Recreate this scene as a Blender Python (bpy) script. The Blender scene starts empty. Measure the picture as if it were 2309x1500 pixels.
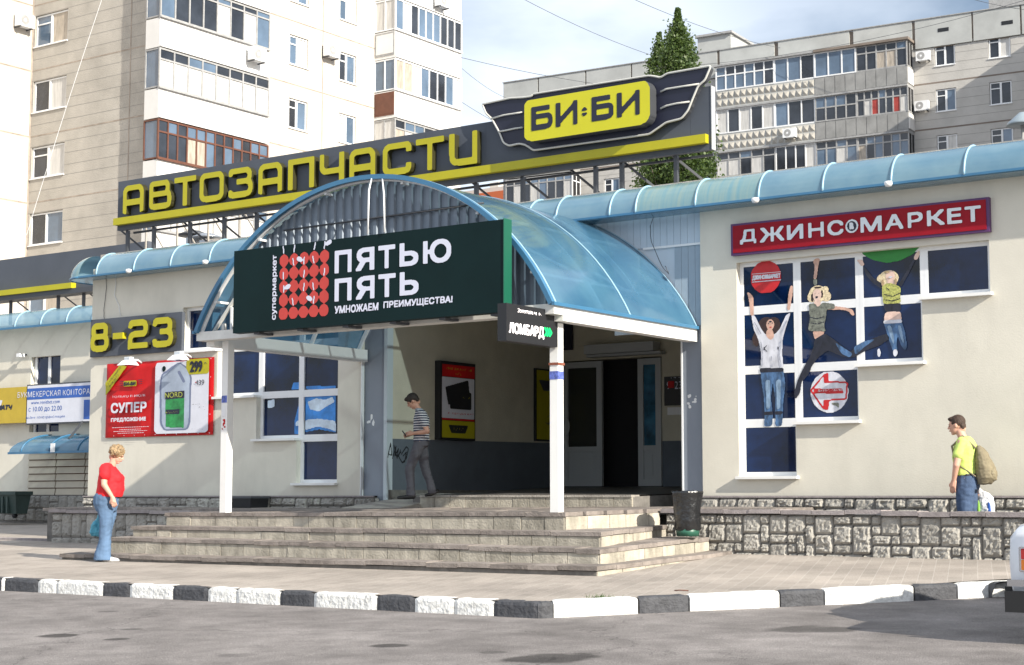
import bpy, math, random
import numpy as np
from math import radians, sin, cos, tan, pi, sqrt, atan2, hypot
from mathutils import Vector, Matrix, noise
random.seed(7)
S = bpy.context.scene
COL = S.collection
# ------------------------------------------------------------- camera
EYE = .9; FPX = 3700.; YAW = radians(35.3); PIT = radians(5.68)
cd = bpy.data.cameras.new('camera'); cam = bpy.data.objects.new('camera', cd); COL.objects.link(cam)
cam.location = (0, 0, EYE); cam.rotation_euler = (radians(90)+PIT, 0, YAW)
cd.sensor_width = 36; cd.lens = 36*FPX/2309; cd.clip_start = .1; cd.clip_end = 3000
S.camera = cam
# ------------------------------------------------------------- sky and sun
SUN_EL = math.atan(.524); SUN_DIR = Vector((-.970, .242, -.524)).normalized()   # direction the light travels
w = bpy.data.worlds.new('World'); S.world = w; w.use_nodes = True
nt = w.node_tree; nt.nodes.clear()
def N(nt, t, **k):
    n = nt.nodes.new(t)
    for a, v in k.items():
        if a == 'inp':
            for i, x in v.items(): n.inputs[i].default_value = x
        else: setattr(n, a, v)
    return n
sk = N(nt, 'ShaderNodeTexSky', sky_type='NISHITA'); sk.sun_disc = False
sk.sun_elevation = SUN_EL; sk.sun_rotation = atan2(.970, -.242); sk.air_density = 1.0; sk.dust_density = 1.2; sk.altitude = 100
tc = N(nt, 'ShaderNodeTexCoord')
mp = N(nt, 'ShaderNodeMapping'); mp.inputs['Scale'].default_value = (2.2, 2.2, 5.5); mp.inputs['Location'].default_value = (3.1, 1.3, .2)
no = N(nt, 'ShaderNodeTexNoise', inp={'Scale': 1.6, 'Detail': 8., 'Roughness': .52})
cr = N(nt, 'ShaderNodeMapRange', inp={'From Min': .36, 'From Max': .66, 'To Min': .34, 'To Max': .96}); cr.clamp = True
# clouds thin out towards the high right part of the sky
dot = N(nt, 'ShaderNodeVectorMath', operation='DOT_PRODUCT'); dot.inputs[1].default_value = (-.262, .883, .389)
dr = N(nt, 'ShaderNodeMapRange', inp={'From Min': .958, 'From Max': .999, 'To Min': 0., 'To Max': .78}); dr.clamp = True
sb = N(nt, 'ShaderNodeMath', operation='SUBTRACT'); sb.use_clamp = True
mx = N(nt, 'ShaderNodeMix', data_type='RGBA'); mx.inputs['B'].default_value = (10.6, 11.4, 12.6, 1)
bg = N(nt, 'ShaderNodeBackground'); bg.inputs['Strength'].default_value = .078
ow = N(nt, 'ShaderNodeOutputWorld')
L = nt.links.new
L(tc.outputs['Generated'], mp.inputs['Vector']); L(mp.outputs[0], no.inputs['Vector']); L(no.outputs['Fac'], cr.inputs['Value'])
L(tc.outputs['Generated'], dot.inputs[0]); L(dot.outputs['Value'], dr.inputs['Value'])
L(cr.outputs[0], sb.inputs[0]); L(dr.outputs[0], sb.inputs[1])
L(sb.outputs[0], mx.inputs['Factor']); L(sk.outputs[0], mx.inputs['A']); L(mx.outputs['Result'], bg.inputs['Color']); L(bg.outputs[0], ow.inputs[0])
sd = bpy.data.lights.new('sun', 'SUN'); sd.energy = 5.0; sd.angle = radians(.5); sd.color = (1, .93, .81)
sun = bpy.data.objects.new('sun', sd); COL.objects.link(sun); sun.rotation_euler = SUN_DIR.to_track_quat('-Z', 'Y').to_euler()
sun.location = (30, -8, 30)
vs = S.view_settings; vs.view_transform = 'Standard'; vs.look = 'None'; vs.gamma = 1; vs.exposure = .62
# ------------------------------------------------------------- picture measurements -> points on real planes
CF = Vector((-sin(YAW)*cos(PIT), cos(YAW)*cos(PIT), sin(PIT))); CR = Vector((cos(YAW), sin(YAW), 0)); CU = CR.cross(CF)
def ray(x, y): return CF + CR*((x-1154.5)/FPX) + CU*((750-y)/FPX)
def at(x, y, X=None, Y=None, Z=None):
    r = ray(x, y); t = X/r.x if X is not None else Y/r.y if Y is not None else (Z-EYE)/r.z
    return Vector((0, 0, EYE)) + r*t
def atp(x, y, p, n):
    r = ray(x, y); o = Vector((0, 0, EYE)); t = (p-o).dot(n)/r.dot(n); return o + r*t
# ------------------------------------------------------------- materials
MC = {}
def mat(name, col, rough=.7, metal=0., var=0., vs_=3., bump=0., bs=40., spec=.5, isl=0., stretch=None, emit=None, coat=0., trans=0., streak=0.):
    """procedural surface: base colour broken up by noise (var), per-stone tone (isl), noise bump"""
    if name in MC: return MC[name]
    m = bpy.data.materials.new(name); m.use_nodes = True; t = m.node_tree; b = t.nodes['Principled BSDF']
    b.inputs['Base Color'].default_value = (*col, 1); b.inputs['Roughness'].default_value = rough; b.inputs['Metallic'].default_value = metal
    b.inputs['Specular IOR Level'].default_value = spec; b.inputs['Coat Weight'].default_value = coat; b.inputs['Transmission Weight'].default_value = trans
    if emit: b.inputs['Emission Color'].default_value = (*emit[0], 1); b.inputs['Emission Strength'].default_value = emit[1]
    tcn = N(t, 'ShaderNodeTexCoord'); out = tcn.outputs['Object']
    if stretch:
        mm = N(t, 'ShaderNodeMapping'); mm.inputs['Scale'].default_value = stretch; t.links.new(out, mm.inputs[0]); out2 = mm.outputs[0]
    else: out2 = out
    if var or isl:
        h = N(t, 'ShaderNodeHueSaturation'); h.inputs['Color'].default_value = (*col, 1)
        val = N(t, 'ShaderNodeMath', operation='ADD'); val.inputs[0].default_value = 1; val.inputs[1].default_value = 0
        if var:
            n1 = N(t, 'ShaderNodeTexNoise', inp={'Scale': vs_, 'Detail': 6., 'Roughness': .62}); t.links.new(out2, n1.inputs['Vector'])
            r1 = N(t, 'ShaderNodeMapRange', inp={'From Min': .3, 'From Max': .7, 'To Min': 1-var, 'To Max': 1+var}); t.links.new(n1.outputs['Fac'], r1.inputs[0]); t.links.new(r1.outputs[0], val.inputs[0])
        if streak:
            ms_ = N(t, 'ShaderNodeMapping'); ms_.inputs['Scale'].default_value = (1.6, 1.6, .5); t.links.new(out, ms_.inputs[0]); n4 = N(t, 'ShaderNodeTexNoise', inp={'Scale': 1.3, 'Detail': 7., 'Roughness': .65}); t.links.new(ms_.outputs[0], n4.inputs['Vector'])
            r4 = N(t, 'ShaderNodeMapRange', inp={'From Min': .48, 'From Max': .78, 'To Min': 0., 'To Max': -streak}); t.links.new(n4.outputs['Fac'], r4.inputs[0]); t.links.new(r4.outputs[0], val.inputs[1])
        if isl:
            g = N(t, 'ShaderNodeNewGeometry'); r2 = N(t, 'ShaderNodeMapRange', inp={'To Min': -isl, 'To Max': isl}); t.links.new(g.outputs['Random Per Island'], r2.inputs[0]); t.links.new(r2.outputs[0], val.inputs[1])
        t.links.new(val.outputs[0], h.inputs['Value']); t.links.new(h.outputs[0], b.inputs['Base Color'])
    if bump:
        n2 = N(t, 'ShaderNodeTexNoise', inp={'Scale': bs, 'Detail': 4.}); t.links.new(out, n2.inputs['Vector'])
        bp = N(t, 'ShaderNodeBump', inp={'Strength': bump, 'Distance': .02}); t.links.new(n2.outputs['Fac'], bp.inputs['Height']); t.links.new(bp.outputs[0], b.inputs['Normal'])
    MC[name] = m; return m
# ------------------------------------------------------------- mesh builder
class MB:
    def __init__(s): s.v = []; s.f = []; s.m = []; s.mats = []; s.sm = []
    def mi(s, m):
        if m not in s.mats: s.mats.append(m)
        return s.mats.index(m)
    def face(s, pts, m, smooth=False):
        i = len(s.v); s.v += [tuple(p) for p in pts]; s.f.append(tuple(range(i, i+len(pts)))); s.m.append(s.mi(m)); s.sm.append(smooth)
    def mesh(s, V, F, m, smooth=False):
        i = len(s.v); s.v += [tuple(p) for p in V]; k = s.mi(m)
        for f in F: s.f.append(tuple(i+a for a in f)); s.m.append(k); s.sm.append(smooth)
    def box(s, a, b, m, skip=''):
        (x0, y0, z0), (x1, y1, z1) = [min(p, q) for p, q in zip(a, b)], [max(p, q) for p, q in zip(a, b)]
        V = [(x0,y0,z0),(x1,y0,z0),(x1,y1,z0),(x0,y1,z0),(x0,y0,z1),(x1,y0,z1),(x1,y1,z1),(x0,y1,z1)]
        s.mesh(V, [(3,2,1,0),(4,5,6,7),(0,1,5,4),(1,2,6,5),(2,3,7,6),(3,0,4,7)], m)
    def obox(s, fr, a, b, m):
        """box in a frame (o,u,v,n): coordinates a,b are (u,v,n)"""
        o, u, v, n = fr
        i0 = len(s.v); s.box(a, b, m)
        for k in range(i0, len(s.v)): x, y, z = s.v[k]; s.v[k] = tuple(o+u*x+v*y+n*z)
    def hexa(s, P, m):
        s.mesh(P, [(3,2,1,0),(4,5,6,7),(0,1,5,4),(1,2,6,5),(2,3,7,6),(3,0,4,7)], m)
    def bar(s, a, b, w, h, m, up=(0, 0, 1)):
        a, b = Vector(a), Vector(b); d = (b-a).normalized(); up = Vector(up)
        x = d.cross(up)
        if x.length < .01: x = d.cross(Vector((1, 0, 0)))
        x.normalize(); y = x.cross(d)
        P = [p + x*i*w/2 + y*j*h/2 for p in (a, b) for i, j in ((-1,-1),(1,-1),(1,1),(-1,1))]
        s.mesh(P, [(3,2,1,0),(4,5,6,7),(0,1,5,4),(1,2,6,5),(2,3,7,6),(3,0,4,7)], m)
    def tube(s, pts, r, m, n=8, cap=True, smooth=True):
        pts = [Vector(p) for p in pts]; V = []; F = []; rs = r if isinstance(r, (list, tuple)) else [r]*len(pts)
        ref = Vector((0, 0, 1))
        for i, p in enumerate(pts):
            d = (pts[min(i+1, len(pts)-1)]-pts[max(i-1, 0)]).normalized()
            if abs(d.dot(ref)) > .95: ref = Vector((1, 0, 0)) if abs(d.x) < .9 else Vector((0, 1, 0))
            x = d.cross(ref).normalized(); y = d.cross(x)
            for k in range(n): a = 2*pi*k/n; V.append(p + (x*cos(a)+y*sin(a))*rs[i])
        for i in range(len(pts)-1):
            for k in range(n): F.append((i*n+k, i*n+(k+1) % n, (i+1)*n+(k+1) % n, (i+1)*n+k))
        if cap: F.append(tuple(range(n-1, -1, -1))); F.append(tuple(range((len(pts)-1)*n, len(pts)*n)))
        s.mesh(V, F, m, smooth)
    def lathe(s, o, prof, m, n=20, axis='z', smooth=True):
        V = []; F = []; o = Vector(o)
        for r, h in prof:
            for k in range(n):
                a = 2*pi*k/n; c, d = r*cos(a), r*sin(a)
                V.append(o + (Vector((c, d, h)) if axis == 'z' else Vector((c, h, d)) if axis == 'y' else Vector((h, c, d))))
        for i in range(len(prof)-1):
            for k in range(n): F.append((i*n+k, i*n+(k+1) % n, (i+1)*n+(k+1) % n, (i+1)*n+k))
        s.mesh(V, F, m, smooth)
    def build(s, name, parent=None, **tags):
        me = bpy.data.meshes.new(name); me.from_pydata(s.v, [], s.f)
        for m in s.mats: me.materials.append(m)
        me.polygons.foreach_set('material_index', s.m); me.polygons.foreach_set('use_smooth', s.sm); me.update()
        ob = bpy.data.objects.new(name, me); COL.objects.link(ob)
        if parent: adopt(ob, parent)
        for k, v in tags.items(): ob[k] = v
        return ob
def mworld(o):
    m = Matrix.LocRotScale(o.location, o.rotation_euler, o.scale)
    return mworld(o.parent) @ o.matrix_parent_inverse @ m if o.parent else m
def adopt(ob, parent): ob.parent = parent; ob.matrix_parent_inverse = mworld(parent).inverted()
def thing(name, loc, label, category, group=None, kind=None):
    o = bpy.data.objects.new(name, None); COL.objects.link(o); o.location = loc; o.empty_display_size = .2
    o['label'] = label; o['category'] = category
    if group: o['group'] = group
    if kind: o['kind'] = kind
    return o
def tags(label, category, group=None):
    d = {'label': label, 'category': category}
    if group: d['group'] = group
    return d
def dup(root, loc, rz=None, label=None):
    r = root.copy(); COL.objects.link(r); r.location = loc
    if rz is not None: r.rotation_euler = (0, 0, rz)
    if label: r['label'] = label
    for ch in list(root.children):
        c = ch.copy(); COL.objects.link(c); c.parent = r
        for g in ch.children: d = g.copy(); COL.objects.link(d); d.parent = c
    return r
# ------------------------------------------------------------- flat art: shapes are rastered, then contoured to clean single-layer meshes
def blur(a):
    p = np.pad(a, 1); a = (p[:-2]+2*p[1:-1]+p[2:])/4
    return (a[:, :-2]+2*a[:, 1:-1]+a[:, 2:])/4
class Ras:
    def __init__(s, x0, z0, x1, z1, res):
        s.res = res; s.x0 = x0-2/res; s.z0 = z0-2/res; s.nx = int((x1-x0)*res)+6; s.nz = int((z1-z0)*res)+6
        s.a = np.zeros((s.nz, s.nx)); s.X, s.Z = np.meshgrid(s.x0+np.arange(s.nx)/res, s.z0+np.arange(s.nz)/res)
    def put(s, mask, v=1): s.a[mask] = v; return s
    def poly(s, P, v=1):
        m = np.zeros(s.a.shape, bool); n = len(P)
        for i in range(n):
            (xa, za), (xb, zb) = P[i], P[(i+1) % n]
            if za == zb: continue
            c = ((za > s.Z) != (zb > s.Z)) & (s.X < (xb-xa)*(s.Z-za)/(zb-za)+xa); m ^= c
        return s.put(m, v)
    def seg(s, a, b, w, v=1, rnd=True, ext=0):
        d = (b[0]-a[0], b[1]-a[1]); l = hypot(*d)
        if l < 1e-5: return s
        d = (d[0]/l, d[1]/l)
        t = (s.X-a[0])*d[0]+(s.Z-a[1])*d[1]; q = -(s.X-a[0])*d[1]+(s.Z-a[1])*d[0]
        if rnd: tt = np.clip(t, 0, l); return s.put(hyp(t-tt, q) <= w/2, v)
        return s.put((abs(q) <= w/2) & (t >= -ext) & (t <= l+ext), v)
    def stroke(s, P, w, v=1, rnd=False):
        for i in range(len(P)-1):
            s.seg(P[i], P[i+1], w, v, rnd)
            if i: s.put(hyp(s.X-P[i][0], s.Z-P[i][1]) <= w/2, v)
        return s
    def disc(s, x, z, r, rz=None, v=1, rot=0):
        rz = rz or r; c, n = cos(rot), sin(rot); dx, dz = s.X-x, s.Z-z
        return s.put(((dx*c+dz*n)/r)**2+((-dx*n+dz*c)/rz)**2 <= 1, v)
    def rrect(s, x0, z0, x1, z1, r, v=1):
        dx = np.maximum(np.maximum(x0+r-s.X, s.X-x1+r), 0); dz = np.maximum(np.maximum(z0+r-s.Z, s.Z-z1+r), 0)
        return s.put(hyp(dx, dz) <= r, v)
    def wind(s, loops):   # non-zero winding fill of closed outlines
        W = np.zeros(s.a.shape)
        for P in loops:
            for (xa, za), (xb, zb) in zip(P, P[1:]+P[:1]):
                if za == zb: continue
                lo, hi = min(za, zb), max(za, zb); j0 = max(int((lo-s.z0)*s.res), 0); j1 = min(int((hi-s.z0)*s.res)+2, s.nz)
                if j1 <= j0: continue
                Z = s.Z[j0:j1]; X = s.X[j0:j1]; m = (Z >= lo) & (Z < hi) & (X < (xb-xa)*(Z-za)/(zb-za)+xa); W[j0:j1][m] += 1 if zb > za else -1
        s.a[W != 0] = 1
    def text(s, body, x0, z0, x1, z1, bold=0, slant=0, rot=False):
        """fit the words into the box; bold in fractions of the box height"""
        T = glyphs(body); P = [p for t in T for p in t]
        ax0, ax1 = min(p[0] for p in P), max(p[0] for p in P); az0, az1 = min(p[1] for p in P), max(p[1] for p in P)
        b = bold*(z1-z0) if not rot else bold*(x1-x0)
        def f(p):
            u, v = (p[0]-ax0)/(ax1-ax0), (p[1]-az0)/(az1-az0)
            if rot: return (x0+b+(1-v)*(x1-x0-2*b), z0+b+u*(z1-z0-2*b))
            return (x0+b+u*(x1-x0-2*b)+slant*(v-.5)*(z1-z0), z0+b+v*(z1-z0-2*b))
        old = s.a; s.a = np.zeros(old.shape); s.wind([[f(p) for p in t] for t in T])
        r = b*s.res; k = int(r+.5)
        if k:
            src = s.a; acc = src.copy()
            for dj in range(-k, k+1):
                for di in range(-k, k+1):
                    if (di or dj) and max(abs(di), abs(dj)) <= r+.3: acc = np.maximum(acc, np.roll(np.roll(src, dj, 0), di, 1))
            s.a = acc
        s.a = np.maximum(s.a, old); return s
    def emit(s, mb, fr, n, m, th=0, mside=None):
        """contour at .5 into mb; frame fr=(o,u,v,n) and n = height over the frame plane, th = thickness below n"""
        o, U, V, NN = fr; a = blur(s.a); a[0] = a[-1] = 0; a[:, 0] = a[:, -1] = 0
        base = o + NN*n; nz, nx = a.shape; h = 1/s.res; ins = a > .5
        P = lambda i, j: (s.x0+i*h, s.z0+j*h)
        w3 = lambda p: base+U*p[0]+V*p[1]
        full = ins[:-1, :-1] & ins[1:, :-1] & ins[:-1, 1:] & ins[1:, 1:]; anyi = ins[:-1, :-1] | ins[1:, :-1] | ins[:-1, 1:] | ins[1:, 1:]
        for j in range(nz-1):
            row = full[j]
            if not anyi[j].any(): continue
            i = 0
            while i < nx-1:
                if row[i]:
                    k = i
                    while k < nx-1 and row[k]: k += 1
                    mb.face([w3(P(i, j)), w3(P(k, j)), w3(P(k, j+1)), w3(P(i, j+1))], m); i = k
                else: i += 1
            for i in np.nonzero(anyi[j] & ~row)[0]:
                c = [(i, j), (i+1, j), (i+1, j+1), (i, j+1)]; out = []; cut = []
                for q in range(4):
                    A, B = c[q], c[(q+1) % 4]; va, vb = a[A[1], A[0]], a[B[1], B[0]]
                    if va > .5: out.append(P(*A))
                    if (va > .5) != (vb > .5):
                        t = (.5-va)/(vb-va); pa, pb = P(*A), P(*B); x = (pa[0]+(pb[0]-pa[0])*t, pa[1]+(pb[1]-pa[1])*t); out.append(x); cut.append((x, va > .5))
                if len(out) > 2: mb.face([w3(x) for x in out], m)
                if th and len(cut) >= 2:
                    for q in range(0, len(cut)-1, 2):
                        (pa, fa), (pb, fb) = cut[q], cut[q+1]
                        if not fa: pa, pb = pb, pa
                        mb.face([w3(pb), w3(pa), w3(pa)-NN*th, w3(pb)-NN*th], mside or m)
def hyp(a, b): return np.sqrt(a*a+b*b)
GC = {}
def glyphs(body):
    if body in GC: return GC[body]
    cu = bpy.data.curves.new('t', 'FONT'); cu.body = body; cu.size = 1; cu.resolution_u = 6
    cu.fill_mode = 'NONE'; ob = bpy.data.objects.new('t', cu); me = ob.to_mesh(); nb = {}
    for e in me.edges: i, j = e.vertices; nb.setdefault(i, []).append(j); nb.setdefault(j, []).append(i)
    T = []; seen = set()
    for e in me.edges:   # walk every closed outline in the direction the font gives it
        st_ = e.vertices[0]
        if st_ in seen: continue
        loop = [st_]; seen.add(st_); cur = e.vertices[1]
        while cur not in seen:
            loop.append(cur); seen.add(cur); nx = [k for k in nb[cur] if k not in seen]
            if not nx: break
            cur = nx[0]
        T.append([(me.vertices[k].co.x, me.vertices[k].co.y) for k in loop])
    ob.to_mesh_clear(); bpy.data.objects.remove(ob); bpy.data.curves.remove(cu); GC[body] = T; return T
def fillet(P, r, closed=False, n=6):
    out = []; k = len(P)
    for i in range(k):
        if not closed and i in (0, k-1): out.append(P[i]); continue
        a, b, c = Vector(P[i-1]), Vector(P[i]), Vector(P[(i+1) % k]); d1 = a-b; d2 = c-b
        rr = min(r, d1.length*.5, d2.length*.5); p = b+d1.normalized()*rr; q = b+d2.normalized()*rr
        for t in range(n+1): t /= n; out.append(tuple(p*(1-t)**2+b*2*t*(1-t)+q*t*t))
    if closed: out.append(out[0])
    return out
G = {  # square, round-cornered signwriter's letters: (points, corner radius, closed); unit box is the stroke centre line
 'А': [([(0,0),(0,1),(1,1),(1,0)], .28, 0), ([(0,.36),(1,.36)], 0, 0)],
 'В': [([(.5,.54),(.9,.54),(.9,1),(0,1),(0,0),(1,0),(1,.54),(.5,.54)], .16, 0), ([(0,.54),(.6,.54)], 0, 0)],
 'Т': [([(0,1),(1,1)], 0, 0), ([(.5,1),(.5,0)], 0, 0)],
 'О': [([(0,0),(0,1),(1,1),(1,0)], .26, 1)],
 'З': [([(0,.8),(0,1),(.95,1),(.95,.53),(.3,.53)], .25, 0), ([(.3,.53),(1,.53),(1,0),(0,0),(0,.2)], .25, 0)],
 'П': [([(0,0),(0,1),(1,1),(1,0)], .0, 0)],
 'Ч': [([(0,1),(0,.4),(1,.4)], .25, 0), ([(1,1),(1,0)], 0, 0)],
 'С': [([(1,.72),(1,1),(0,1),(0,0),(1,0),(1,.28)], .28, 0)],
 'U': [([(0,1),(0,0),(1,0)], .28, 0), ([(1,1),(1,0)], 0, 0)],
 'И': [([(0,1),(0,0)], 0, 0), ([(0,.06),(1,.94)], 0, 0), ([(1,1),(1,0)], 0, 0)],
 'Б': [([(.95,1),(0,1),(0,0)], 0, 0), ([(0,0),(1,0),(1,.58),(0,.58)], .22, 0)],
 '8': [([(.06,.53),(.06,1),(.94,1),(.94,.53)], .2, 1), ([(0,0),(0,.53),(1,.53),(1,0)], .24, 1)],
 '2': [([(0,.8),(0,1),(1,1),(1,.5),(0,.5),(0,0)], .24, 0), ([(0,0),(1,0)], 0, 0)],
 '3': [([(0,.8),(0,1),(.95,1),(.95,.53),(.3,.53)], .25, 0), ([(.3,.53),(1,.53),(1,0),(0,0),(0,.2)], .25, 0)],
 '-': [([(0,.5),(1,.5)], 0, 0)],
}
def glyph(ch, x0, z0, x1, z1, sw, res):
    r = Ras(x0, z0, x1, z1, res); h = sw/2; sx, sz = x1-x0-sw, z1-z0-sw
    for P, rad, closed in G[ch]:
        Q = [(x0+h+p[0]*sx, z0+h+p[1]*sz) for p in P]
        # run free ends out to the letter box
        if not closed:
            for e, f in ((0, 1), (-1, -2)):
                d = Vector(Q[e])-Vector(Q[f]); p = P[e]
                if abs(d.x) < 1e-6 and p[1] in (0, 1) and p[0] not in (.5,): Q[e] = (Q[e][0], Q[e][1]+(h if d.y > 0 else -h))
                if abs(d.y) < 1e-6 and p[0] in (0, 1) and ch in 'Т-Б2С': Q[e] = (Q[e][0]+(h if d.x > 0 else -h), Q[e][1])
            if ch == 'Т' and P[0][0] == .5: Q[-1] = (Q[-1][0], z0)
        if rad: Q = fillet(Q, rad*min(sx, sz), closed)
        elif closed: Q.append(Q[0])
        if rad: r.stroke(Q, sw)
        else:
            for a, b in zip(Q, Q[1:]): r.seg(a, b, sw, rnd=False, ext=0)
            for q in Q[1:-1]: r.put((abs(r.X-q[0]) <= h) & (abs(r.Z-q[1]) <= h))
    r.a[(r.Z > z1) | (r.Z < z0) | (r.X > x1) | (r.X < x0)] = 0
    return r
def fy(Y): return (Vector((0, Y, 0)), Vector((1, 0, 0)), Vector((0, 0, 1)), Vector((0, -1, 0)))       # art on a wall facing -Y: (x, z)
def fx(X): return (Vector((X, 0, 0)), Vector((0, 1, 0)), Vector((0, 0, 1)), Vector((1, 0, 0)))        # art on a wall facing +X: (y, z)
# ============================================================= materials of the place
M = {}
M['plaster'] = mat('plaster', (.67, .64, .555), .9, var=.08, vs_=.9, bump=.10, bs=45, streak=.10, spec=.2)
M['plaster2'] = mat('plaster_yellow', (.55, .52, .42), .9, var=.10, vs_=1.5, bump=.2, bs=50, spec=.2)
M['dado'] = mat('grey_dado_paint', (.115, .135, .16), .65, var=.12, vs_=2, bump=.1, spec=.3)
M['pier'] = mat('grey_pier_panel', (.23, .26, .31), .45, var=.06, vs_=1.5, spec=.5)
M['siding'] = mat('pale_blue_siding', (.50, .58, .66), .6, var=.06, vs_=2)
M['white'] = mat('white_paint', (.80, .80, .78), .5, var=.03, vs_=3)
M['pvc'] = mat('white_window_frame', (.78, .79, .80), .4, var=.03, vs_=4)
M['conc'] = mat('pale_concrete', (.40, .37, .33), .9, var=.16, vs_=5, bump=.4, bs=60, isl=.10, spec=.2)
M['slab'] = mat('step_slab', (.25, .22, .20), .9, var=.28, vs_=6, bump=.6, bs=50, isl=.18, spec=.2)
M['riser'] = mat('step_riser_block', (.40, .37, .31), .92, var=.36, vs_=5, bump=.6, bs=40, isl=.16, spec=.15, stretch=(1, 1, .5))
M['cap'] = mat('parapet_cap', (.30, .27, .27), .9, var=.2, vs_=9, bump=.4, bs=60, isl=.12, spec=.2)
M['stone'] = mat('rough_stone', (.335, .322, .295), .85, var=.16, vs_=9, bump=.8, bs=38, isl=.13, spec=.3)
M['joint'] = mat('dark_mortar', (.16, .15, .138), .95, var=.3, vs_=8)
M['metal_dark'] = mat('dark_metal', (.07, .075, .085), .5, .3)
M['sheetm'] = mat('grey_corrugated_sheet', (.17, .205, .25), .45, .25, var=.1, vs_=2)
M['blue_trim'] = mat('blue_trim', (.045, .16, .29), .35, var=.08)
M['blue_rib'] = mat('pale_blue_rib', (.30, .48, .60), .35, var=.05)
M['glass'] = mat('navy_window_glass', (.003, .013, .055), .03, spec=.4, var=.95, vs_=.9)
M['black'] = mat('black_plastic', (.012, .013, .016), .5)
M['dark_room'] = mat('dark_interior', (.012, .012, .014), .9)
M['yellow'] = mat('yellow_letter', (.43, .39, .006), .5, var=.05, vs_=3)
M['yellow_panel'] = mat('yellow_panel', (.58, .54, .01), .4, var=.03)
M['sign_grey'] = mat('sign_grey', (.085, .096, .118), .55, spec=.2, var=.08, vs_=1.2)
M['navy'] = mat('navy_letter', (.010, .012, .03), .45)
M['ltr_side'] = mat('letter_return', (.035, .033, .01), .5)
M['green_dark'] = mat('dark_green_sign', (.003, .015, .016), .55, spec=.15, var=.12, vs_=2)
M['green'] = mat('green_sign_side', (.008, .10, .058), .4)
M['lilac'] = mat('pale_lilac_print', (.62, .64, .76), .5)
M['red_print'] = mat('red_print', (.50, .045, .035), .5, var=.06, vs_=6)
M['red'] = mat('red_sign', (.28, .006, .016), .5, spec=.2, var=.1, vs_=2)
M['dk_red'] = mat('poster_red', (.52, .010, .012), .5, spec=.25, var=.25, vs_=1.6)
def poly_mat(name, col, dirt, streak=0.):
    """tinted twin-wall plastic: part of the light goes straight through, part is scattered, the skin shines"""
    m = bpy.data.materials.new(name); m.use_nodes = True; t = m.node_tree; b = t.nodes['Principled BSDF']; o = t.nodes['Material Output']
    tcn = N(t, 'ShaderNodeTexCoord'); mm = N(t, 'ShaderNodeMapping'); mm.inputs['Scale'].default_value = (9 if streak else 1.3, 1.3, .5 if streak else 1.3); t.links.new(tcn.outputs['Object'], mm.inputs[0])
    n = N(t, 'ShaderNodeTexNoise', inp={'Scale': 1.6, 'Detail': 6.}); t.links.new(mm.outputs[0], n.inputs['Vector'])
    r = N(t, 'ShaderNodeMapRange', inp={'From Min': .35, 'From Max': .7}); t.links.new(n.outputs['Fac'], r.inputs[0])
    x = N(t, 'ShaderNodeMix', data_type='RGBA'); x.inputs['A'].default_value = (*col, 1); x.inputs['B'].default_value = (*dirt, 1); t.links.new(r.outputs[0], x.inputs['Factor'])
    t.links.new(x.outputs['Result'], b.inputs['Base Color']); b.inputs['Roughness'].default_value = .16; b.inputs['Specular IOR Level'].default_value = .6; b.inputs['Coat Weight'].default_value = .4; b.inputs['Coat Roughness'].default_value = .08
    tl = N(t, 'ShaderNodeBsdfTranslucent'); t.links.new(x.outputs['Result'], tl.inputs['Color'])
    tr = N(t, 'ShaderNodeBsdfTransparent'); tr.inputs['Color'].default_value = (.6, .78, .88, 1)
    a1 = N(t, 'ShaderNodeMixShader'); a1.inputs[0].default_value = .10; t.links.new(b.outputs[0], a1.inputs[1]); t.links.new(tl.outputs[0], a1.inputs[2])
    a2 = N(t, 'ShaderNodeMixShader'); a2.inputs[0].default_value = .2; t.links.new(a1.outputs[0], a2.inputs[1]); t.links.new(tr.outputs[0], a2.inputs[2])
    t.links.new(a2.outputs[0], o.inputs['Surface']); return m
M['poly'] = poly_mat('blue_polycarbonate', (.15, .29, .40), (.23, .38, .46))
M['poly_old'] = poly_mat('weathered_polycarbonate', (.30, .42, .40), (.17, .36, .44), 1)
M['poly_deep'] = poly_mat('canopy_polycarbonate', (.05, .155, .27), (.08, .21, .32))
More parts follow.
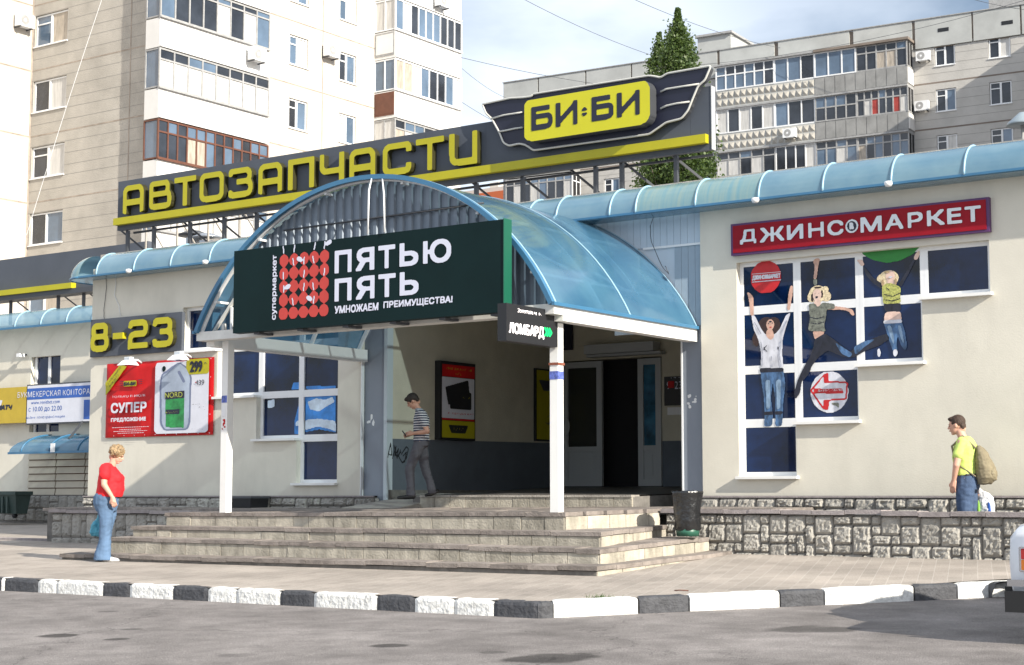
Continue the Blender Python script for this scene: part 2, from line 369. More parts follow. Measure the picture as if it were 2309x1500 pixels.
def road_mat():
    m = bpy.data.materials.new('asphalt'); m.use_nodes = True; t = m.node_tree; b = t.nodes['Principled BSDF']; lk = t.links.new
    b.inputs['Roughness'].default_value = .88; b.inputs['Specular IOR Level'].default_value = .25
    g = N(t, 'ShaderNodeNewGeometry'); P = g.outputs['Position']
    n1 = N(t, 'ShaderNodeTexNoise', inp={'Scale': .7, 'Detail': 7., 'Roughness': .6}); n2 = N(t, 'ShaderNodeTexNoise', inp={'Scale': 90., 'Detail': 3.}); n3 = N(t, 'ShaderNodeTexNoise', inp={'Scale': 3.2, 'Detail': 5.})
    for n in (n1, n2, n3): lk(P, n.inputs['Vector'])
    c = N(t, 'ShaderNodeValToRGB'); e = c.color_ramp.elements; e[0].position = .3; e[0].color = (.150, .137, .131, 1); e[1].position = .72; e[1].color = (.27, .248, .238, 1); lk(n1.outputs['Fac'], c.inputs[0])
    h = N(t, 'ShaderNodeHueSaturation'); lk(c.outputs[0], h.inputs['Color'])
    r = N(t, 'ShaderNodeMapRange', inp={'From Min': .3, 'From Max': .7, 'To Min': .62, 'To Max': 1.38}); lk(n2.outputs['Fac'], r.inputs[0])
    n5 = N(t, 'ShaderNodeTexNoise', inp={'Scale': 34., 'Detail': 2., 'Roughness': .8}); lk(P, n5.inputs['Vector']); r5 = N(t, 'ShaderNodeMapRange', inp={'From Min': .62, 'From Max': .70, 'To Min': 0., 'To Max': .45}); lk(n5.outputs['Fac'], r5.inputs[0]); a5 = N(t, 'ShaderNodeMath', operation='ADD'); lk(r.outputs[0], a5.inputs[0]); lk(r5.outputs[0], a5.inputs[1])
    mt = N(t, 'ShaderNodeMath', operation='MULTIPLY'); lk(a5.outputs[0], mt.inputs[0])
    r3 = N(t, 'ShaderNodeMapRange', inp={'From Min': .3, 'From Max': .7, 'To Min': .80, 'To Max': 1.15}); lk(n3.outputs['Fac'], r3.inputs[0]); lk(r3.outputs[0], mt.inputs[1]); last = mt.outputs[0]
    # oil and damp spots and two filled cracks on the asphalt, each with its own outline
    for px, py, wx, wy, k in [(128,1434,70,9,.30),(262,1442,40,7,.42),(296,1419,34,6,.5),(880,1456,56,9,.34),(1240,1484,125,8,.36),(1110,1471,35,5,.7),(1835,1418,100,11,.5),(540,1478,60,6,.72),(240,1379,40,3,.62)]:
        q = at(px, py, Z=-.3)
        for _ in range(3): q = at(px, py, Z=zroad(q.y))
        d = (q.y/.85); sx = wx*d/3718; sy = sx*.55 if k > .3 else sx*.7
        vm = N(t, 'ShaderNodeVectorMath', operation='SUBTRACT'); vm.inputs[1].default_value = q; lk(P, vm.inputs[0])
        vr = N(t, 'ShaderNodeVectorRotate', rotation_type='Z_AXIS'); vr.inputs['Angle'].default_value = -YAW; lk(vm.outputs[0], vr.inputs['Vector'])
        ns = N(t, 'ShaderNodeVectorMath', operation='MULTIPLY'); ns.inputs[1].default_value = (1/sx, 1/(sx*.75), 0); lk(vr.outputs[0], ns.inputs[0])
        ln = N(t, 'ShaderNodeVectorMath', operation='LENGTH'); lk(ns.outputs[0], ln.inputs[0])
        ad = N(t, 'ShaderNodeMath', operation='ADD'); lk(ln.outputs['Value'], ad.inputs[0]); lk(n3.outputs['Fac'], ad.inputs[1])
        mr = N(t, 'ShaderNodeMapRange', interpolation_type='SMOOTHSTEP', inp={'From Min': 1.2, 'From Max': 1.55, 'To Min': k, 'To Max': 1.}); lk(ad.outputs[0], mr.inputs[0])
        mu = N(t, 'ShaderNodeMath', operation='MULTIPLY'); lk(last, mu.inputs[0]); lk(mr.outputs[0], mu.inputs[1]); last = mu.outputs[0]
    vo = N(t, 'ShaderNodeTexVoronoi', feature='DISTANCE_TO_EDGE', inp={'Scale': .22}); dn = N(t, 'ShaderNodeVectorMath', operation='ADD')
    sc = N(t, 'ShaderNodeVectorMath', operation='SCALE'); sc.inputs['Scale'].default_value = .9; lk(n3.outputs['Color'], sc.inputs[0]); lk(P, dn.inputs[0]); lk(sc.outputs[0], dn.inputs[1]); lk(dn.outputs[0], vo.inputs['Vector'])
    ck = N(t, 'ShaderNodeMapRange', inp={'From Min': .0, 'From Max': .005, 'To Min': .6, 'To Max': 1.}); lk(vo.outputs['Distance'], ck.inputs[0])
    mu = N(t, 'ShaderNodeMath', operation='MULTIPLY'); lk(last, mu.inputs[0]); lk(ck.outputs[0], mu.inputs[1])
    lk(mu.outputs[0], h.inputs['Value']); lk(h.outputs[0], b.inputs['Base Color'])
    bp = N(t, 'ShaderNodeBump', inp={'Strength': .6, 'Distance': .012}); lk(n2.outputs['Fac'], bp.inputs['Height']); lk(bp.outputs[0], b.inputs['Normal'])
    return m
def paving_mat():
    m = bpy.data.materials.new('paving_slabs'); m.use_nodes = True; t = m.node_tree; b = t.nodes['Principled BSDF']; lk = t.links.new
    b.inputs['Roughness'].default_value = .9; b.inputs['Specular IOR Level'].default_value = .2
    g = N(t, 'ShaderNodeNewGeometry'); P = g.outputs['Position']
    br = N(t, 'ShaderNodeTexBrick', inp={'Scale': 1., 'Mortar Size': .005, 'Mortar Smooth': .3, 'Brick Width': .3, 'Row Height': .15, 'Color1': (.38, .335, .295, 1), 'Color2': (.32, .285, .25, 1), 'Mortar': (.425, .385, .345, 1)})
    vr = N(t, 'ShaderNodeVectorRotate', rotation_type='Z_AXIS'); vr.inputs['Angle'].default_value = radians(70.4); lk(P, vr.inputs['Vector']); lk(vr.outputs[0], br.inputs['Vector'])
    n1 = N(t, 'ShaderNodeTexNoise', inp={'Scale': .9, 'Detail': 7.}); n2 = N(t, 'ShaderNodeTexNoise', inp={'Scale': 60., 'Detail': 3.})
    for n in (n1, n2): lk(P, n.inputs['Vector'])
    h = N(t, 'ShaderNodeHueSaturation'); lk(br.outputs[0], h.inputs['Color'])
    r1 = N(t, 'ShaderNodeMapRange', inp={'From Min': .3, 'From Max': .7, 'To Min': .8, 'To Max': 1.2}); lk(n1.outputs['Fac'], r1.inputs[0])
    r2 = N(t, 'ShaderNodeMapRange', inp={'From Min': .3, 'From Max': .7, 'To Min': .85, 'To Max': 1.15}); lk(n2.outputs['Fac'], r2.inputs[0])
    mu = N(t, 'ShaderNodeMath', operation='MULTIPLY'); lk(r1.outputs[0], mu.inputs[0]); lk(r2.outputs[0], mu.inputs[1]); lk(mu.outputs[0], h.inputs['Value']); lk(h.outputs[0], b.inputs['Base Color'])
    bp = N(t, 'ShaderNodeBump', inp={'Strength': .4, 'Distance': .01}); lk(n2.outputs['Fac'], bp.inputs['Height']); lk(bp.outputs[0], b.inputs['Normal'])
    return m
# ============================================================= ground, road, pavement, kerb
def interp(x, T):
    if x <= T[0][0]: return T[0][1]
    for (a, u), (b, v) in zip(T, T[1:]):
        if x <= b: return u+(v-u)*(x-a)/(b-a)
    return T[-1][1]
def zroad(Y): return interp(Y, [(-300, -1.6), (-30, -1.2), (-5, -.81), (12.8, -.24), (17.6, -.086), (19, -.06), (30, .0), (80, .05)])
def zwalk(X, Y):
    return interp(Y, [(12.7, -.093), (15.7, 0), (18.6, .172), (20, .20), (25.2, .33), (40, .33)]) + .0088*max(0, min(-10-X, 13))*interp(Y, [(12.8, 0), (15.7, -.2), (18.6, -.6), (40, -.6)])
mb = MB(); A = road_mat(); Ys = [-300, -30, -5, 0, 5, 9, 12.8, 15, 17.6, 19, 30, 80, 700]; Xs = [-700, -100, -40, -20, -10, 0, 20, 80, 700]
for a, b in zip(Ys, Ys[1:]):
    for c, d in zip(Xs, Xs[1:]): mb.face([(c, a, zroad(a)), (d, a, zroad(a)), (d, b, zroad(b)), (c, b, zroad(b))], A, True)
mb.build('road', kind='structure')
def xk(Y): return interp(Y, [(12.8, -8.83), (16.4, -5.9), (17.3, -5.0), (17.5, 12)])
mb = MB(); A = paving_mat(); Ys = [12.8+.3*i for i in range(12)]+[16.4, 16.7, 17, 17.3, 17.5, 18, 18.3, 18.6, 19, 19.5, 20, 21, 23, 25.2, 27]
def wxs(Y): return [-60, -40, -30, -26, -24, -23, -22, -21, -20, -19, -18, -17, -16, -15, -14, -13, -12, -11, -10, -9.4, (xk(Y)-9)/2, xk(Y)]
for a, b in zip(Ys, Ys[1:]):
    p, q = wxs(a), wxs(b)
    for i in range(len(p)-1): mb.face([(x, y, zwalk(x, y)) for x, y in ((p[i], a), (p[i+1], a), (q[i+1], b), (q[i], b))], A, True)
mb.build('sidewalk', kind='structure')
# painted kerb: one stone after another along a polyline, the paint changes where the photo's does
kb_w = mat('kerb_white', (.72, .72, .70), .85, var=.28, vs_=17, bump=.9, bs=26, spec=.2); kb_b = mat('kerb_black', (.06, .062, .07), .7, var=.25, vs_=10, bump=.8, bs=26)
kerb = thing('kerb', (-8.8, 12.8, -.2), 'low kerb of stones painted black and white between pavement and road', 'kerb', kind='structure')
def kerb_stone(a, b, m, top, hz=.17, r=.03, seed=0):
    """stone from a to b (outer foot line), rounded top edge"""
    a, b = Vector(a), Vector(b); d = (b-a).normalized(); nrm = Vector((-d.y, d.x, 0)); mb = MB(); n = max(4, int((b-a).length/.045)); prof = [(0, -.08), (.002, top-r*1.3), (r*.35, top-r*.4), (r, top), (.15, top)]
    V = []; rg = random.Random(seed)
    for i in range(n+1):
        t = i/n; p = a.lerp(b, t); e = .012 if i in (0, n) else 0
        for j, (q, z) in enumerate(prof):
            k = .006 if 0 < j < 4 else 0; w_ = noise.noise(Vector((p.x*7, p.y*7, j*3.1)))
            V.append(p + nrm*(q+k*w_+(e if j < 4 else 0)) + Vector((0, 0, z-e*(j > 1)+w_*.006*(j > 0))))
    F = [(i*5+j, (i+1)*5+j, (i+1)*5+j+1, i*5+j+1) for i in range(n) for j in range(4)]
    F += [tuple(reversed(range(5))), tuple(n*5+j for j in range(5))]
    mb.mesh(V, F, m); return mb.build('kerb_stone', kerb)
def kx(px, py):   # foot point on the left run
    q = at(px, py, Y=12.78); return q.x
marks = [(-900,'w'),(0,'w'),(8,'b'),(83,'w'),(125,'w'),(230,'b'),(290,'w'),(388,'b'),(467,'w'),(530,'w'),(630,'b'),(705,'w'),(848,'b'),(933,'w'),(1022,'w'),(1112,'b'),(1213,None)]
xs = [kx(p, 1333+.0497*p) for p, _ in marks]; xs[0] = -30
sd_ = 0
def long_run(x0, x1):  # far left, off the picture: alternate blocks
    k = 0; x = x1
    while x > x0: yield max(x-1.0, x0), x, 'bw'[k % 2]; x -= 1.0; k += 1
runs = list(long_run(-30, xs[1])) + [(xs[i], xs[i+1], marks[i][1]) for i in range(1, len(marks)-1)]
for a, b, c in runs:
    sd_ += 1; kerb_stone((a+.004, 12.78, zroad(12.78)), (b-.004, 12.78, zroad(12.78)), kb_b if c == 'b' else kb_w, .155, seed=sd_)
C0 = Vector((xs[-1], 12.78, 0)); C1 = Vector((-8.66, 12.90, 0)); C2 = Vector((-5.75, 16.45, 0)); C3 = Vector((-4.85, 17.35, 0))
def rz(p): return Vector((p.x, p.y, zroad(p.y)))
kerb_stone(rz(C0)+Vector((.006, 0, 0)), rz(C1), kb_b, .155, seed=88)
def onrun(px, py): # intersect view ray's vertical plane with the right run
    r = ray(px, py); d = C2-C1; det = r.x*(-d.y)+r.y*d.x
    t = (C1.x*(-d.y)+C1.y*d.x)/det; p = Vector((r.x*t, r.y*t, 0)); return (p-C1).length/d.length
T = [0]+[onrun(x, 1330) for x in (1441, 1555, 1760, 1860, 2063, 2160, 2275)]+[1.0]
for i in range(len(T)-1):
    kerb_stone(rz(C1.lerp(C2, T[i]+.002)), rz(C1.lerp(C2, T[i+1]-.002)), kb_b if i in (1, 3, 5, 7) else kb_w, .16, seed=50+i)
kerb_stone(rz(C2), rz(C3), kb_w, .16, seed=70)
p = C3.copy(); k = 0
while p.x < 6: q = p+Vector((1.1, .012, 0)); kerb_stone(rz(p), rz(q)-Vector((.01, 0, 0)), kb_b if k % 2 else kb_w, .15, seed=80+k); p = q; k += 1
# ============================================================= rough ashlar walls
def stones(mb, fr, W, H, unit=.122, gap=.016, depth=.04, seed=1, top_row=True):
    """random rectangular stones with split faces on a frame (o,u,v,n)"""
    rg = random.Random(seed); nx = max(1, int(W/unit)); nz = max(1, round(H/unit)); ux = W/nx; uz = H/nz
    used = [[0]*nx for _ in range(nz)]; o, U, V, NN = fr
    for j in range(nz-1, -1, -1):
        for i in range(nx):
            if used[j][i]: continue
            opts = [(2, 1), (2, 1), (1, 1), (2, 2), (2, 2), (2, 3), (1, 1)] if nz > 1 else [(2, 1), (2, 1), (1, 1), (1, 1)]
            a, b = rg.choice(opts)
            while a > 1 and (i+a > nx or any(used[j][i+q] for q in range(a))): a -= 1
            while b > 1 and (j-b+1 < 0 or any(used[j-r][i+q] for q in range(a) for r in range(b))): b -= 1
            for q in range(a):
                for r in range(b): used[j-r][i+q] = 1
            x0, x1, z0, z1 = i*ux+gap/2, (i+a)*ux-gap/2, (j-b+1)*uz+gap/2, (j+1)*uz-gap/2
            nu = 3+3*a; nv = 3+3*b; P = []; s = rg.random()*90; D = depth*(.7+.6*rg.random())
            tx, tz = rg.uniform(-.35, .35), rg.uniform(-.35, .35)
            for vv in range(nv+1):
                for uu in range(nu+1):
                    fu, fv = uu/nu, vv/nv; ed = min(fu, 1-fu, fv, 1-fv)
                    w_ = .45-1.5*abs(noise.noise(Vector((fu*a*2.1+s, fv*b*2.1, s)))) + .5*noise.noise(Vector((fu*a*5+s, fv*b*5, s+7)))
                    hh = 0 if ed == 0 else D*(.75+.55*w_+tx*(fu-.5)+tz*(fv-.5))
                    jx = 0 if ed == 0 else .012*noise.noise(Vector((fu*9+s, fv*9, 3)))
                    P.append(o+U*(x0+(x1-x0)*fu+jx)+V*(z0+(z1-z0)*fv)+NN*max(hh, .0))
            F = []
            for vv in range(nv):
                for uu in range(nu): q = vv*(nu+1)+uu; F.append((q, q+1, q+nu+2, q+nu+1))
            mb.mesh(P, F, M['stone'])
def fr_front(x, y, z): return (Vector((x, y, z)), Vector((1, 0, 0)), Vector((0, 0, 1)), Vector((0, -1, 0)))
def fr_right(x, y, z): return (Vector((x, y, z)), Vector((0, 1, 0)), Vector((0, 0, 1)), Vector((1, 0, 0)))
def caps(mb, x0, x1, y0, y1, z, th, m, step=.5, seed=3, jit=.006):
    rg = random.Random(seed); x = x0
    while x < x1-.05:
        e = min(x+step*rg.uniform(.85, 1.15), x1)
        if x1-e < .12: e = x1
        j = rg.uniform(-jit, jit); mb.box((x+.004, y0+rg.uniform(-jit, jit), z+j), (e-.004, y1, z+th+j), m); x = e
# right parapet
PW = 18.6
par = thing('stone_parapet', (-8, PW, .17), 'long low parapet of rough grey stone right of the steps and the rubbish bin', 'parapet')
mb = MB(); mb.box((-10.72, PW, -.1), (3.5, PW+.24, .665), M['joint']); stones(mb, fr_front(-10.72, PW, .08), 14.2, .585, seed=4); stones(mb, fr_right(3.5, PW, .08), .24, .585, seed=4)
mb.build('stone_wall', par)
mb = MB(); caps(mb, -10.78, -7.75, PW-.06, PW+.28, .675, .05, M['cap'], .42, 5); caps(mb, -7.75, 3.55, PW-.075, PW+.28, .66, .055, M['cap'], .42, 6); mb.build('cap', par)
# left parapet
par2 = thing('stone_parapet', (-21, PW, .1), 'short dark stone parapet behind the woman left of the steps', 'parapet')
LX = at(120, 1150, Y=PW).x
mb = MB(); mb.box((LX, PW, -.1), (-17.3, PW+.24, .60), M['joint']); stones(mb, fr_front(LX, PW, .06), -17.3-LX, .54, seed=14); mb.build('stone_wall', par2)
mb = MB(); caps(mb, LX-.05, -17.3, PW-.06, PW+.28, .61, .05, M['cap'], .5, 8); mb.build('cap', par2)
# low edge further left
mb = MB(); q0 = at(-200, 1222, Y=18.9).x; caps(mb, q0-4, LX-.3, 18.9, 19.15, .02, .13, M['cap'], .9, 9)
mb.build('pavement_edge', **tags('low grey stone edging on the pavement far left, in front of the big green bin', 'edging'))
# ============================================================= entrance steps
stp = thing('entrance_steps', (-14, 15.7, 0), 'broad flight of four worn stone steps up to the supermarket porch', 'steps')
def back(px, py, y=18.5): return at(px, py, Y=y)
# per tier: front y, left x, right x, top z at the front, right-hand back point
TI = [(15.70, -19.05, -9.96, .108, back(1640, 1243), .0, .074), (16.03, -18.42, -10.13, at(1315, 1237, Y=16.03).z, back(1590, 1211), .108, at(265, 1212, Y=16.03).z),
      (16.36, -18.30, -10.32, at(1293, 1199, Y=16.36).z, back(1493, 1184), .31, at(299, 1186, Y=16.36).z), (16.70, -17.97, -11.04, .70, back(1480, 1147), .505, .655)]
def tier(i):
    yf, xl, xr, zt, bk, z0, zl = TI[i]; rg = random.Random(20+i); mb = MB(); T_ = .05; sl = (bk.z-zt)/(bk.y-yf)
    bx = bk.x; yb = 18.58
    # core
    def ztop(x, y): t = max(0, min(1, (x-xl)/(xr-xl))); return (zl+(zt-zl)*t) + sl*(y-yf)
    ov = .03
    P = [(xl, yf, -.1), (xr, yf, -.1), (bx, yb, -.1), (xl, yb, -.1), (xl, yf, ztop(xl, yf)-T_-.004), (xr, yf, ztop(xr, yf)-T_-.004), (bx, yb, ztop(xr, yb)-T_-.004), (xl, yb, ztop(xl, yb)-T_-.004)]
    mb.hexa([Vector(p) for p in P], M['joint'])
    # riser blocks along the front and the right side
    def blocks(a, b, nrm, smax, zb):
        a, b = Vector(a), Vector(b); Ln = (b-a).length; d = (b-a)/Ln; s = 0
        while s < Ln-.02:
            e = min(s+rg.uniform(.28, .52), Ln)
            if Ln-e < .15: e = Ln
            k = .012+rg.uniform(-.005, .005); g = .005
            p0 = a+d*(s+g); p1 = a+d*(e-g); q0 = p0+nrm*k; q1 = p1+nrm*k
            zz0 = ztop(p0.x, p0.y)-T_-.006; zz1 = ztop(p1.x, p1.y)-T_-.006
            V = [Vector((q0.x, q0.y, zb)), Vector((q1.x, q1.y, zb)), Vector((p1.x, p1.y, zb)), Vector((p0.x, p0.y, zb)), Vector((q0.x, q0.y, zz0)), Vector((q1.x, q1.y, zz1)), Vector((p1.x, p1.y, zz1)), Vector((p0.x, p0.y, zz0))]
            mb.hexa(V, M['riser']); s = e
    zb = z0-.16 if i else -.1
    if i: blocks((xl, yf, 0), (xr, yf, 0), Vector((0, -1, 0)), 0, zb)
    dr_ = Vector((bx-xr, yb-yf, 0)).normalized(); nr = Vector((dr_.y, -dr_.x, 0))
    blocks((xr, yf, 0), (bx, yb, 0), nr, 0, zb)
    # tread slabs: a front row and side row overhanging, then a field
    def slab(x0, y0, x1, y1, xr0=None, xr1=None):
        j = rg.uniform(-.005, .005); tl = rg.uniform(-.006, .006)
        a = (x0+.003, y0+.003); b = ((xr0 if xr0 is not None else x1)-.003, y0+.003); c = ((xr1 if xr1 is not None else x1)-.003, y1-.003); d = (x0+.003, y1-.003)
        zz = [ztop(*p)+j+tl*(k in (0, 1)) for k, p in enumerate((a, b, c, d))]
        mb.hexa([Vector((p[0], p[1], z-T_)) for p, z in zip((a, b, c, d), zz)]+[Vector((p[0], p[1], z)) for p, z in zip((a, b, c, d), zz)], M['slab'])
    def xe(y): return xr+(bx-xr)*(y-yf)/(yb-yf)+ov
    ends = yf+(.36 if i < 3 else .42); rows = [(yf-ov, ends)]
    y = ends
    if i < 3:
        x = xl-ov
        while x < xe(yf)-.01:
            e = x+rg.uniform(.42, .55)
            if xe(yf)-e < .3: e = xe(yf)
            slab(x, yf-ov, e, ends, e if e < xe(yf)-.01 else xe(yf), e if e < xe(yf)-.01 else xe(ends)); x = e
        # right-hand side tread
        w = TI[i+1]; 
        while y < yb-.01:
            e = min(y+rg.uniform(.42, .55), yb)
            if yb-e < .2: e = yb
            xin = w[2]+(w[4].x-w[2])*max(0, (y-w[0]))/(yb-w[0])-.35
            slab(xin, y, 0, e, xe(y), xe(e)); y = e
        y = ends
        while y < yb-.01: e = min(y+.5, yb); slab(xl-ov, y, xl+.5, e); y = e
    return mb, ztop, rg, sl
tops = []
for i in range(4):
    mb, zt_, rg, sl = tier(i); tops.append(zt_)
    if i == 3:   # the landing field of slabs
        yf, xl, xr, zt, bk, z0, _ = TI[3]; y = yf-.03
        def xe(y): return xr+(bk.x-xr)*(y-yf)/(18.58-yf)+.03
        def zl(x, y): return zt_(x, min(y, 18.58)) + (.0 if y < 18.58 else (y-18.58)*.012)
        while y < 19.97:
            e = min(y+.4, 19.98); x = xl-.03; off = rg.uniform(.1, .5); first = True
            xr_ = xe(min(y, 18.58)) if y < 18.5 else -9.25
            if y > 18.5: x = -23.2
            while x < xr_-.01:
                f = x+(off if first else rg.uniform(.38, .46)); first = False
                if xr_-f < .2: f = xr_
                j = rg.uniform(-.003, .003); P = [(x+.003, y+.003), (f-.003, y+.003), (f-.003, e-.003), (x+.003, e-.003)]
                mb.hexa([Vector((a, b, zl(a, b)-.05+j)) for a, b in P]+[Vector((a, b, zl(a, b)+j)) for a, b in P], M['slab']); x = f
            y = e
        mb.box((-23.3, 18.86, 0), (-9.28, 19.98, .64), M['joint'])
    mb.build('landing' if i == 3 else 'step', stp)
# raised inner floor of the entrance
FZ0 = at(1100, 1117, Y=19.8).z; FZ1 = 1.06
def finner(y): return FZ0+(FZ1-FZ0)*(y-19.8)/5.2
XI0 = at(946, 1130, Y=19.78).x; XI1 = at(1424, 1130, Y=19.78).x
mb = MB(); P = [(XI0, 19.8), (XI1, 19.8), (-11.3, 25.02), (-16.6, 25.02)]
mb.hexa([Vector((-15.9, 19.82, .5)), Vector((XI1-.01, 19.82, .5)), Vector((-11.31, 25.02, .5)), Vector((-16.6, 25.02, .5))]+[Vector((x, y, finner(y)-.02)) for x, y in ((-15.9, 19.82), (XI1-.01, 19.82), (-11.31, 25.02), (-16.6, 25.02))], M['joint'])
x = XI0; rg = random.Random(5)
while x < XI1-.02:
    e = min(x+.29, XI1); e = XI1 if XI1-e < .1 else e
    mb.box((x+.004, 19.79+rg.uniform(-.003, .003), .6), (e-.004, 19.83, finner(19.8)-.03), M['riser']); x = e
x = XI0
while x < XI1-.02:
    e = min(x+.3, XI1); e = XI1 if XI1-e < .1 else e
    mb.box((x+.003, 19.775, finner(19.8)-.028), (e-.003, 20.0, finner(19.8)+.004), M['conc']); x = e
tile = mat('dark_floor_tile', (.10, .095, .09), .5, var=.2, vs_=4)
mb.face([(XI0, 20, finner(20)), (XI1, 20, finner(20)), (-11.3, 25, finner(25)), (-16.6, 25, finner(25))], tile)
mb.build('inner_step', stp)
mb = MB(); mb.hexa([Vector(p) for p in ((-16.72, 19.1, .6), (XI0+.0, 19.3, .6), (XI0, 20.9, .6), (-16.6, 20.9, .6), (-16.72, 19.1, .715), (XI0, 19.3, .72), (XI0, 20.9, finner(20.9)), (-16.6, 20.9, finner(20.9)))], M['conc']); mb.build('ramp', stp)
# ============================================================= the shop
shop = thing('shop_building', (-14, 20, .2), 'low cream shop building with blue plastic eaves and stepped windows', 'shop')
XL = at(203, 900, Y=20).x; XPL = at(813, 1100, Y=20).x; XSL = at(866, 1100, Y=20).x; XSR = at(1535, 1100, Y=20).x; XPR = at(1585, 1100, Y=20).x; XE = 3.4; ZT = 5.05
def cells(mb, m, xs, zs, Y, holes, reveal, mrev=None):
    xs = sorted(set(round(v, 4) for v in xs)); zs = sorted(set(round(v, 4) for v in zs))
    def hole(i, j):
        if not (0 <= i < len(xs)-1 and 0 <= j < len(zs)-1): return False
        x, z = (xs[i]+xs[i+1])/2, (zs[j]+zs[j+1])/2; return any(a < x < b and c < z < d for a, b, c, d in holes)
    for i in range(len(xs)-1):
        for j in range(len(zs)-1):
            if hole(i, j): continue
            x0, x1, z0, z1 = xs[i], xs[i+1], zs[j], zs[j+1]
            mb.face([(x0, Y, z0), (x1, Y, z0), (x1, Y, z1), (x0, Y, z1)], m); r = mrev or m
            if hole(i-1, j): mb.face([(x0, Y, z1), (x0, Y+reveal, z1), (x0, Y+reveal, z0), (x0, Y, z0)], r)
            if hole(i+1, j): mb.face([(x1, Y, z0), (x1, Y+reveal, z0), (x1, Y+reveal, z1), (x1, Y, z1)], r)
            if hole(i, j-1): mb.face([(x0, Y, z0), (x0, Y+reveal, z0), (x1, Y+reveal, z0), (x1, Y, z0)], r)
            if hole(i, j+1): mb.face([(x0, Y, z1), (x1, Y, z1), (x1, Y+reveal, z1), (x0, Y+reveal, z1)], r)
# stepped window right: columns and rows
cR = [at(x, y, Y=20).x for x, y in ((1667, 1070), (1797, 1070), (1937, 945), (2082, 810), (2233, 655))]
rR = [at(1797, 1074, Y=20).z, at(1937, 948, Y=20).z, at(2082, 815, Y=20).z, at(2233, 660, Y=20).z, at(2229, 541, Y=20).z]
holesR = [(cR[0], cR[k+1], rR[k], rR[k+1]) for k in range(4)]
cL = [at(x, y, Y=20).x for x, y in ((412, 740), (490, 860), (578, 940), (668, 1040), (760, 1040))]
rL = [at(667, 1090, Y=20).z, at(577, 991, Y=20).z, at(490, 896, Y=20).z, at(412, 793, Y=20).z, at(412, 694, Y=20).z]
holesL = [(cL[3-k], cL[4], rL[k], rL[k+1]) for k in range(4)]
RV = .13
mb = MB(); cells(mb, M['plaster'], [XPR, XE]+cR, [.1, ZT]+rR, 20, holesR, RV)
mb.face([(XPR, 20.0, .1), (XPR, 20.0, ZT), (XPR, 20.08, ZT), (XPR, 20.08, .1)], M['plaster'])
mb.face([(XE, 20, .1), (XE, 30, .1), (XE, 30, ZT), (XE, 20, ZT)], M['plaster']); mb.build('wall', shop)
mb = MB(); cells(mb, M['plaster'], [XL, XPL]+cL, [.1, ZT]+rL, 20, holesL, RV)
mb.face([(XPL, 20, .1), (XPL, 20.07, .1), (XPL, 20.07, ZT), (XPL, 20, ZT)], M['plaster'])
mb.face([(XL, 30, .1), (XL, 20, .1), (XL, 20, ZT), (XL, 30, ZT)], M['plaster']); mb.build('wall', shop)
# entrance bay: piers, upper siding, side walls, ceiling, back wall
mb = MB(); mb.face([(XPL, 20.07, .6), (XSL, 20.07, .6), (XSL, 20.07, 4.5), (XPL, 20.07, 4.5)], M['pier']); mbR = MB(); mbR.face([(XSR, 20.07, .6), (XPR, 20.07, .6), (XPR, 20.07, 3.30), (XSR, 20.07, 3.30)], M['pier'])
mb.box((XPL+.42, 20.055, .62), (XSL+.002, 20.20, 4.4), mat('pale_pier_edge', (.50, .56, .60), .5)); mbR.box((XSR-.012, 20.06, .7), (XSR+.012, 20.10, 3.2), M['pvc'])
mb.box((XPL-.004, 20.0-.012, .78), (XPL+.012, 20.05, 3.2), M['pvc'])
for px, py in ((835, 950), (1560, 905)):   # torn paper left on the piers
    q = at(px, py, Y=20.06); r = Ras(q.x-.12, q.z-.16, q.x+.12, q.z+.16, 90); rr = random.Random(px)
    for k in range(16): r.rrect(*(lambda a, b, c, d: (q.x+a, q.z+b, q.x+a+c, q.z+b+d))(rr.uniform(-.09, .05), rr.uniform(-.1, .08), rr.uniform(.01, .05), rr.uniform(.01, .05)), .004)
    r.emit(mb if px < 1000 else mbR, fy(20.07), .002, M['pvc'])
mb.build('entrance_pier', shop); mbR.build('entrance_pier', shop)
mb = MB(); rgp = random.Random(3); x = XPL
while x < XPR-.01:   # siding boards above the bay
    e = min(x+.11, XPR); mb.box((x+.002, 20.045, 4.42), (e-.002, 20.09, ZT), M['siding'])
    if x > -12.1 and e > XSR: mb.box((x+.002, 20.06, 3.26), (e-.002, 20.09, 4.40), mat('grey_blue_siding', (.30, .37, .44), .6, var=.06))
    x = e
mb.box((XSR-.6, 20.035, 4.395), (XPR-.01, 20.09, 4.425), M['pvc']); mb.box((-12.4, 20.075, 3.2), (XPR, 20.12, 4.42), M['siding']); mb.build('siding', shop)
mb = MB(); y0, y1 = 20.0, 25.0; D0, D1 = 1.80, 1.852; m1 = M['plaster2']
mb.face([(XSL, 20.1, D0), (XSL, y1, D1), (XSL, y1, 4.5), (XSL, 20.1, 4.5)], m1); mb.face([(XSL, 20.1, .5), (XSL, y1, .9), (XSL, y1, D1), (XSL, 20.1, D0)], M['dado'])
mb.face([(XSR+.0, y1, .7), (XSR+.0, 20.07, .5), (XSR+.0, 20.07, 4.5), (XSR+.0, y1, 4.5)], m1)
mb.face([(XSL, 20.1, 4.5), (XSL, y1, 4.5), (XSR, y1, 4.5), (XSR, 20.1, 4.5)], m1)
mb.box((XSL, 20.1, finner(20.1)-.12), (XSL+.02, 25.0, finner(22)+.02), M['joint'])
dx = [at(p, 950, Y=25).x for p in (1270, 1356, 1441, 1493)]; dz = at(1440, 806, Y=25).z
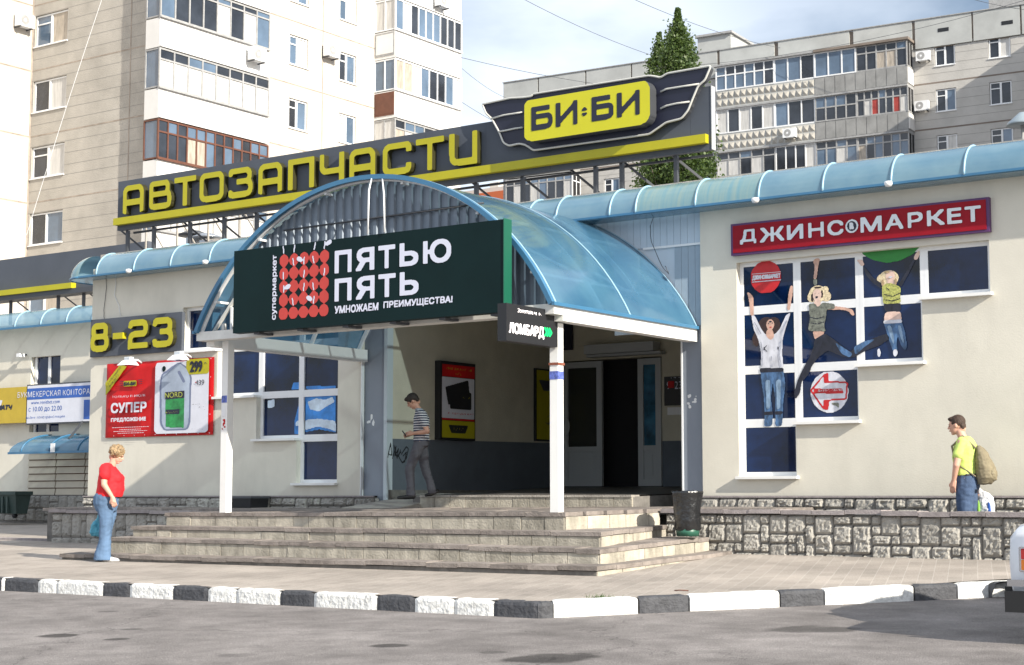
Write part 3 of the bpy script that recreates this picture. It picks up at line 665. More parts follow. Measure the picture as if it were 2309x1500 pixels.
cells(mb, m1, [XSL, XSR, dx[0], dx[3]], [D1, dz, 4.5], 25, [(dx[0], dx[3], 0, dz)], .2); cells(mb, M['dado'], [XSL, XSR, dx[0], dx[3]], [.6, D1], 25, [(dx[0], dx[3], 0, dz)], .2)
# graffiti scribble on the dado
def ell(cx, cz, a, b, t0, t1, n=14): return [(cx+a*cos(t0+(t1-t0)*i/n), cz+b*sin(t0+(t1-t0)*i/n)) for i in range(n+1)]
gq = lambda zx, zy: (lambda p: (p.y, p.z))(at(860+zx/5.356, 870+zy/5.356, X=XSL))
r = Ras(19.9, 1.1, 21.2, 2.0, 110)
for st in ([(80,830),(110,690),(125,840),(95,830)], [(130,880),(175,730),(160,850),(205,760),(190,860),(235,800)], [(230,770),(205,850),(250,930),(300,880),(325,760),(300,735),(240,830)], [(75,870),(100,740)], [(150,720),(190,880)], [(260,850),(300,800),(280,920),(250,930)]): r.stroke([gq(*p) for p in st], .018, rnd=True)
r.emit(mb, fx(XSL), .003, M['black']); mb.build('entrance_wall', shop)
mb = MB(); mb.box((XL+.05, 20.14, 5.0), (XE, 30, 5.12), M['conc']); mb.box((-16.9, 25.3, .5), (XSR, 30, 4.6), M['dark_room']); mb.build('roof', shop)
mb = MB(); mb.box((dx[0]-.1, 25.9, .8), (dx[3]+.1, 26.0, dz+.2), M['dark_room']); mb.box((dx[1]+.35, 25.5, 1.0), (dx[1]+.38, 25.53, dz-.1), M['metal_dark']); mb.box((dx[1]+.02, 25.5, 2.2), (dx[2], 25.53, 2.24), M['metal_dark']); mb.build('dark_hall', shop)
# doors
M['door'] = mat('shade_dimmed_door', (.42, .44, .45), .5)  # white doors, base colour darkened to carry the deep porch shade
def door(x0, x1, z0, z1, y, pan=.62, glass='glass', handle=None):
    mb = MB(); fw = .11
    mb.box((x0, y, z0), (x0+fw, y+.06, z1), M['door']); mb.box((x1-fw, y, z0), (x1, y+.06, z1), M['door']); mb.box((x0+fw, y, z1-fw), (x1-fw, y+.06, z1), M['door']); mb.box((x0+fw, y, z0), (x1-fw, y+.06, z0+fw), M['door'])
    mb.box((x0+fw, y+.002, z0+pan), (x1-fw, y+.058, z0+pan+.09), M['door']); mb.box((x0+fw, y+.02, z0+fw), (x1-fw, y+.05, z0+pan), M['door']); mb.box((x0+fw+.07, y+.012, z0+fw+.07), (x1-fw-.07, y+.02, z0+pan-.07), M['door'])
    d = mb.build('door', shop); mb = MB(); mb.face([(x0+fw, y+.03, z0+pan+.09), (x1-fw, y+.03, z0+pan+.09), (x1-fw, y+.03, z1-fw), (x0+fw, y+.03, z1-fw)], glass); mb.build('door_glass', d)
    if handle:
        mb = MB(); mb.tube([(handle+.09*sin(a), y-.05*min(1, 2*sin(a/1.0)), z0+1.08+.17*cos(a)) for a in [pi*i/12 for i in range(13)]], .014, M['door']); mb.build('handle', d)
    return d
door(dx[0]+.02, dx[1]+.04, finner(25)+.01, dz-.03, 24.95, handle=dx[0]+.1, glass=mat('dim_door_glass', (.03, .033, .03), .08))
gdoor = mat('bright_door_glass', (.03, .13, .22), .1, var=.6, vs_=3)
door(dx[2], dx[3]-.0, finner(25)+.01, dz-.03, 24.96, glass=gdoor)
mb = MB(); p0 = at(1322, 800, Y=24.8); p1 = at(1477, 770, Y=24.8)
mb.box((p0.x, 24.72, p0.z), (p1.x, 24.98, p1.z), M['door']); mb.box((p0.x, 24.8, p0.z-.05), (p1.x+.1, 24.98, p0.z-.005), M['door']); mb.build('shutter_box', shop)
# plinth of split stone under the walls
for x0, x1, s in ((XL-.02, XPL+.35, 31), (XPR, XE, 33)):
    mb = MB(); mb.box((x0, 19.93, .1), (x1, 20.0, .90), M['joint']); stones(mb, fr_front(x0, 19.93, .6), x1-x0, .27, unit=.14, depth=.05, seed=s); stones(mb, fr_front(x0, 19.93, .12), x1-x0, .42, unit=.14, seed=s+1)
    if s == 31: stones(mb, fr_right(x1, 19.93, .6), .12, .27, unit=.12, seed=9)
    mb.box((x0, 19.90, .875), (x1, 20.0, .90), M['cap']); mb.build('plinth', shop)
# windows: frame bars, panes, sills
def stepped(name, cols, rows, right, y, label):
    """cols: x of the five verticals, rows: z of the five horizontals (bottom to top); row k is k+1 (or 4) bays long"""
    n = 4; root = None; F = .055
    mb = MB(); G_ = MB(); SL = []
    for k in range(n):
        xs = cols[:k+2] if right else cols[n-1-k:]
        z0, z1 = rows[k], rows[k+1]
        for i in range(len(xs)-1):
            x0, x1 = xs[i], xs[i+1]
            mb.box((x0, y, z0), (x0+F, y+.07, z1), M['pvc']); mb.box((x1-F, y+.001, z0), (x1, y+.071, z1), M['pvc'])
            mb.box((x0+F, y+.002, z0), (x1-F, y+.068, z0+F*1.1), M['pvc']); mb.box((x0+F, y+.002, z1-F), (x1-F, y+.068, z1), M['pvc'])
            gy = y+(.006 if right else .03); G_.face([(x0+F, gy, z0+F), (x1-F, gy, z0+F), (x1-F, gy, z1-F), (x0+F, gy, z1-F)], M['glass'])
        if right: a, b = (cols[0] if k == 0 else cols[k])-.02, cols[k+1]+.035
        else: a, b = cols[n-1-k]-.05, (cols[n] if k == 0 else cols[n-k])+.02
        s_ = MB(); s_.box((a, 20-.085, z0-.035), (b, y+.005, z0+.004), M['white']); SL.append(s_)
    w_ = mb.build('window', shop, label=label); G_.build('window_glass', w_); [q.build('window_sill', w_) for q in SL]; return w_
stepped('window', cR, rR, True, 20+RV-.03, 'stepped window of ten panes under the red sign')
stepped('window', cL, rL, False, 20+RV-.03, 'stepped window of ten panes behind the left porch post')
# blue eaves: quarter barrel of tinted sheet with ribs
AR = .43; AY = 20.08; AZ = at(1700, 449, Y=19.65).z
aw = MB()
def qarc(t): return (AY-AR*cos(t), AZ+AR*sin(t))    # t 0..pi/2
xr_ = [at(x, y, Y=19.55).x for x, y in ((208, 612), (292, 606), (375, 597), (463, 587), (552, 578))]
xr2 = [at(x, y, Y=19.55).x for x, y in ((1180, 492), (1245, 485), (1366, 483), (1425, 478), (1560, 464), (1703, 447), (1848, 431), (2003, 413), (2168, 395))]+[at(2340, 376, Y=19.55).x]
mids = [xr_[-1]+(xr2[0]-xr_[-1])*k/4 for k in (1, 2, 3)]
ribs = xr_+mids+xr2+[xr2[-1]+.85*k for k in range(1, 5)]; XA0 = ribs[0]; XA1 = XE
ribs = [x for x in ribs if x < XE]+[XE]
awn = None; nA = 10
def panel(x0, x1, m, parent):
    mb = MB(); V = []; F = []; nx = 3
    for i in range(nx+1):
        for k in range(nA+1):
            t = pi/2*k/nA; y, z = qarc(t); sag = .012*sin(pi*i/nx)*sin(2*t); V.append((x0+(x1-x0)*i/nx, y+sag*cos(t), z-sag*sin(t)))
    for i in range(nx):
        for k in range(nA): a = i*(nA+1)+k; F.append((a, a+nA+1, a+nA+2, a+1))
    mb.mesh(V, F, m, True); return mb.build('eaves_panel', parent)
fz = MB(); fz.box((XL, AY-AR-.012, AZ-.022), (XE, AY-AR+.015, AZ+.01), M['blue_trim']); fz.box((XL, AY-AR+.02, AZ-.03), (XE, 20.02, AZ-.018), M['poly']); fz.box((XL+.1, 20.08, AZ), (XE, 20.14, AZ+AR+.02), M['conc'])
eav = fz.build('eaves', shop)
for i in range(len(ribs)-1): panel(ribs[i]+.01, ribs[i+1]-.01, M['poly_old'] if i in (11, 12) else M['poly'], eav)
for x in ribs: mb = MB(); mb.tube([(x, qarc(t)[0]-.008*cos(t), qarc(t)[1]+.008*sin(t)) for t in [pi/2*k/14 for k in range(15)]], .014, M['blue_rib'], 6); mb.build('eaves_rib', eav)
for px, py in ((290, 610), (463, 590), (1703, 450), (2003, 413)):
    mb = MB(); q = at(px, py, Y=19.56); mb.lathe((q.x, 19.56, q.z-.03), [(0, -.02), (.04, -.01), (.055, .02), (.05, .05), (0, .06)], M['pvc'], 10); mb.build('eaves_lamp', eav)
# rounded corner of the eaves at the left end, then along the side
mb = MB(); V = []; F = []; na = 8
for i in range(na+1):
    a = pi/2*i/na; cx, cy = XL+.02, AY
    for k in range(nA+1):
        t = pi/2*k/nA; r = AR*cos(t)+.0; V.append((cx-r*sin(a)*1.25, cy-r*cos(a), AZ+AR*sin(t)))
for i in range(na):
    for k in range(nA): a = i*(nA+1)+k; F.append((a, a+1, a+nA+2, a+nA+1))
mb.mesh(V, F, M['poly_old'], True)
V = []; F = []
for i, yy in enumerate((AY, 22.5, 25.0)):
    for k in range(nA+1): t = pi/2*k/nA; V.append((XL+.02-AR*1.25*cos(t), yy, AZ+AR*sin(t)))
for i in range(2):
    for k in range(nA): a = i*(nA+1)+k; F.append((a, a+1, a+nA+2, a+nA+1))
mb.mesh(V, F, M['poly'], True)
mb.tube([(XL+.02-AR*1.26*sin(pi/2*i/8), AY-AR*1.01*cos(pi/2*i/8), AZ-.01) for i in range(9)]+[(XL+.02-AR*1.26, 25, AZ-.01)], .022, M['blue_trim'], 6)
mb.mesh([(XL+.02, AY, AZ-.02)]+[(XL+.02-AR*1.25*sin(pi/2*i/8), AY-AR*cos(pi/2*i/8), AZ-.02) for i in range(9)], [(0, i+2, i+1) for i in range(8)], M['poly'])
mb.face([(XL+.02, AY, AZ-.02), (XL+.02, 25, AZ-.02), (XL+.02-AR*1.25, 25, AZ-.02), (XL+.02-AR*1.25, AY, AZ-.02)], M['poly']); mb.build('eaves_panel', eav)
# loose cables hanging on the wall
for P, nm in (([(258, 612), (262, 640), (258, 665), (268, 690), (272, 712)], 'white loose cable hanging from the eaves above the opening-hours sign'), ([(238, 612), (240, 650), (234, 700), (235, 726)], 'thin grey cable on the wall above the opening-hours sign near the corner'),
              ([(1478, 478), (1466, 510), (1468, 545), (1492, 600), (1508, 618), (1500, 600)], 'thin dark cable drooping over the pale siding right of the porch roof')):
    pts = [at(x, y, Y=19.985) for x, y in P]; mb = MB(); q = []
    for a, b in zip(pts, pts[1:]):
        for k in range(4): q.append(a.lerp(b, k/4)+Vector((.008*noise.noise(a*5+b*k), 0, 0)))
    mb.tube(q+[pts[-1]], .007 if 'white' in nm else .005, M['pvc'] if 'white' in nm else M['metal_dark'], 5)
    mb.build('cable', **tags(nm, 'cable'))
# ============================================================= porch canopy: barrel vault on two posts
can = thing('porch_canopy', (-14.1, 16.7, .7), 'blue barrel-vaulted plastic porch roof on two white posts over the steps', 'porch')
VX, VZ, VR = -14.1, 1.69, 3.44; YF, YB = 16.45, 20.03; ZF = 3.23
tmax = math.acos((ZF-VZ)/VR)
def va(t, r=VR): return (VX+r*sin(t), VZ+r*cos(t))
nV = 40; mb = MB(); V = []; F = []; ny = 8
for i in range(ny+1):
    for k in range(nV+1):
        t = -tmax+2*tmax*k/nV; y = YF+(YB-YF)*i/ny; s = .014*abs(sin(pi*2*i/ny)); x, z = va(t, VR-s); V.append((x, y, z))
for i in range(ny):
    for k in range(nV): a = i*(nV+1)+k; F.append((a, a+1, a+nV+2, a+nV+1))
mb.mesh(V, F, M['poly_deep'], True); mb.build('roof_sheet', can)
def arc(y, r, w, h, m, name):
    mb = MB(); V = []; F = []
    for k in range(nV+1):
        t = -tmax+2*tmax*k/nV
        for dr_, dy in ((0, 0), (0, w), (h, w), (h, 0)): x, z = va(t, r+dr_); V.append((x, y+dy, z))
    for k in range(nV):
        for q in range(4): a = k*4; F.append((a+q, a+4+q, a+4+(q+1) % 4, a+(q+1) % 4))
    F += [(3, 2, 1, 0), tuple(nV*4+q for q in range(4))]
    mb.mesh(V, F, m); return mb.build(name, can)
arc(YF-.05, VR-.05, .06, .062, M['blue_trim'], 'front_arch')
for y in (YF+.0, 18.2, YB-.05): arc(y+.02, VR+.003, .03, .010, M['blue_rib'], 'rib')
for y in (YF+.03, 17.6, 18.8, YB-.1): arc(y, VR-.07, .04, .055, M['pvc'], 'rafter')
mb = MB()
for t in (-.95, -.6, -.2, .2, .6, .95):
    x, z = va(t, VR-.085); mb = MB(); mb.bar((x, YF+.02, z), (x, YB-.02, z), .04, .03, M['pvc']); mb.build('purlin', can)
mb = MB()
mb.bar((va(.78, VR-.14)[0], 16.9, va(.78, VR-.14)[1]), (va(.93, VR-.14)[0], 18.2, va(.93, VR-.14)[1]), .03, .03, M['pvc']); mb.bar((va(.86, VR-.14)[0], 18.3, va(.86, VR-.14)[1]), (va(1.0, VR-.14)[0], 19.4, va(1.0, VR-.14)[1]), .03, .03, M['pvc'])
mb.build('tie_bar', can)
XF0, XF1 = va(-tmax)[0], va(tmax)[0]; pw = mat('aged_white_beam', (.66, .66, .63), .55, var=.1, vs_=5)
mb = MB(); mb.box((XF0+.0, YF+.0, ZF-.13), (XF1-.0, YF+.2, ZF-.004), pw); mb.build('beam', can)
for s, x in ((1, XF0), (-1, XF1)):
    mb = MB(); mb.box((x, YF+.201, ZF-.20), (x+s*.16, YB-.0, ZF-.006), M['white']); mb.build('beam', can)
mb = MB(); mb.box((XF0-.04, YF-.05, ZF-.03), (XF0, YB, ZF+.012), M['blue_trim']); mb.build('gutter', can); mb = MB(); mb.box((XF1, YF-.05, ZF-.03), (XF1+.04, YB, ZF+.012), M['blue_trim']); mb.build('gutter', can)
XP0 = at(512, 1150, Y=16.82).x; XP1 = at(1259, 1153, Y=16.82).x
mat('blue_sticker', (.10, .14, .45), .5, var=.6, vs_=30)
for x in (XP0, XP1):
    mb = MB(); h = .06; mb.box((x-h, 16.73, .62), (x+h, 16.85, ZF-.13), M['white'])
    p = mb.build('porch_post', can)
    if x == XP1:
        mb = MB()
        for z0, z1 in ((3.02, 3.06), (2.50, 2.53)): mb.box((x-h-.012, 16.72, z0), (x+h+.012, 16.865, z1), M['metal_dark'] if z0 > 3 else mat('rust', (.22, .07, .04), .8, var=.3, vs_=20))
        q = at(1257, 846, Y=16.73); mb.box((x-h-.002, 16.725, q.z-.05), (x+h+.002, 16.853, q.z+.05), mat('blue_sticker', (.10, .14, .45), .5, var=.6, vs_=30))
        mb.build('post_clamp', p)
    else:
        mb = MB(); q = at(512, 900, Y=16.73).z; mb.box((x-h+.01, 16.725, q-.05), (x+h-.01, 16.73, q+.05), MC['blue_sticker']); q = at(510, 925, Y=16.73).z; mb.box((x-h+.02, 16.7255, q-.09), (x+h-.04, 16.731, q+.05), M['pvc'])
        r = Ras(x-.07, 1.7, x+.07, 2.3, 120); q = at(508, 958, Y=16.73).z; rr = random.Random(2)
        for k in range(12): a, b = x-.045+rr.uniform(0, .05), q+rr.uniform(-.07, .07); r.rrect(a, b, a+rr.uniform(.01, .035), b+rr.uniform(.01, .04), .003)
        r.emit(mb, fy(16.73), .003, M['dk_red']); mb.build('sticker', p)
# corrugated gable
mb = MB(); x = XF0+1.05; k = 0; pitch = .075; P = []
while x < XF1-.02: P.append((x, 16.60 if (k//1) % 4 in (0, 1) else 16.635)); x += (.055 if k % 2 == 0 else .02); k += 1
def ztop_(x): return VZ+sqrt(max((VR-.05)**2-(x-VX)**2, 0))
for (xa, ya), (xb, yb) in zip(P, P[1:]):
    za, zb = ztop_(xa), ztop_(xb)
    if min(za, zb) > ZF: mb.face([(xa, ya, ZF+.0), (xb, yb, ZF+.0), (xb, yb, zb), (xa, ya, za)], M['sheetm'])
mb.build('gable_sheet', can)
mb = MB(); a = at(640, 520, Y=16.57); b = at(1090, 458, Y=16.57); mb.tube([a, b], .014, M['metal_dark'], 6)
mb.bar((XF0+.1, 16.7, ZF+.02), (XF0+.95, 16.7, ZF+.95), .04, .04, pw); mb.bar((XF0+.3, 16.7, ZF), (XF0+.3, 16.7, ZF+.12), .05, .05, pw)
for dx_, h in ((.45, .35), (.62, .55)): mb.bar((XF0+dx_, 16.7, ZF), (XF0+dx_, 16.7, ZF+h), .035, .035, M['pvc'])
mb.bar((XF1-.1, 16.72, ZF+.02), (XF1-.95, 16.72, ZF+.95), .04, .04, pw); mb.build('brace', can)
mb = MB()
for P in ([(838, 402), (832, 430), (829, 528)], [(862, 403), (866, 440), (867, 524)]): mb = MB(); mb.tube([at(x, y, Y=16.42 if i == 0 else 16.1) for i, (x, y) in enumerate(P)], .012, M['pvc'], 6); mb.build('hanger', can)
# ============================================================= signs
def box_part(name, parent, a, b, m): mb = MB(); mb.box(a, b, m); return mb.build(name, parent)
def P2(px, py, Y): q = at(px, py, Y=Y); return q.x, q.z
# --- roof sign: long board with raised letters
SY = 21.0
a = P2(267, 412, SY); b = P2(1605, 335, SY); ZB, ZTP = 5.95, 6.90; X0, X1 = a[0], b[0]
M['par_grey'] = mat('pale_end_trim', (.42, .43, .45), .6); rs = thing('roof_sign', (-17, SY, 5.2), 'very long grey roof sign with raised yellow letters and a winged yellow plate', 'roof sign')
mb = MB(); x = X0; 
while x < X1-.01: e = min(x+1.25, X1); mb.box((x+.0015, SY, ZB), (e-.0015, SY+.09, ZTP), M['sign_grey']); x = e
mb.box((X1, SY-.01, ZB), (X1+.012, SY+.10, ZTP), M['par_grey']); mb.build('board', rs)
zs0 = P2(1600, 320, SY-.1)[1]; zs1 = P2(1600, 300, SY-.1)[1]; xs0 = P2(251, 515, SY-.14)[0]
box_part('stripe', rs, (xs0, SY-.10, zs0), (X1-.05, SY-.002, zs1), M['yellow'])
LT = [('А', 278, 325), ('В', 337, 387), ('Т', 394, 442), ('О', 450, 505), ('З', 515, 570), ('А', 582, 636), ('П', 650, 708), ('Ч', 720, 775), ('А', 787, 846), ('С', 862, 927), ('Т', 938, 1000), ('U', 1013, 1076)]
zl0 = P2(278, 483, SY-.12)[1]; zl1 = P2(278, 420, SY-.12)[1]; FR = fy(SY)
for ch, p0, p1 in LT:
    mb = MB(); x0, x1 = P2(p0, 400, SY-.12)[0], P2(p1, 400, SY-.12)[0]
    glyph(ch, x0, zl0, x1, zl1, .108, 70).emit(mb, FR, .12, M['yellow'], .118, M['ltr_side']); mb.build('letter', rs)
# winged emblem, traced on the board plane
zz = lambda zx, zy: P2(1060+zx/3.981, 130+zy/3.98, SY-.14)
wing = [(100,415),(350,362),(480,355),(545,345),(560,325),(1600,160),(1660,168),(1700,178),(1760,140),(2155,70),(2100,200),(2040,250),(1985,380),(1950,470),(1890,545),(1750,580),(1700,615),(1600,685),(560,830),(520,800),(480,778),(430,770),(340,790),(290,760),(255,670),(185,545),(135,500)]
WP = fillet([zz(*p) for p in wing], .04, True, 3)
r = Ras(min(p[0] for p in WP)-.03, min(p[1] for p in WP)-.03, max(p[0] for p in WP)+.03, max(p[1] for p in WP)+.03, 44); r.poly(WP)
mb = MB(); r.emit(mb, FR, .10, M['navy'], .098, M['metal_dark']); em = mb.build('emblem', rs)
tubem = mat('pale_neon_tube', (.55, .54, .50), .35, spec=.6)
mb = MB(); mb.tube([Vector((p[0], SY-.115, p[1])) for p in WP], .017, tubem, 6, cap=False)
for P in ([(190,545),(300,515),(400,500),(460,490)], [(250,665),(330,650),(400,635),(470,625)], [(2050,235),(1900,258),(1760,280),(1705,305)], [(1965,395),(1850,410),(1760,430),(1705,455)]):
    mb.tube([Vector((q[0], SY-.125, q[1])) for q in [zz(*p) for p in P]], .015, tubem, 6)
mb.build('neon_tube', em)
zf = lambda px, py: P2(px, py, SY-.30)
pa, pb = zf(1181, 318), zf(1464, 180); xa, za = pa[0], zf(1181, 320)[1]; xb = pb[0]; zb = zf(1464, 179)[1]
r = Ras(xa, za, xb, zb, 44); r.rrect(xa, za, xb, zb, .13); mb = MB(); r.emit(mb, FR, .30, M['yellow_panel'], .19, M['metal_dark']); pl = mb.build('emblem_plate', rs)
mb = MB(); zc0 = zf(1200, 295)[1]; zc1 = zf(1200, 242)[1]; 
for ch, p0, p1, d in (('Б', 1199, 1246, 0), ('И', 1254, 1302, 0), ('Б', 1335, 1384, 0), ('И', 1392, 1443, 0)):
    x0, x1 = zf(p0, 250)[0], zf(p1, 250)[0]; glyph(ch, x0, zc0, x1, zc1, .080, 90).emit(mb, FR, .305, M['navy'])
q = zf(1318, 252); r = Ras(q[0]-.07, q[1]-.08, q[0]+.07, q[1]+.08, 70); r.disc(q[0], q[1], .058, .068); r.put(abs(r.Z-q[1]) < .012, 0); r.emit(mb, FR, .305, M['navy']); mb.build('lettering', pl)
# stand: posts, rails, diagonals behind the eaves
for px in (290, 349, 430, 507, 580, 1075, 1180, 1345, 1404, 1527):
    q = at(px, 500, Y=SY+.12).x; mb = MB(); mb.box((q-.03, SY+.08, 5.1), (q+.03, SY+.14, ZB), M['metal_dark']); mb.build('stand_post', rs)
for px in (292, 432, 505, 590, 1080, 1190, 1300, 1420, 1530):
    q = at(px, 500, Y=SY+.5).x; mb = MB(); mb.bar((q, SY+.22, ZB+.1), (q+.9, SY+.9, 5.12), .035, .035, M['metal_dark']); mb.build('stand_brace', rs)
mb = MB(); mb.box((X0+.2, SY+.22, ZB-.045), (X1-.1, SY+.26, ZB-.01), M['metal_dark']); mb.build('stand_rail', rs)
for k, px in enumerate((330, 400, 470, 540)):
    q = at(px, 500, Y=22.2).x; mb = MB(); mb.bar((q, 22.2, 5.1), (q, 22.2, 6.5), .03, .03, M['conc']); mb.bar((q, 22.2, 6.4), (q+1.0, 22.2, 5.15), .025, .025, M['conc']); mb.build('stand_lattice', rs)
# --- fascia sign on the wing further left
fs = thing('fascia_sign', (-33, 25.6, 5.7), 'plain dark grey roof board with a yellow lower edge at the far left', 'roof sign')
fx1 = at(333, 545, Y=25.6).x; box_part('board', fs, (-52, 25.6, 5.82), (fx1, 25.85, 6.72), M['sign_grey']); box_part('stripe', fs, (-52, 25.45, 5.80), (at(160, 645, Y=25.45).x, 25.598, 5.93), M['yellow'])
box_part('underside', fs, (-52, 25.5, 5.68), (fx1, 25.9, 5.80), M['metal_dark'])
for px in (26, 133, 190): q = at(px, 690, Y=25.75).x; mb = MB(); mb.box((q-.03, 25.7, 5.1), (q+.03, 25.76, 5.8), M['metal_dark']); mb.bar((q, 25.9, 5.7), (q+.7, 26.3, 5.1), .03, .03, M['metal_dark']); mb.build('stand_post', fs)
# --- opening hours
hs = thing('opening_hours_sign', (-22, 20, 3), 'dark grey panel with raised yellow figures 8-23 on the left wall', 'sign')
HY = 19.93; x0, x1 = P2(203, 800, HY)[0], P2(410, 750, HY)[0]; z0, z1 = P2(203, 806, HY)[1], P2(203, 722, HY)[1]
box_part('board', hs, (x0, HY, z0), (x1, 19.998, z1), M['sign_grey'])
for ch, a, b, ya, yb in (('8', 204, 245, 787, 729), ('-', 254, 276, 0, 0), ('2', 289, 333, 788, 722), ('3', 344, 390, 783, 719)):
    xa, xb = P2(a, 760, HY-.09)[0], P2(b, 760, HY-.09)[0]; mb = MB(); q0, q1 = P2(289, 788, HY-.09)[1], P2(289, 723, HY-.09)[1]
    if ch == '-': zc = (q0+q1)/2; mb.box((xa, HY-.09, zc-.055), (xb, HY-.001, zc+.055), M['yellow'])
    else: glyph(ch, xa, q0, xb, q1, .112, 70).emit(mb, fy(HY), .09, M['yellow'], .089, M['ltr_side'])
    mb.build('letter', hs)
# --- supermarket sign board under the arch
GY = 16.12
x0, x1 = P2(525, 750, GY)[0], P2(1136, 690, GY)[0]; z0, z1 = P2(525, 752, GY)[1], P2(525, 567, GY)[1]
gs = thing('supermarket_sign', (x0, GY, z0), 'big dark green sign with red berries and pale lilac lettering under the blue arch', 'sign')
box_part('board', gs, (x0, GY, z0), (x1, GY+.14, z1), M['green_dark']); mb = MB(); mb.box((x1, GY-.012, z0-.01), (x1+.012, GY+.15, z1+.01), M['green']); mb.build('side_panel', gs)
mb = MB()
for k in range(6): xx = x0+.35+k*.8; mb.box((xx, GY+.05, z0-.03), (xx+.1, GY+.33, z0-.001), M['metal_dark'])
mb.build('bracket', gs)
FG = fy(GY); gz = lambda zx, zy: P2(500+zx/3.4985, 500+zy/3.5, GY)
mb = MB()   # white words
for wd, A, B, bold in (('ПЯТЬ', (893, 232), (1560, 0), .045), ('Ю', (1590, 0), (1815, 0), .045)): pass
def rowbox(zx0, zx1, zyt, zyb, zxr):   # vertical limits measured at zxr
    return gz(zx0, 0)[0], gz(zxr, zyb)[1], gz(zx1, 0)[0], gz(zxr, zyt)[1]
for word, cells_, yt, yb in (('ПЯТЬЮ', [(895,1032),(1062,1210),(1238,1375),(1405,1556),(1590,1815)], 230, 412), ('ПЯТЬ', [(897,1033),(1065,1215),(1240,1378),(1408,1560)], 452, 634)):
    for ch, (c0, c1) in zip(word, cells_):
        bx = rowbox(c0, c1, yt, yb, 895); r = Ras(*bx, 150); r.text(ch, *bx, bold=.056); r.emit(mb, FG, .006, M['lilac'])
bx = rowbox(900, 1243, 668, 728, 900); r = Ras(*bx, 230); r.text('УМНОЖАЕМ', *bx, bold=.035, slant=.05); r.emit(mb, FG, .006, M['lilac'])
bx = rowbox(1283, 1825, 630, 692, 1290); r = Ras(*bx, 230); r.text('ПРЕИМУЩЕСТВА!', *bx, bold=.035, slant=.05); r.emit(mb, FG, .006, M['lilac'])
bx = (gz(410, 0)[0], gz(430, 775)[1], gz(450, 0)[0], gz(430, 262)[1]); r = Ras(*bx, 300); r.text('супермаркет', *bx, bold=.045, rot=True); r.emit(mb, FG, .006, M['lilac']); mb.build('lettering', gs)
mb = MB(); xa, xb = gz(497, 0)[0], gz(815, 0)[0]; zc = [gz(497, y)[1] for y in (308, 412, 516, 620, 726)]; wR = random.Random(4)
r = Ras(xa-.2, zc[-1]-.2, xb+.2, zc[0]+.2, 70)
for j in range(5):
    for i in range(5): r.disc(xa+(xb-xa)*i/4, zc[j], (xb-xa)/8*.93, (zc[0]-zc[4])/8*.93, rot=wR.uniform(-.15, .15))
r.emit(mb, FG, .004, M['red_print']); mb.build('berry_print', gs)
mb = MB(); r = Ras(xa-.2, zc[-1]-.2, xb+.3, zc[0]+.3, 100); sp = (xb-xa)/4
for i, j, d in ((0,0,-.2),(1,0,.2),(3,0,.3),(4,0,.1),(1,1,-.2),(2,1,.1),(3,1,-.3),(0,2,-.1),(2,2,.2),(4,2,.1),(0,3,.1),(2,3,.15),(3,3,-.2),(1,4,-.2),(3,4,.1)):
    x, z = xa+sp*i, zc[j]+.08; r.seg((x, z+.02), (x+.08*d, z+.12), .02)
for i, j, s in ((4,0,1),(2,1,-1),(0,3,1),(3,4,-1)): x, z = xa+sp*i+s*.075, zc[j]+.175; r.disc(x, z, .06, .032, rot=.35*s)
r.emit(mb, FG, .008, M['lilac']); mb.build('stalk_print', gs)
# --- red jeans-shop sign
JY = 19.92; jr = thing('shop_sign', (-9, 20, 4), 'red shop sign with silver-white capital letters above the right stepped window', 'sign')
x0, x1 = P2(1648, 540, JY)[0], P2(2230, 480, JY)[0]; z0, z1 = P2(1648, 577, JY)[1], P2(1648, 506, JY)[1]
box_part('board', jr, (x0, JY, z0), (x1, 19.998, z1), mat('sign_violet_edge', (.09, .03, .12), .5)); mb = MB(); mb.box((x0+.035, JY-.01, z0+.03), (x1-.035, JY-.0005, z1-.03), M['red']); mb.build('face', jr)
silver = mat('silver_letter', (.70, .74, .78), .35, var=.06, vs_=4); FJ = fy(JY-.01); jz = lambda zx, zy: P2(1500+zx/2.679, 420+zy/2.679, JY)
mb = MB(); zr0, zr1 = jz(450, 357)[1], jz(450, 266)[1]; h = zr1-zr0
for word, xs in (('ДЖИНС', [(450,552),(570,722),(733,835),(862,960),(978,1078)]), ('МАРКЕТ', [(1177,1308),(1325,1440),(1462,1556),(1578,1690),(1700,1792),(1806,1908)])):
    for ch, (c0, c1) in zip(word, xs):
        A, B = jz(c0, 0)[0], jz(c1, 0)[0]; z_a = zr0-(.06 if ch == 'Д' else 0)*h*0; r = Ras(A, zr0, B, zr1, 130); r.text(ch, A, zr0, B, zr1, bold=.055); r.emit(mb, FJ, .012, silver)
mb.build('lettering', jr)
cx, cz_ = jz(1126, 0)[0], (zr0+zr1)/2; rr_ = .078; r = Ras(cx-.12, cz_-.12, cx+.12, cz_+.12, 110); r.disc(cx, cz_, rr_*1.15); r.disc(cx, cz_, rr_*.85, v=0)
r2 = Ras(cx-.12, cz_-.12, cx+.12, cz_+.12, 110); r2.text('R', cx-.032, cz_-.045, cx+.036, cz_+.045, bold=.09); r.a = np.maximum(r.a, r2.a); mb = MB(); r.emit(mb, FJ, .012, silver)
r = Ras(cx-.12, cz_-.12, cx+.12, cz_+.12, 60); r.disc(cx, cz_, rr_); r.emit(mb, FJ, .006, M['navy']); mb.build('round_mark', jr)
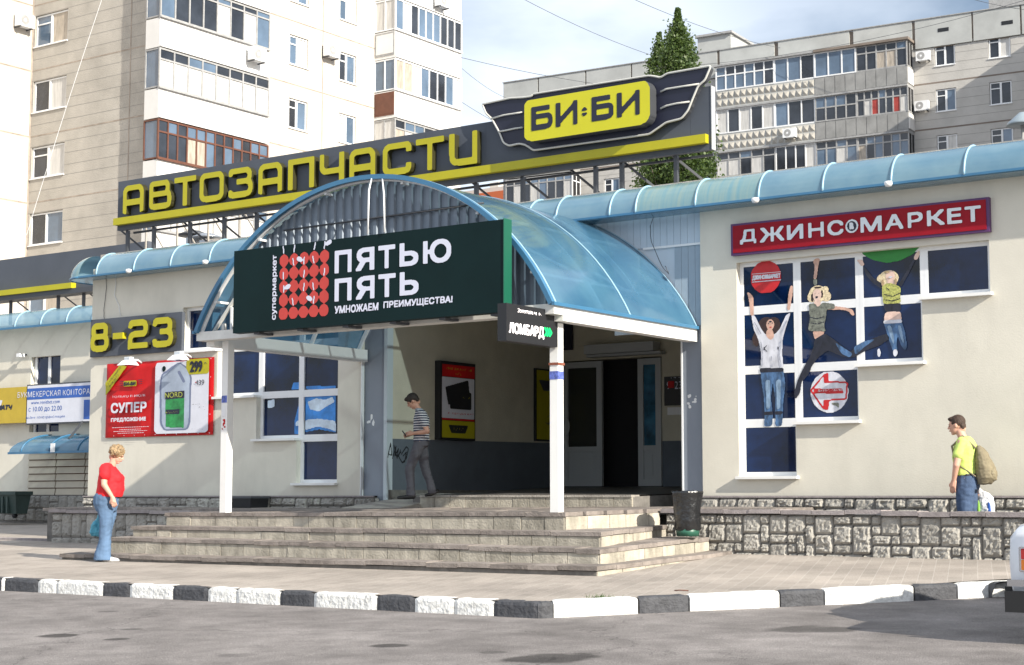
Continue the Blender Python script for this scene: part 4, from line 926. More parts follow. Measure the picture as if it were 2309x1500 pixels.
# --- printed film on the right stepped window: three jumping women, a ball, an arrow badge
FWY = 20.1; FW = fy(FWY); fm = thing('window_film', (-9, FWY, 2), 'printed film with three jumping women on the right stepped window', 'window print')
wz = lambda zx, zy: P2(1640+zx/2.679, 540+zy/2.679, FWY)
C_ = {k: mat('print_'+k, c, .45, var=v*1.3, vs_=s*1.5, stretch=(1, 1, .45) if k in ('jeans', 'faded', 'white', 'black') else None) for k, c, v, s in (('skin', (.58, .36, .28), .2, 9), ('white', (.60, .61, .67), .2, 7), ('tone', (.36, .26, .15), .4, 20), ('fold', (.38, .40, .47), .3, 9), ('dark_hair', (.035, .016, .014), .4, 20), ('blond', (.70, .58, .38), .35, 25), ('grey', (.16, .17, .14), .5, 14), ('black', (.015, .017, .03), .4, 12), ('jeans', (.06, .13, .26), .6, 10), ('camo', (.42, .43, .12), .5, 22), ('red', (.50, .012, .015), .15, 3), ('green', (.02, .22, .03), .1, 3), ('pale_skin', (.72, .52, .44), .15, 9), ('faded', (.20, .30, .43), .35, 9))}
def art(parts, name, lift=0.):
    for i, (c, polys) in enumerate(parts):
        pts = [wz(*p) for P in polys for p in (P[1] if P[0] != 'e' else [(P[1]-P[3], P[2]-P[4]), (P[1]+P[3], P[2]+P[4])])]
        r = Ras(min(p[0] for p in pts)-.08, min(p[1] for p in pts)-.08, max(p[0] for p in pts)+.08, max(p[1] for p in pts)+.08, 130)
        for P in polys:
            if P[0] == 'e':
                a = wz(P[1], P[2]); b = wz(P[1]+P[3], P[2]); d = wz(P[1], P[2]-P[4]); r.disc(a[0], a[1], b[0]-a[0], d[1]-a[1])
            elif P[0] == 's': r.stroke([wz(*p) for p in P[1]], P[2], rnd=True)
            else: r.poly(fillet([wz(*p) for p in P[1]], .03, True, 3))
        mb = MB(); r.emit(mb, FW, .001+lift+.0012*i, C_[c]); mb.build(name, fm)
PP = lambda *p: ('p', list(p))
art([('dark_hair', [PP((190,540),(165,560),(148,600),(160,640),(185,650),(200,600)), ('e', 235, 515, 48, 46), ('e', 280, 515, 40, 46), ('e', 222, 545, 34, 34), ('e', 292, 548, 28, 34)]),
     ('white', [PP((145,458),(165,458),(205,540),(230,575),(285,575),(315,545),(355,458),(384,440),(350,545),(335,600),(332,690),(340,778),(200,785),(205,690),(188,605),(160,545))]),
     ('skin', [PP((118,318),(128,350),(135,390),(140,460),(160,460),(160,400),(158,350),(140,325)), PP((382,280),(398,280),(396,330),(385,380),(378,430),(360,425),(366,380),(370,330)), ('e', 260, 515, 24, 32), PP((238,545),(275,545),(285,590),(262,610),(235,585))]),
     ('jeans', [PP((200,790),(340,785),(352,880),(340,970),(335,1080),(330,1128),(290,1128),(292,1060),(290,960),(276,860),(264,960),(276,1060),(272,1128),(222,1130),(228,1060),(222,960),(210,880))]),
     ('black', [PP((197,778),(342,776),(342,800),(198,806)), PP((222,1040),(280,1038),(280,1060),(222,1062)), PP((288,1040),(335,1036),(335,1056),(288,1060)), ('e', 262, 497, 12, 4), ('e', 250, 508, 5, 4), ('e', 273, 506, 5, 4), ('s', [(222,640),(222,678)], .012), ('s', [(240,640),(224,660),(242,678)], .012), ('s', [(262,650),(262,676)], .01), ('s', [(285,650),(283,676)], .01), ('s', [(305,640),(310,672)], .012)]),
     ('red', [('e', 262, 530, 9, 4)]), ('fold', [('s', [(205,620),(215,700),(210,770)], .016), ('s', [(325,610),(315,700),(325,770)], .016), ('s', [(265,690),(272,770)], .012), ('s', [(165,500),(205,570)], .014), ('s', [(360,490),(330,560)], .014)]), ('faded', [PP((232,850),(262,850),(262,1020),(240,1030)), PP((296,850),(326,845),(322,1020),(300,1030))])], 'figure_print')
art([('blond', [('e', 545, 330, 52, 52), ('e', 510, 350, 26, 30), ('e', 598, 345, 30, 30), ('e', 590, 305, 22, 22)]),
     ('dark_hair', [('e', 514, 352, 8, 26), ('e', 572, 330, 7, 24), ('e', 548, 290, 24, 6)]),
     ('skin', [PP((515,130),(540,112),(562,118),(552,150),(545,200),(540,240),(520,240),(527,190),(528,155)), PP((600,400),(660,405),(720,412),(760,425),(770,460),(755,462),(735,435),(700,425),(600,425)), PP((515,555),(590,555),(575,590),(530,608))]),
     ('pale_skin', [('e', 543, 335, 26, 36), PP((528,365),(562,365),(568,395),(545,412),(520,395))]),
     ('grey', [PP((518,240),(545,238),(545,275),(525,280)), PP((492,388),(530,385),(548,412),(575,380),(650,390),(652,420),(600,422),(598,470),(585,520),(597,556),(488,552),(500,480))]),
     ('black', [PP((590,568),(640,600),(690,640),(745,680),(800,635),(900,590),(965,570),(985,600),(925,640),(840,670),(770,712),(700,710),(610,670),(555,710),(515,760),(490,820),(450,860),(440,930),(412,968),(406,920),(430,840),(465,770),(505,700),(525,640),(528,605)), ('e', 541, 349, 9, 7), ('e', 532, 328, 5, 3), ('e', 555, 326, 5, 3), ('s', [(500,470),(540,480),(590,466)], .012), ('s', [(505,505),(545,512),(588,498)], .012)]),
     ('jeans', [PP((650,620),(720,665),(760,690),(740,715),(690,690)), PP((765,650),(830,615),(900,600),(830,650),(775,700))])], 'figure_print')
art([('green', [PP((805,72),(1165,42),(1120,90),(1040,130),(960,142),(880,125),(825,95))]),
     ('blond', [('e', 975, 235, 60, 48), ('e', 925, 245, 22, 32)]),
     ('black', [PP((820,160),(850,190),(880,230),(945,275),(935,300),(880,265),(835,210)), PP((1115,130),(1140,120),(1090,220),(1050,290),(1035,270),(1080,200)), PP((942,385),(1050,385),(1050,430),(1000,450),(955,435))]),
     ('pale_skin', [('e', 985, 222, 28, 34), PP((780,120),(800,125),(815,120),(830,155),(812,165)), PP((1135,90),(1160,65),(1165,85),(1148,125),(1125,122)), PP((965,245),(1010,245),(1015,285),(970,285)), PP((955,440),(1048,435),(1055,490),(945,495))]),
     ('camo', [PP((935,280),(975,262),(1010,270),(1050,290),(1045,340),(1050,385),(942,390),(938,340))]),
     ('jeans', [PP((945,500),(1055,495),(1075,560),(1088,650),(1075,672),(1050,640),(1030,580),(1025,620),(1028,680),(1000,672),(975,600))]),
     ('faded', [PP((965,520),(990,520),(1010,600),(1008,640),(990,600)), PP((1030,520),(1050,520),(1065,600),(1070,640),(1050,600))]), ('tone', [('e', 940, 262, 8, 22), ('e', 1018, 255, 7, 22), ('e', 965, 198, 18, 7)]), ('black', [('e', 978, 212, 4, 2), ('e', 996, 210, 4, 2), ('s', [(945,330),(1000,345),(1045,325)], .012), ('s', [(950,365),(1000,372),(1045,358)], .012), ('s', [(960,290),(990,320)], .01)]), ('white', [PP((944,488),(1056,482),(1058,505),(946,512)), ('e', 918, 685, 10, 26), ('e', 1017, 685, 14, 22), ('e', 988, 228, 14, 5)])], 'figure_print')
def badge():
    q = wz(232, 228); rx = wz(325, 228)[0]-q[0]; rzz = wz(232, 130)[1]-q[1]; mb = MB(); r = Ras(q[0]-rx-.05, q[1]-rzz-.05, q[0]+rx+.05, q[1]+rzz+.05, 60); r.disc(q[0], q[1], rx, rzz); r.emit(mb, FW, .002, C_['red'])
    bx = (wz(148, 0)[0], q[1]-.035, wz(318, 0)[0], q[1]+.035); r = Ras(bx[0], bx[1]-.05, bx[2], bx[3]+.05, 260); r.text('ДЖИНС®МАРКЕТ', *bx, bold=.05); r.put((abs(abs(r.Z-q[1])-.055) < .005)); r.emit(mb, FW, .004, C_['white']); mb.build('ball_print', fm)
    q = wz(617, 922); rx = wz(732, 922)[0]-q[0]; rzz = wz(617, 797)[1]-q[1]; mb = MB(); r = Ras(q[0]-rx-.05, q[1]-rzz-.05, q[0]+rx+.05, q[1]+rzz+.05, 70); r.disc(q[0], q[1], rx, rzz); r.emit(mb, FW, .002, C_['white'])
    r = Ras(q[0]-rx, q[1]-rzz, q[0]+rx, q[1]+rzz, 90); K = [wz(*p) for p in ((505,912),(582,822),(606,812),(606,862),(712,862),(725,872),(718,962),(612,972),(607,1025),(582,1022))]; r.stroke(K+[K[0]], .022, rnd=True)
    r.poly([wz(*p) for p in ((582,814),(606,812),(606,866),(582,866))]); r.poly([wz(*p) for p in ((582,970),(607,970),(607,1026),(582,1024))]); r.poly([wz(*p) for p in ((523,902),(700,902),(702,930),(523,932))]); r.emit(mb, FW, .004, C_['red'])
    bx = (wz(530, 0)[0], wz(530, 926)[1], wz(696, 0)[0], wz(530, 908)[1]); r = Ras(*bx, 300); r.text('ДЖИНС®МАРКЕТ', *bx, bold=.05); r.emit(mb, FW, .006, C_['white'])
    r = Ras(*wz(620, 1025), *wz(680, 985), 80); r.poly([wz(*p) for p in ((622,988),(676,985),(676,1020),(655,1005),(640,1000))]); r.emit(mb, FW, .004, C_['grey'])
    mb.build('badge_print', fm)
badge()
# --- bright blue printed film in the left stepped window
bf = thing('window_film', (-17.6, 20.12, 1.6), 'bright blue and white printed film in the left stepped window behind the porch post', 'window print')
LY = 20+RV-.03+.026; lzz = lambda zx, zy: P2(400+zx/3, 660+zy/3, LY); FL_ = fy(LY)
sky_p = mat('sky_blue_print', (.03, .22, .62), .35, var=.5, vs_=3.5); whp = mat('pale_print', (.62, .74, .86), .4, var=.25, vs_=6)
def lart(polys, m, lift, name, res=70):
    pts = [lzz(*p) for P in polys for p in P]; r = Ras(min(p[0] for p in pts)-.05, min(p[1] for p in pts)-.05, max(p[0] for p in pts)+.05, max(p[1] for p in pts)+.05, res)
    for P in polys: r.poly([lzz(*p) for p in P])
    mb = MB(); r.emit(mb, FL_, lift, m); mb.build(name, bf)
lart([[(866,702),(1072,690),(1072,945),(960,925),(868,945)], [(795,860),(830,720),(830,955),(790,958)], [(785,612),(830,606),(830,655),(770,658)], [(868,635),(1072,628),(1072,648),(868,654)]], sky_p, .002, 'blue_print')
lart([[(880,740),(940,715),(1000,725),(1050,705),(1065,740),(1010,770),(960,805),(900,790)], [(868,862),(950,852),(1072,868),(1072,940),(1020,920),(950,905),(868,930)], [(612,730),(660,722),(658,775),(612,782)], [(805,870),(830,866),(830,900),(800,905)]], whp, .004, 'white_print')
# --- antifreeze banner on the left wall, two floodlights over it
BY = 19.94; bn = thing('advert_banner', (-22, BY, 1.9), 'red advertising banner with a white canister and price 299 on the left wall', 'banner')
bz = lambda zx, zy: P2(230+zx/6.8185, 780+zy/6.8185, BY); FB = fy(BY)
x0, x1 = bz(65, 0)[0], bz(1712, 0)[0]; z0, z1 = bz(65, 1415)[1], bz(65, 280)[1]
def up(x, y): # height along the banner's own slope line: convert picture y at x
    return bz(x, y)
mb = MB(); nx, nz_ = 40, 20; V = []; F = []
for j in range(nz_+1):
    for i in range(nx+1):
        x, z = x0+(x1-x0)*i/nx, z0+(z1-z0)*j/nz_; ed = min(i, nx-i, j, nz_-j); q = .012*noise.noise(Vector((x*2.2+z*1.5, z*2.2, 0)))+.006*noise.noise(Vector((x*7+z*5, z*3, 4)))
        V.append((x, BY+.03-.02*(ed > 0)+q*(ed > 0), z))
for j in range(nz_):
    for i in range(nx): a = j*(nx+1)+i; F.append((a, a+1, a+nx+2, a+nx+1))
mb.mesh(V, F, M['dk_red'], True); mb.build('sheet', bn)
wp = mat('print_paper_white', (.66, .67, .74), .45, var=.05, vs_=5)
def bart(m, fn, lift, res=90, name='print'):
    r = Ras(x0, z0, x1, z1, res); fn(r); mb = MB(); r.emit(mb, FB, .018+lift, m); mb.build(name, bn)
bart(wp, lambda r: r.rrect(bz(843, 0)[0], bz(860, 1350)[1], bz(1668, 0)[0], bz(860, 262)[1], .07), 0, 60, 'white_field')
bart(M['yellow'], lambda r: (r.poly([bz(*p) for p in ((68,570),(285,300),(405,300),(70,770))]), r.rrect(bz(1318, 0)[0], bz(1318, 445)[1], bz(1668, 0)[0], bz(1318, 210)[1], .06), r.rrect(bz(357, 0)[0], bz(357, 628)[1], bz(560, 0)[0], bz(357, 545)[1], .02)), .004, 90, 'yellow_field')
cl = mat('canister_print', (.36, .42, .52), .4, var=.25, vs_=2.5)
bart(mat('canister_shadow_print', (.16, .19, .30), .4), lambda r: r.poly(fillet([bz(*p) for p in ((900,620),(925,440),(1070,330),(1200,250),(1330,330),(1395,480),(1385,640),(1372,1180),(1330,1290),(960,1300),(905,1200))], .05, True)), .003, 80, 'canister_edge')
bart(cl, lambda r: (r.poly(fillet([bz(*p) for p in ((925,620),(945,450),(1085,370),(1200,262),(1310,350),(1370,480),(1360,640),(1345,1180),(1310,1275),(980,1285),(935,1190))], .05, True)), r.poly([bz(*p) for p in ((1170,395),(1215,385),(1300,555),(1262,575))], 0)), .005, 90, 'canister_print')
bart(M['green_dark'], lambda r: r.disc(*bz(968, 355), .045, .05), .007, 90, 'cap_print')
bart(mat('green_print', (.02, .24, .06), .4, var=.5, vs_=7), lambda r: r.poly([bz(*p) for p in ((990,825),(1285,795),(1275,1262),(1000,1250))]), .008, 60, 'green_label')
bart(M['navy'], lambda r: (r.poly([bz(*p) for p in ((990,715),(1285,690),(1283,800),(990,825))]), r.poly([bz(*p) for p in ((1000,985),(1210,972),(1208,1048),(1000,1052))]),
     r.text('299', bz(1378, 0)[0], bz(1378, 410)[1], bz(1568, 0)[0], bz(1378, 240)[1], bold=.05), r.text('99к.', bz(1592, 0)[0], bz(1600, 290)[1], bz(1645, 0)[0], bz(1600, 250)[1], bold=.04), r.text('руб.', bz(1592, 0)[0], bz(1600, 385)[1], bz(1645, 0)[0], bz(1600, 345)[1], bold=.04),
     r.text('439', bz(1465, 0)[0], bz(1465, 612)[1], bz(1600, 0)[0], bz(1465, 525)[1], bold=.03), [r.seg(bz(285, 545+30*k), bz(352, 548+28*k), .012) for k in range(3)], [r.seg(bz(565, 530+30*k), bz(635, 520+30*k), .012) for k in range(3)],
     r.text('БИ-БИ', bz(368, 0)[0], bz(368, 615)[1], bz(548, 0)[0], bz(368, 560)[1], bold=.09), [r.text(t, bz(a, 0)[0], bz(a, y)[1]-.022, bz(1635, 0)[0], bz(a, y)[1]+.004, bold=.03) for t, a, y in (('АНТИФРИЗ NORD', 1415, 895), ('КОНЦЕНТРАТ', 1465, 935), ('Россия', 1540, 970), ('по 31 июля 2010', 1420, 1275))]), .011, 230, 'dark_print')
bart(M['dk_red'], lambda r: r.seg(bz(1450, 562), bz(1595, 558), .010), .013, 130, 'price_stroke')
def ywords(r):
    r.text('NORD', bz(1003, 0)[0], bz(1003, 802)[1], bz(1272, 0)[0], bz(1003, 722)[1]); r.text('АНТИФРИЗ', bz(1008, 0)[0], bz(1008, 1042)[1], bz(1200, 0)[0], bz(1008, 1012)[1], bold=.04)
bart(mat('olive_print', (.42, .45, .08), .5), ywords, .014, 240, 'label_print')
def wwords(r):
    for t, a, b, yb, yt, bo in (('ТОЛЬКО В ИЮЛЕ', 190, 722, 808, 768, .06), ('СУПЕР', 180, 727, 1040, 880, .05), ('ПРЕДЛОЖЕНИЕ', 185, 722, 1182, 1110, .07)): r.text(t, bz(a, 0)[0], bz(a, yb)[1], bz(b, 0)[0], bz(a, yt)[1], bold=bo)
    for k, (a, b) in enumerate(((178, 740), (290, 620), (200, 712), (262, 660))):
        q0, q1 = bz(a, 1262+29*k), bz(b, 1262+29*k); x = q0[0]; rr = random.Random(k)
        while x < q1[0]: e = x+rr.uniform(.02, .06); r.seg((x, q0[1]), (min(e, q1[0]), q0[1]), .009); x = e+.015
    for k in range(11): r.disc(x0+.03+(x1-x0-.06)*k/10, z0+.03, .009)
    for k in range(5): r.disc(x0+.02, z0+.03+(z1-z0-.06)*k/4, .009); r.disc(x1-.02, z0+.03+(z1-z0-.06)*k/4, .009)
bart(wp, wwords, .014, 230, 'white_print')
def dwords(r):   # diagonal words on the yellow corner stripe
    a, b = Vector(bz(95, 640)), Vector(bz(330, 330)); d = (b-a).normalized(); n = Vector((-d.y, d.x))
    for t, off in (('СУПЕРМАРКЕТ', .03), ('ДЛЯ АВТО', -.03)):
        T = glyphs(t); P = [p for q in T for p in q]; w_ = max(p[0] for p in P); L_ = (b-a).length*(.95 if off > 0 else .6)
        r.wind([[tuple(a+d*(.05+p[0]/w_*L_)+n*(off-.02+p[1]*.055)) for p in q] for q in T])
bart(M['navy'], dwords, .012, 240, 'stripe_print')
for i, (px, py) in enumerate(((290, 818), (403, 806))):
    q = at(px, py, Y=19.66); f = thing('floodlight', (q.x, 19.66, q.z), 'white floodlight over the left half of the red banner' if i == 0 else 'white floodlight over the canister picture on the red banner', 'floodlight', 'floodlights over the red banner')
    mb = MB(); mb.hexa([q+Vector(p) for p in ((-.16, -.13, -.05), (.16, -.13, -.05), (.16, .1, -.05), (-.16, .1, -.05), (-.09, -.06, .04), (.09, -.06, .04), (.09, .06, .05), (-.09, .06, .05))], M['pvc']); mb.box(q+Vector((-.07, -.04, .045)), q+Vector((.07, .05, .10)), M['pvc'])
    for k in range(3): mb.box(q+Vector((-.072, -.043, .055+.014*k)), q+Vector((.072, .053, .06+.014*k)), M['siding'])
    mb.build('housing', f); mb = MB(); mb.face([q+Vector(p) for p in ((-.15, -.12, -.052), (-.15, .09, -.052), (.15, .09, -.052), (.15, -.12, -.052))], M['glass']); mb.build('lamp_glass', f)
    mb = MB(); mb.tube([q+Vector((0, .04, .05)), q+Vector((0, .2, .06)), Vector((q.x, 19.998, q.z+.0))], .018, M['pvc'], 6); mb.build('arm', f)
# --- framed posters in the entrance
def side_poster(y0, y1, z0, z1, name, lab):
    t = thing(name, (XSL, y0, z0), lab, 'poster'); mb = MB(); mb.box((XSL+.004, y0-.0, z0), (XSL+.12, y1, z1), M['black']); mb.build('frame', t); return t
q = [at(x, y, X=XSL+.12) for x, y in ((985, 812), (1072, 820), (1072, 995))]; ya, yb, zt_p, zb_p = at(993, 900, X=XSL+.12).y, q[1].y, q[0].z, q[2].z
fp = side_poster(ya-.0, yb, zb_p, zt_p, 'framed_poster', 'black framed poster with two dark cards behind the man with the phone'); FX = fx(XSL+.12); H = zt_p-zb_p; Wd = yb-ya
def pr(m, fn, lift, name, res=90): r = Ras(ya, zb_p, yb, zt_p, res); fn(r); mb = MB(); r.emit(mb, FX, lift, m); mb.build(name, fp)
pr(wp, lambda r: r.rrect(ya+.04, zb_p+.28*H, yb-.03, zt_p-.2*H, .01), .003, 'paper')
pr(M['dk_red'], lambda r: (r.rrect(ya+.04, zt_p-.195*H, yb-.03, zt_p-.04*H, .01), r.rrect(ya+.04, zb_p+.25*H, yb-.03, zb_p+.275*H, .002), r.text('теперь', ya+.2, zb_p+.40*H, ya+.52, zb_p+.44*H, bold=.06), r.text('в продаже!', ya+.2, zb_p+.32*H, ya+.9, zb_p+.36*H, bold=.05)), .005, 'red_print', 200)
pr(M['yellow'], lambda r: (r.rrect(ya+.04, zb_p+.03*H, yb-.03, zb_p+.245*H, .01), r.text('НОВЫЕ ДИСКОНТНЫЕ', ya+.1, zt_p-.11*H, yb-.1, zt_p-.075*H, bold=.02), r.text('КАРТЫ', ya+.4, zt_p-.17*H, yb-.4, zt_p-.135*H, bold=.02)), .007, 'yellow_print', 220)
pr(M['black'], lambda r: (r.poly([(ya+.12, zt_p-.33*H), (ya+.78*Wd, zt_p-.22*H), (ya+.84*Wd, zt_p-.5*H), (ya+.2, zt_p-.55*H)]), r.rrect(ya+.25, zt_p-.6*H, ya+.87*Wd, zt_p-.38*H, .02), r.poly([(ya+.22*Wd, zb_p+.19*H), (ya+.78*Wd, zb_p+.19*H), (ya+.7*Wd, zb_p+.09*H), (ya+.3*Wd, zb_p+.09*H)])), .009, 'card_print')
pr(M['yellow'], lambda r: (r.text('БИ-БИ', ya+.36*Wd, zb_p+.115*H, ya+.64*Wd, zb_p+.165*H, bold=.08), r.text('БИ-БИ', ya+.6, zt_p-.47*H, ya+.8, zt_p-.43*H, bold=.08)), .011, 'logo_print', 130)
ya2, yb2 = at(1208, 900, X=XSL+.05).y, at(1262, 900, X=XSL+.05).y; z2b, z2t = at(1208, 994, X=XSL+.05).z, at(1208, 830, X=XSL+.05).z
t2 = thing('yellow_poster', (XSL, ya2, z2b), 'yellow poster with a dark winged mark half hidden by the right porch post', 'poster'); mb = MB(); mb.box((XSL+.004, ya2, z2b), (XSL+.05, yb2, z2t), M['black']); mb.build('frame', t2)
mb = MB(); mb.face([(XSL+.053, ya2+.03, z2b+.03), (XSL+.053, yb2-.03, z2b+.03), (XSL+.053, yb2-.03, z2t-.03), (XSL+.053, ya2+.03, z2t-.03)], M['yellow']); mb.build('paper', t2)
r = Ras(ya2, z2b, yb2, z2t, 80); w2 = yb2-ya2; h2 = z2t-z2b; r.poly([(ya2+.12*w2, z2t-.16*h2), (ya2+.9*w2, z2t-.16*h2), (ya2+.75*w2, z2t-.3*h2), (ya2+.3*w2, z2t-.3*h2)])
for k, s in enumerate(('ЦЕНЫ', 'НИЖЕ', 'РЫНКА')): r.text(s, ya2+.3*w2, z2b+(.42-.1*k)*h2, ya2+.95*w2, z2b+(.48-.1*k)*h2, bold=.08)
mb = MB(); r.emit(mb, fx(XSL+.053), .003, M['metal_dark']); mb.build('print', t2)
def wallbox(name, px0, py0, px1, py1, lab, cat, m, Y=24.96, th=.03):
    a, b = at(px0, py1, Y=Y), at(px1, py0, Y=Y); t = thing(name, (a.x, Y, a.z), lab, cat); mb = MB(); mb.box((a.x, Y, a.z), (b.x, Y+th, b.z), m); mb.build('panel', t); return t, a, b
t, a, b = wallbox('hours_sign', 1498, 848, 1540, 915, 'small dark sign reading 9-23 on the wall right of the doors', 'sign', mat('dim_sign', (.03, .028, .03), .5))
b.x = min(b.x, XSR+.3); r = Ras(a.x, a.z, b.x, b.z, 150); r.text('9–23', a.x+.05, a.z+.28, b.x-.02, a.z+.42, bold=.03); r.text('СУПЕРМАРКЕТ', a.x+.05, a.z+.47, b.x-.02, a.z+.5); mb = MB(); r.emit(mb, fy(24.96), .003, M['lilac']); mb.build('lettering', t)
mb = MB(); mb.box((a.x+.08, 24.952, b.z-.2), (a.x+.2, 24.959, b.z-.08), M['dk_red']); mb.build('logo', t)
wallbox('paper_notice', 1505, 918, 1536, 936, 'small white paper notice under the dark sign by the doors', 'notice', M['pvc'], th=.01)
wallbox('wall_panel', 1263, 715, 1288, 790, 'narrow dark blue panel high on the entrance back wall beside the porch post', 'panel', M['navy'], Y=24.9, th=.06)
# --- pawnshop box sign on the porch post
ps = thing('projecting_sign', (XP1, 16.6, 2.4), 'black box sign with bright sunlit white letters and green arrows fixed to the right porch post', 'sign')
PX = XP1+.062; ya = at(1142, 720, X=PX).y; yb = 16.72; zt2, zb2 = at(1142, 683, X=PX).z, at(1142, 768, X=PX).z
mb = MB(); mb.box((PX-.13, ya, zb2), (PX, yb, zt2), M['black']); mb.build('box', ps)
kz = lambda zx, zy: (lambda p: (p.y, p.z))(at(1120+zx/6.25, 660+zy/6.25, X=PX)); glow = mat('sun_glow_letter', (.9, .85, .85), .4, emit=((1, .93, .93), .9)); glg = mat('glow_green_arrow', (.0, .5, .12), .4, emit=((.02, .75, .2), .5))  # emission stands in for sun on the white letters; arrows glow likewise
mb = MB(); A, B = kz(172, 560), kz(662, 420); zlo, zhi = kz(180, 562)[1], kz(180, 418)[1]; r = Ras(A[0], zlo-.1, B[0], zhi, 200); r.text('ЛОМБАРД', A[0], zlo-.028, B[0], zhi, bold=.025); r.emit(mb, fx(PX), .004, glow)
A, B = kz(290, 275), kz(490, 240); zlo, zhi = kz(290, 280)[1], kz(290, 215)[1]; r = Ras(A[0], zlo, B[0], zhi, 260); r.text('Золотой', A[0], zlo, B[0], zhi, bold=.02, slant=.15); r.emit(mb, fx(PX), .004, glow)
A, B = kz(495, 275), kz(635, 240); r = Ras(A[0], zlo, B[0], zhi, 160); r.text('ВЕК', A[0], zlo, B[0], zhi-.01, bold=.06); r.emit(mb, fx(PX), .004, glow); mb.build('lettering', ps)
mb = MB(); zlo, zhi = kz(680, 622)[1], kz(680, 485)[1]
for k in range(3): y = kz(675+33*k, 550)[0]; r = Ras(y-.02, zlo, y+.2, zhi, 120); d = kz(705, 550)[0]-kz(675, 550)[0]; r.stroke([(y, zhi-.015), (y+d, (zlo+zhi)/2), (y, zlo+.015)], .03, rnd=True); r.emit(mb, fx(PX), .004, glg)
mb.build('arrows', ps)
# ============================================================= left wing behind
WY = 25.2; wing_ = thing('shop_wing', (-34, WY, .3), 'lower cream wing set back at the far left with louvred panels', 'shop')
wx = [P2(70, 830, WY)[0], P2(136, 830, WY)[0]]; wzs = [P2(70, 975, WY)[1], P2(70, 806, WY)[1]]
mb = MB(); cells(mb, M['plaster'], [-52, XL+1]+wx, [.2, 5.0]+wzs, WY, [(wx[0], wx[1], wzs[0], wzs[1])], .16); mb.face([(-52, 30, 4.95), (-52, WY+.2, 4.95), (XL+1, WY+.2, 4.95), (XL+1, 30, 4.95)][::-1], M['conc']); mb.build('wall', wing_)
mb = MB(); mb.box((wx[0]+.02, WY+.1, wzs[0]), (wx[0]+.1, WY+.16, wzs[1]), M['pvc']); mb.box(((wx[0]+wx[1])/2-.03, WY+.1, wzs[0]), ((wx[0]+wx[1])/2+.06, WY+.16, wzs[1]), M['pvc']); mb.box((wx[1]-.06, WY+.1, wzs[0]), (wx[1], WY+.16, wzs[1]), M['pvc'])
w_ = mb.build('window', wing_); mb = MB(); mb.face([(wx[0], WY+.13, wzs[0]), (wx[1], WY+.13, wzs[0]), (wx[1], WY+.13, wzs[1]), (wx[0], WY+.13, wzs[1])], M['glass']); mb.build('window_glass', w_)
lx0, lx1 = P2(62, 1080, WY-.05)[0], XL+.2; lz0, lz1 = P2(62, 1117, WY-.05)[1], P2(62, 1000, WY-.05)[1]
lou = mat('cream_louvre', (.50, .45, .36), .7, var=.06); mb = MB(); x = lx0
while x < lx1:
    e = x+1.02; z = lz0
    while z < lz1-.02: mb.hexa([Vector(p) for p in ((x+.02, WY-.075, z+.012), (e-.02, WY-.075, z+.012), (e-.02, WY-.02, z+.012), (x+.02, WY-.02, z+.012), (x+.02, WY-.045, z+.155), (e-.02, WY-.045, z+.155), (e-.02, WY-.02, z+.155), (x+.02, WY-.02, z+.155))], lou); z += .165
    x = e
mb.box((lx0, WY-.02, lz0), (lx1, WY, lz1), mat('louvre_gap', (.10, .05, .03), .9)); mb.build('louvre_panel', wing_)
mb = MB(); mb.box((-52, WY-.07, .1), (XL+.2, WY, .93), M['joint']); stones(mb, fr_front(-40, WY-.07, .3), 40+XL, .60, unit=.16, seed=41); mb.build('plinth', wing_)
wv = MB(); V = []; F = []; xs = [-44+.0]; 
rb = [P2(px, 740, WY-.5)[0] for px in (-60, 22, 80, 138, 196)]; rb = [rb[0]-.9*k for k in range(9, 0, -1)]+rb+[rb[-1]+.9]
AZ2 = AZ+.0
wv.box((rb[0], WY-.47, AZ2-.04), (XL+.0, WY-.44, AZ2+.01), M['blue_trim']); e2 = wv.build('eaves', wing_)
for i in range(len(rb)-1):
    mb = MB(); V = []; F = []
    for x in (rb[i], rb[i+1]):
        for k in range(nA+1): t = pi/2*k/nA; V.append((min(x, XL), WY+.08-AR*cos(t), AZ2+AR*sin(t)))
    for k in range(nA): F.append((k, k+nA+1, k+nA+2, k+1))
    mb.mesh(V, F, M['poly'], True); mb.build('eaves_panel', e2)
    mb = MB(); mb.tube([(rb[i], WY+.08-(AR+.01)*cos(pi/2*k/10), AZ2+(AR+.01)*sin(pi/2*k/10)) for k in range(11)], .018, M['blue_rib'], 5); mb.build('eaves_rib', e2)
# small barrel awning over the louvres
aw2 = thing('small_awning', (-31, WY-.6, 2), 'small blue barrel awning over the louvred panels at the far left', 'awning')
a0 = at(3, 1022, Y=WY-.9); a1 = at(3, 975, Y=WY-.3); X0_, X1_ = a0.x+.2, XL+.1; mb = MB(); V = []; F = []; n = 8; hh = .42
for x in (X0_, X1_):
    for k in range(n+1): t = pi/2*k/n; V.append((x+(.25*(1-cos(t)) if x == X0_ else 0)*0+(.45*sin(t)**2 if x == X0_ else 0), WY-.85*cos(t), a0.z+hh*sin(t)))
for k in range(n): F.append((k, k+n+1, k+n+2, k+1))
mb.mesh(V, F, M['poly_deep'], True); mb.build('sheet', aw2)
for x in [X0_+.45+.98*k for k in range(9)]:
    if x < X1_: mb = MB(); mb.tube([(x, WY-.86*cos(pi/2*k/8), a0.z+(hh+.01)*sin(pi/2*k/8)) for k in range(9)], .02, M['blue_trim'], 5); mb.build('rib', aw2)
mb = MB(); mb.box((X0_, WY-.88, a0.z-.03), (X1_, WY-.84, a0.z+.02), M['blue_trim']); mb.bar((X0_+1.8, WY-.03, a0.z+.9), (X0_+1.8, WY-.6, a0.z+.3), .04, .04, M['metal_dark']); mb.build('front_rail', aw2)
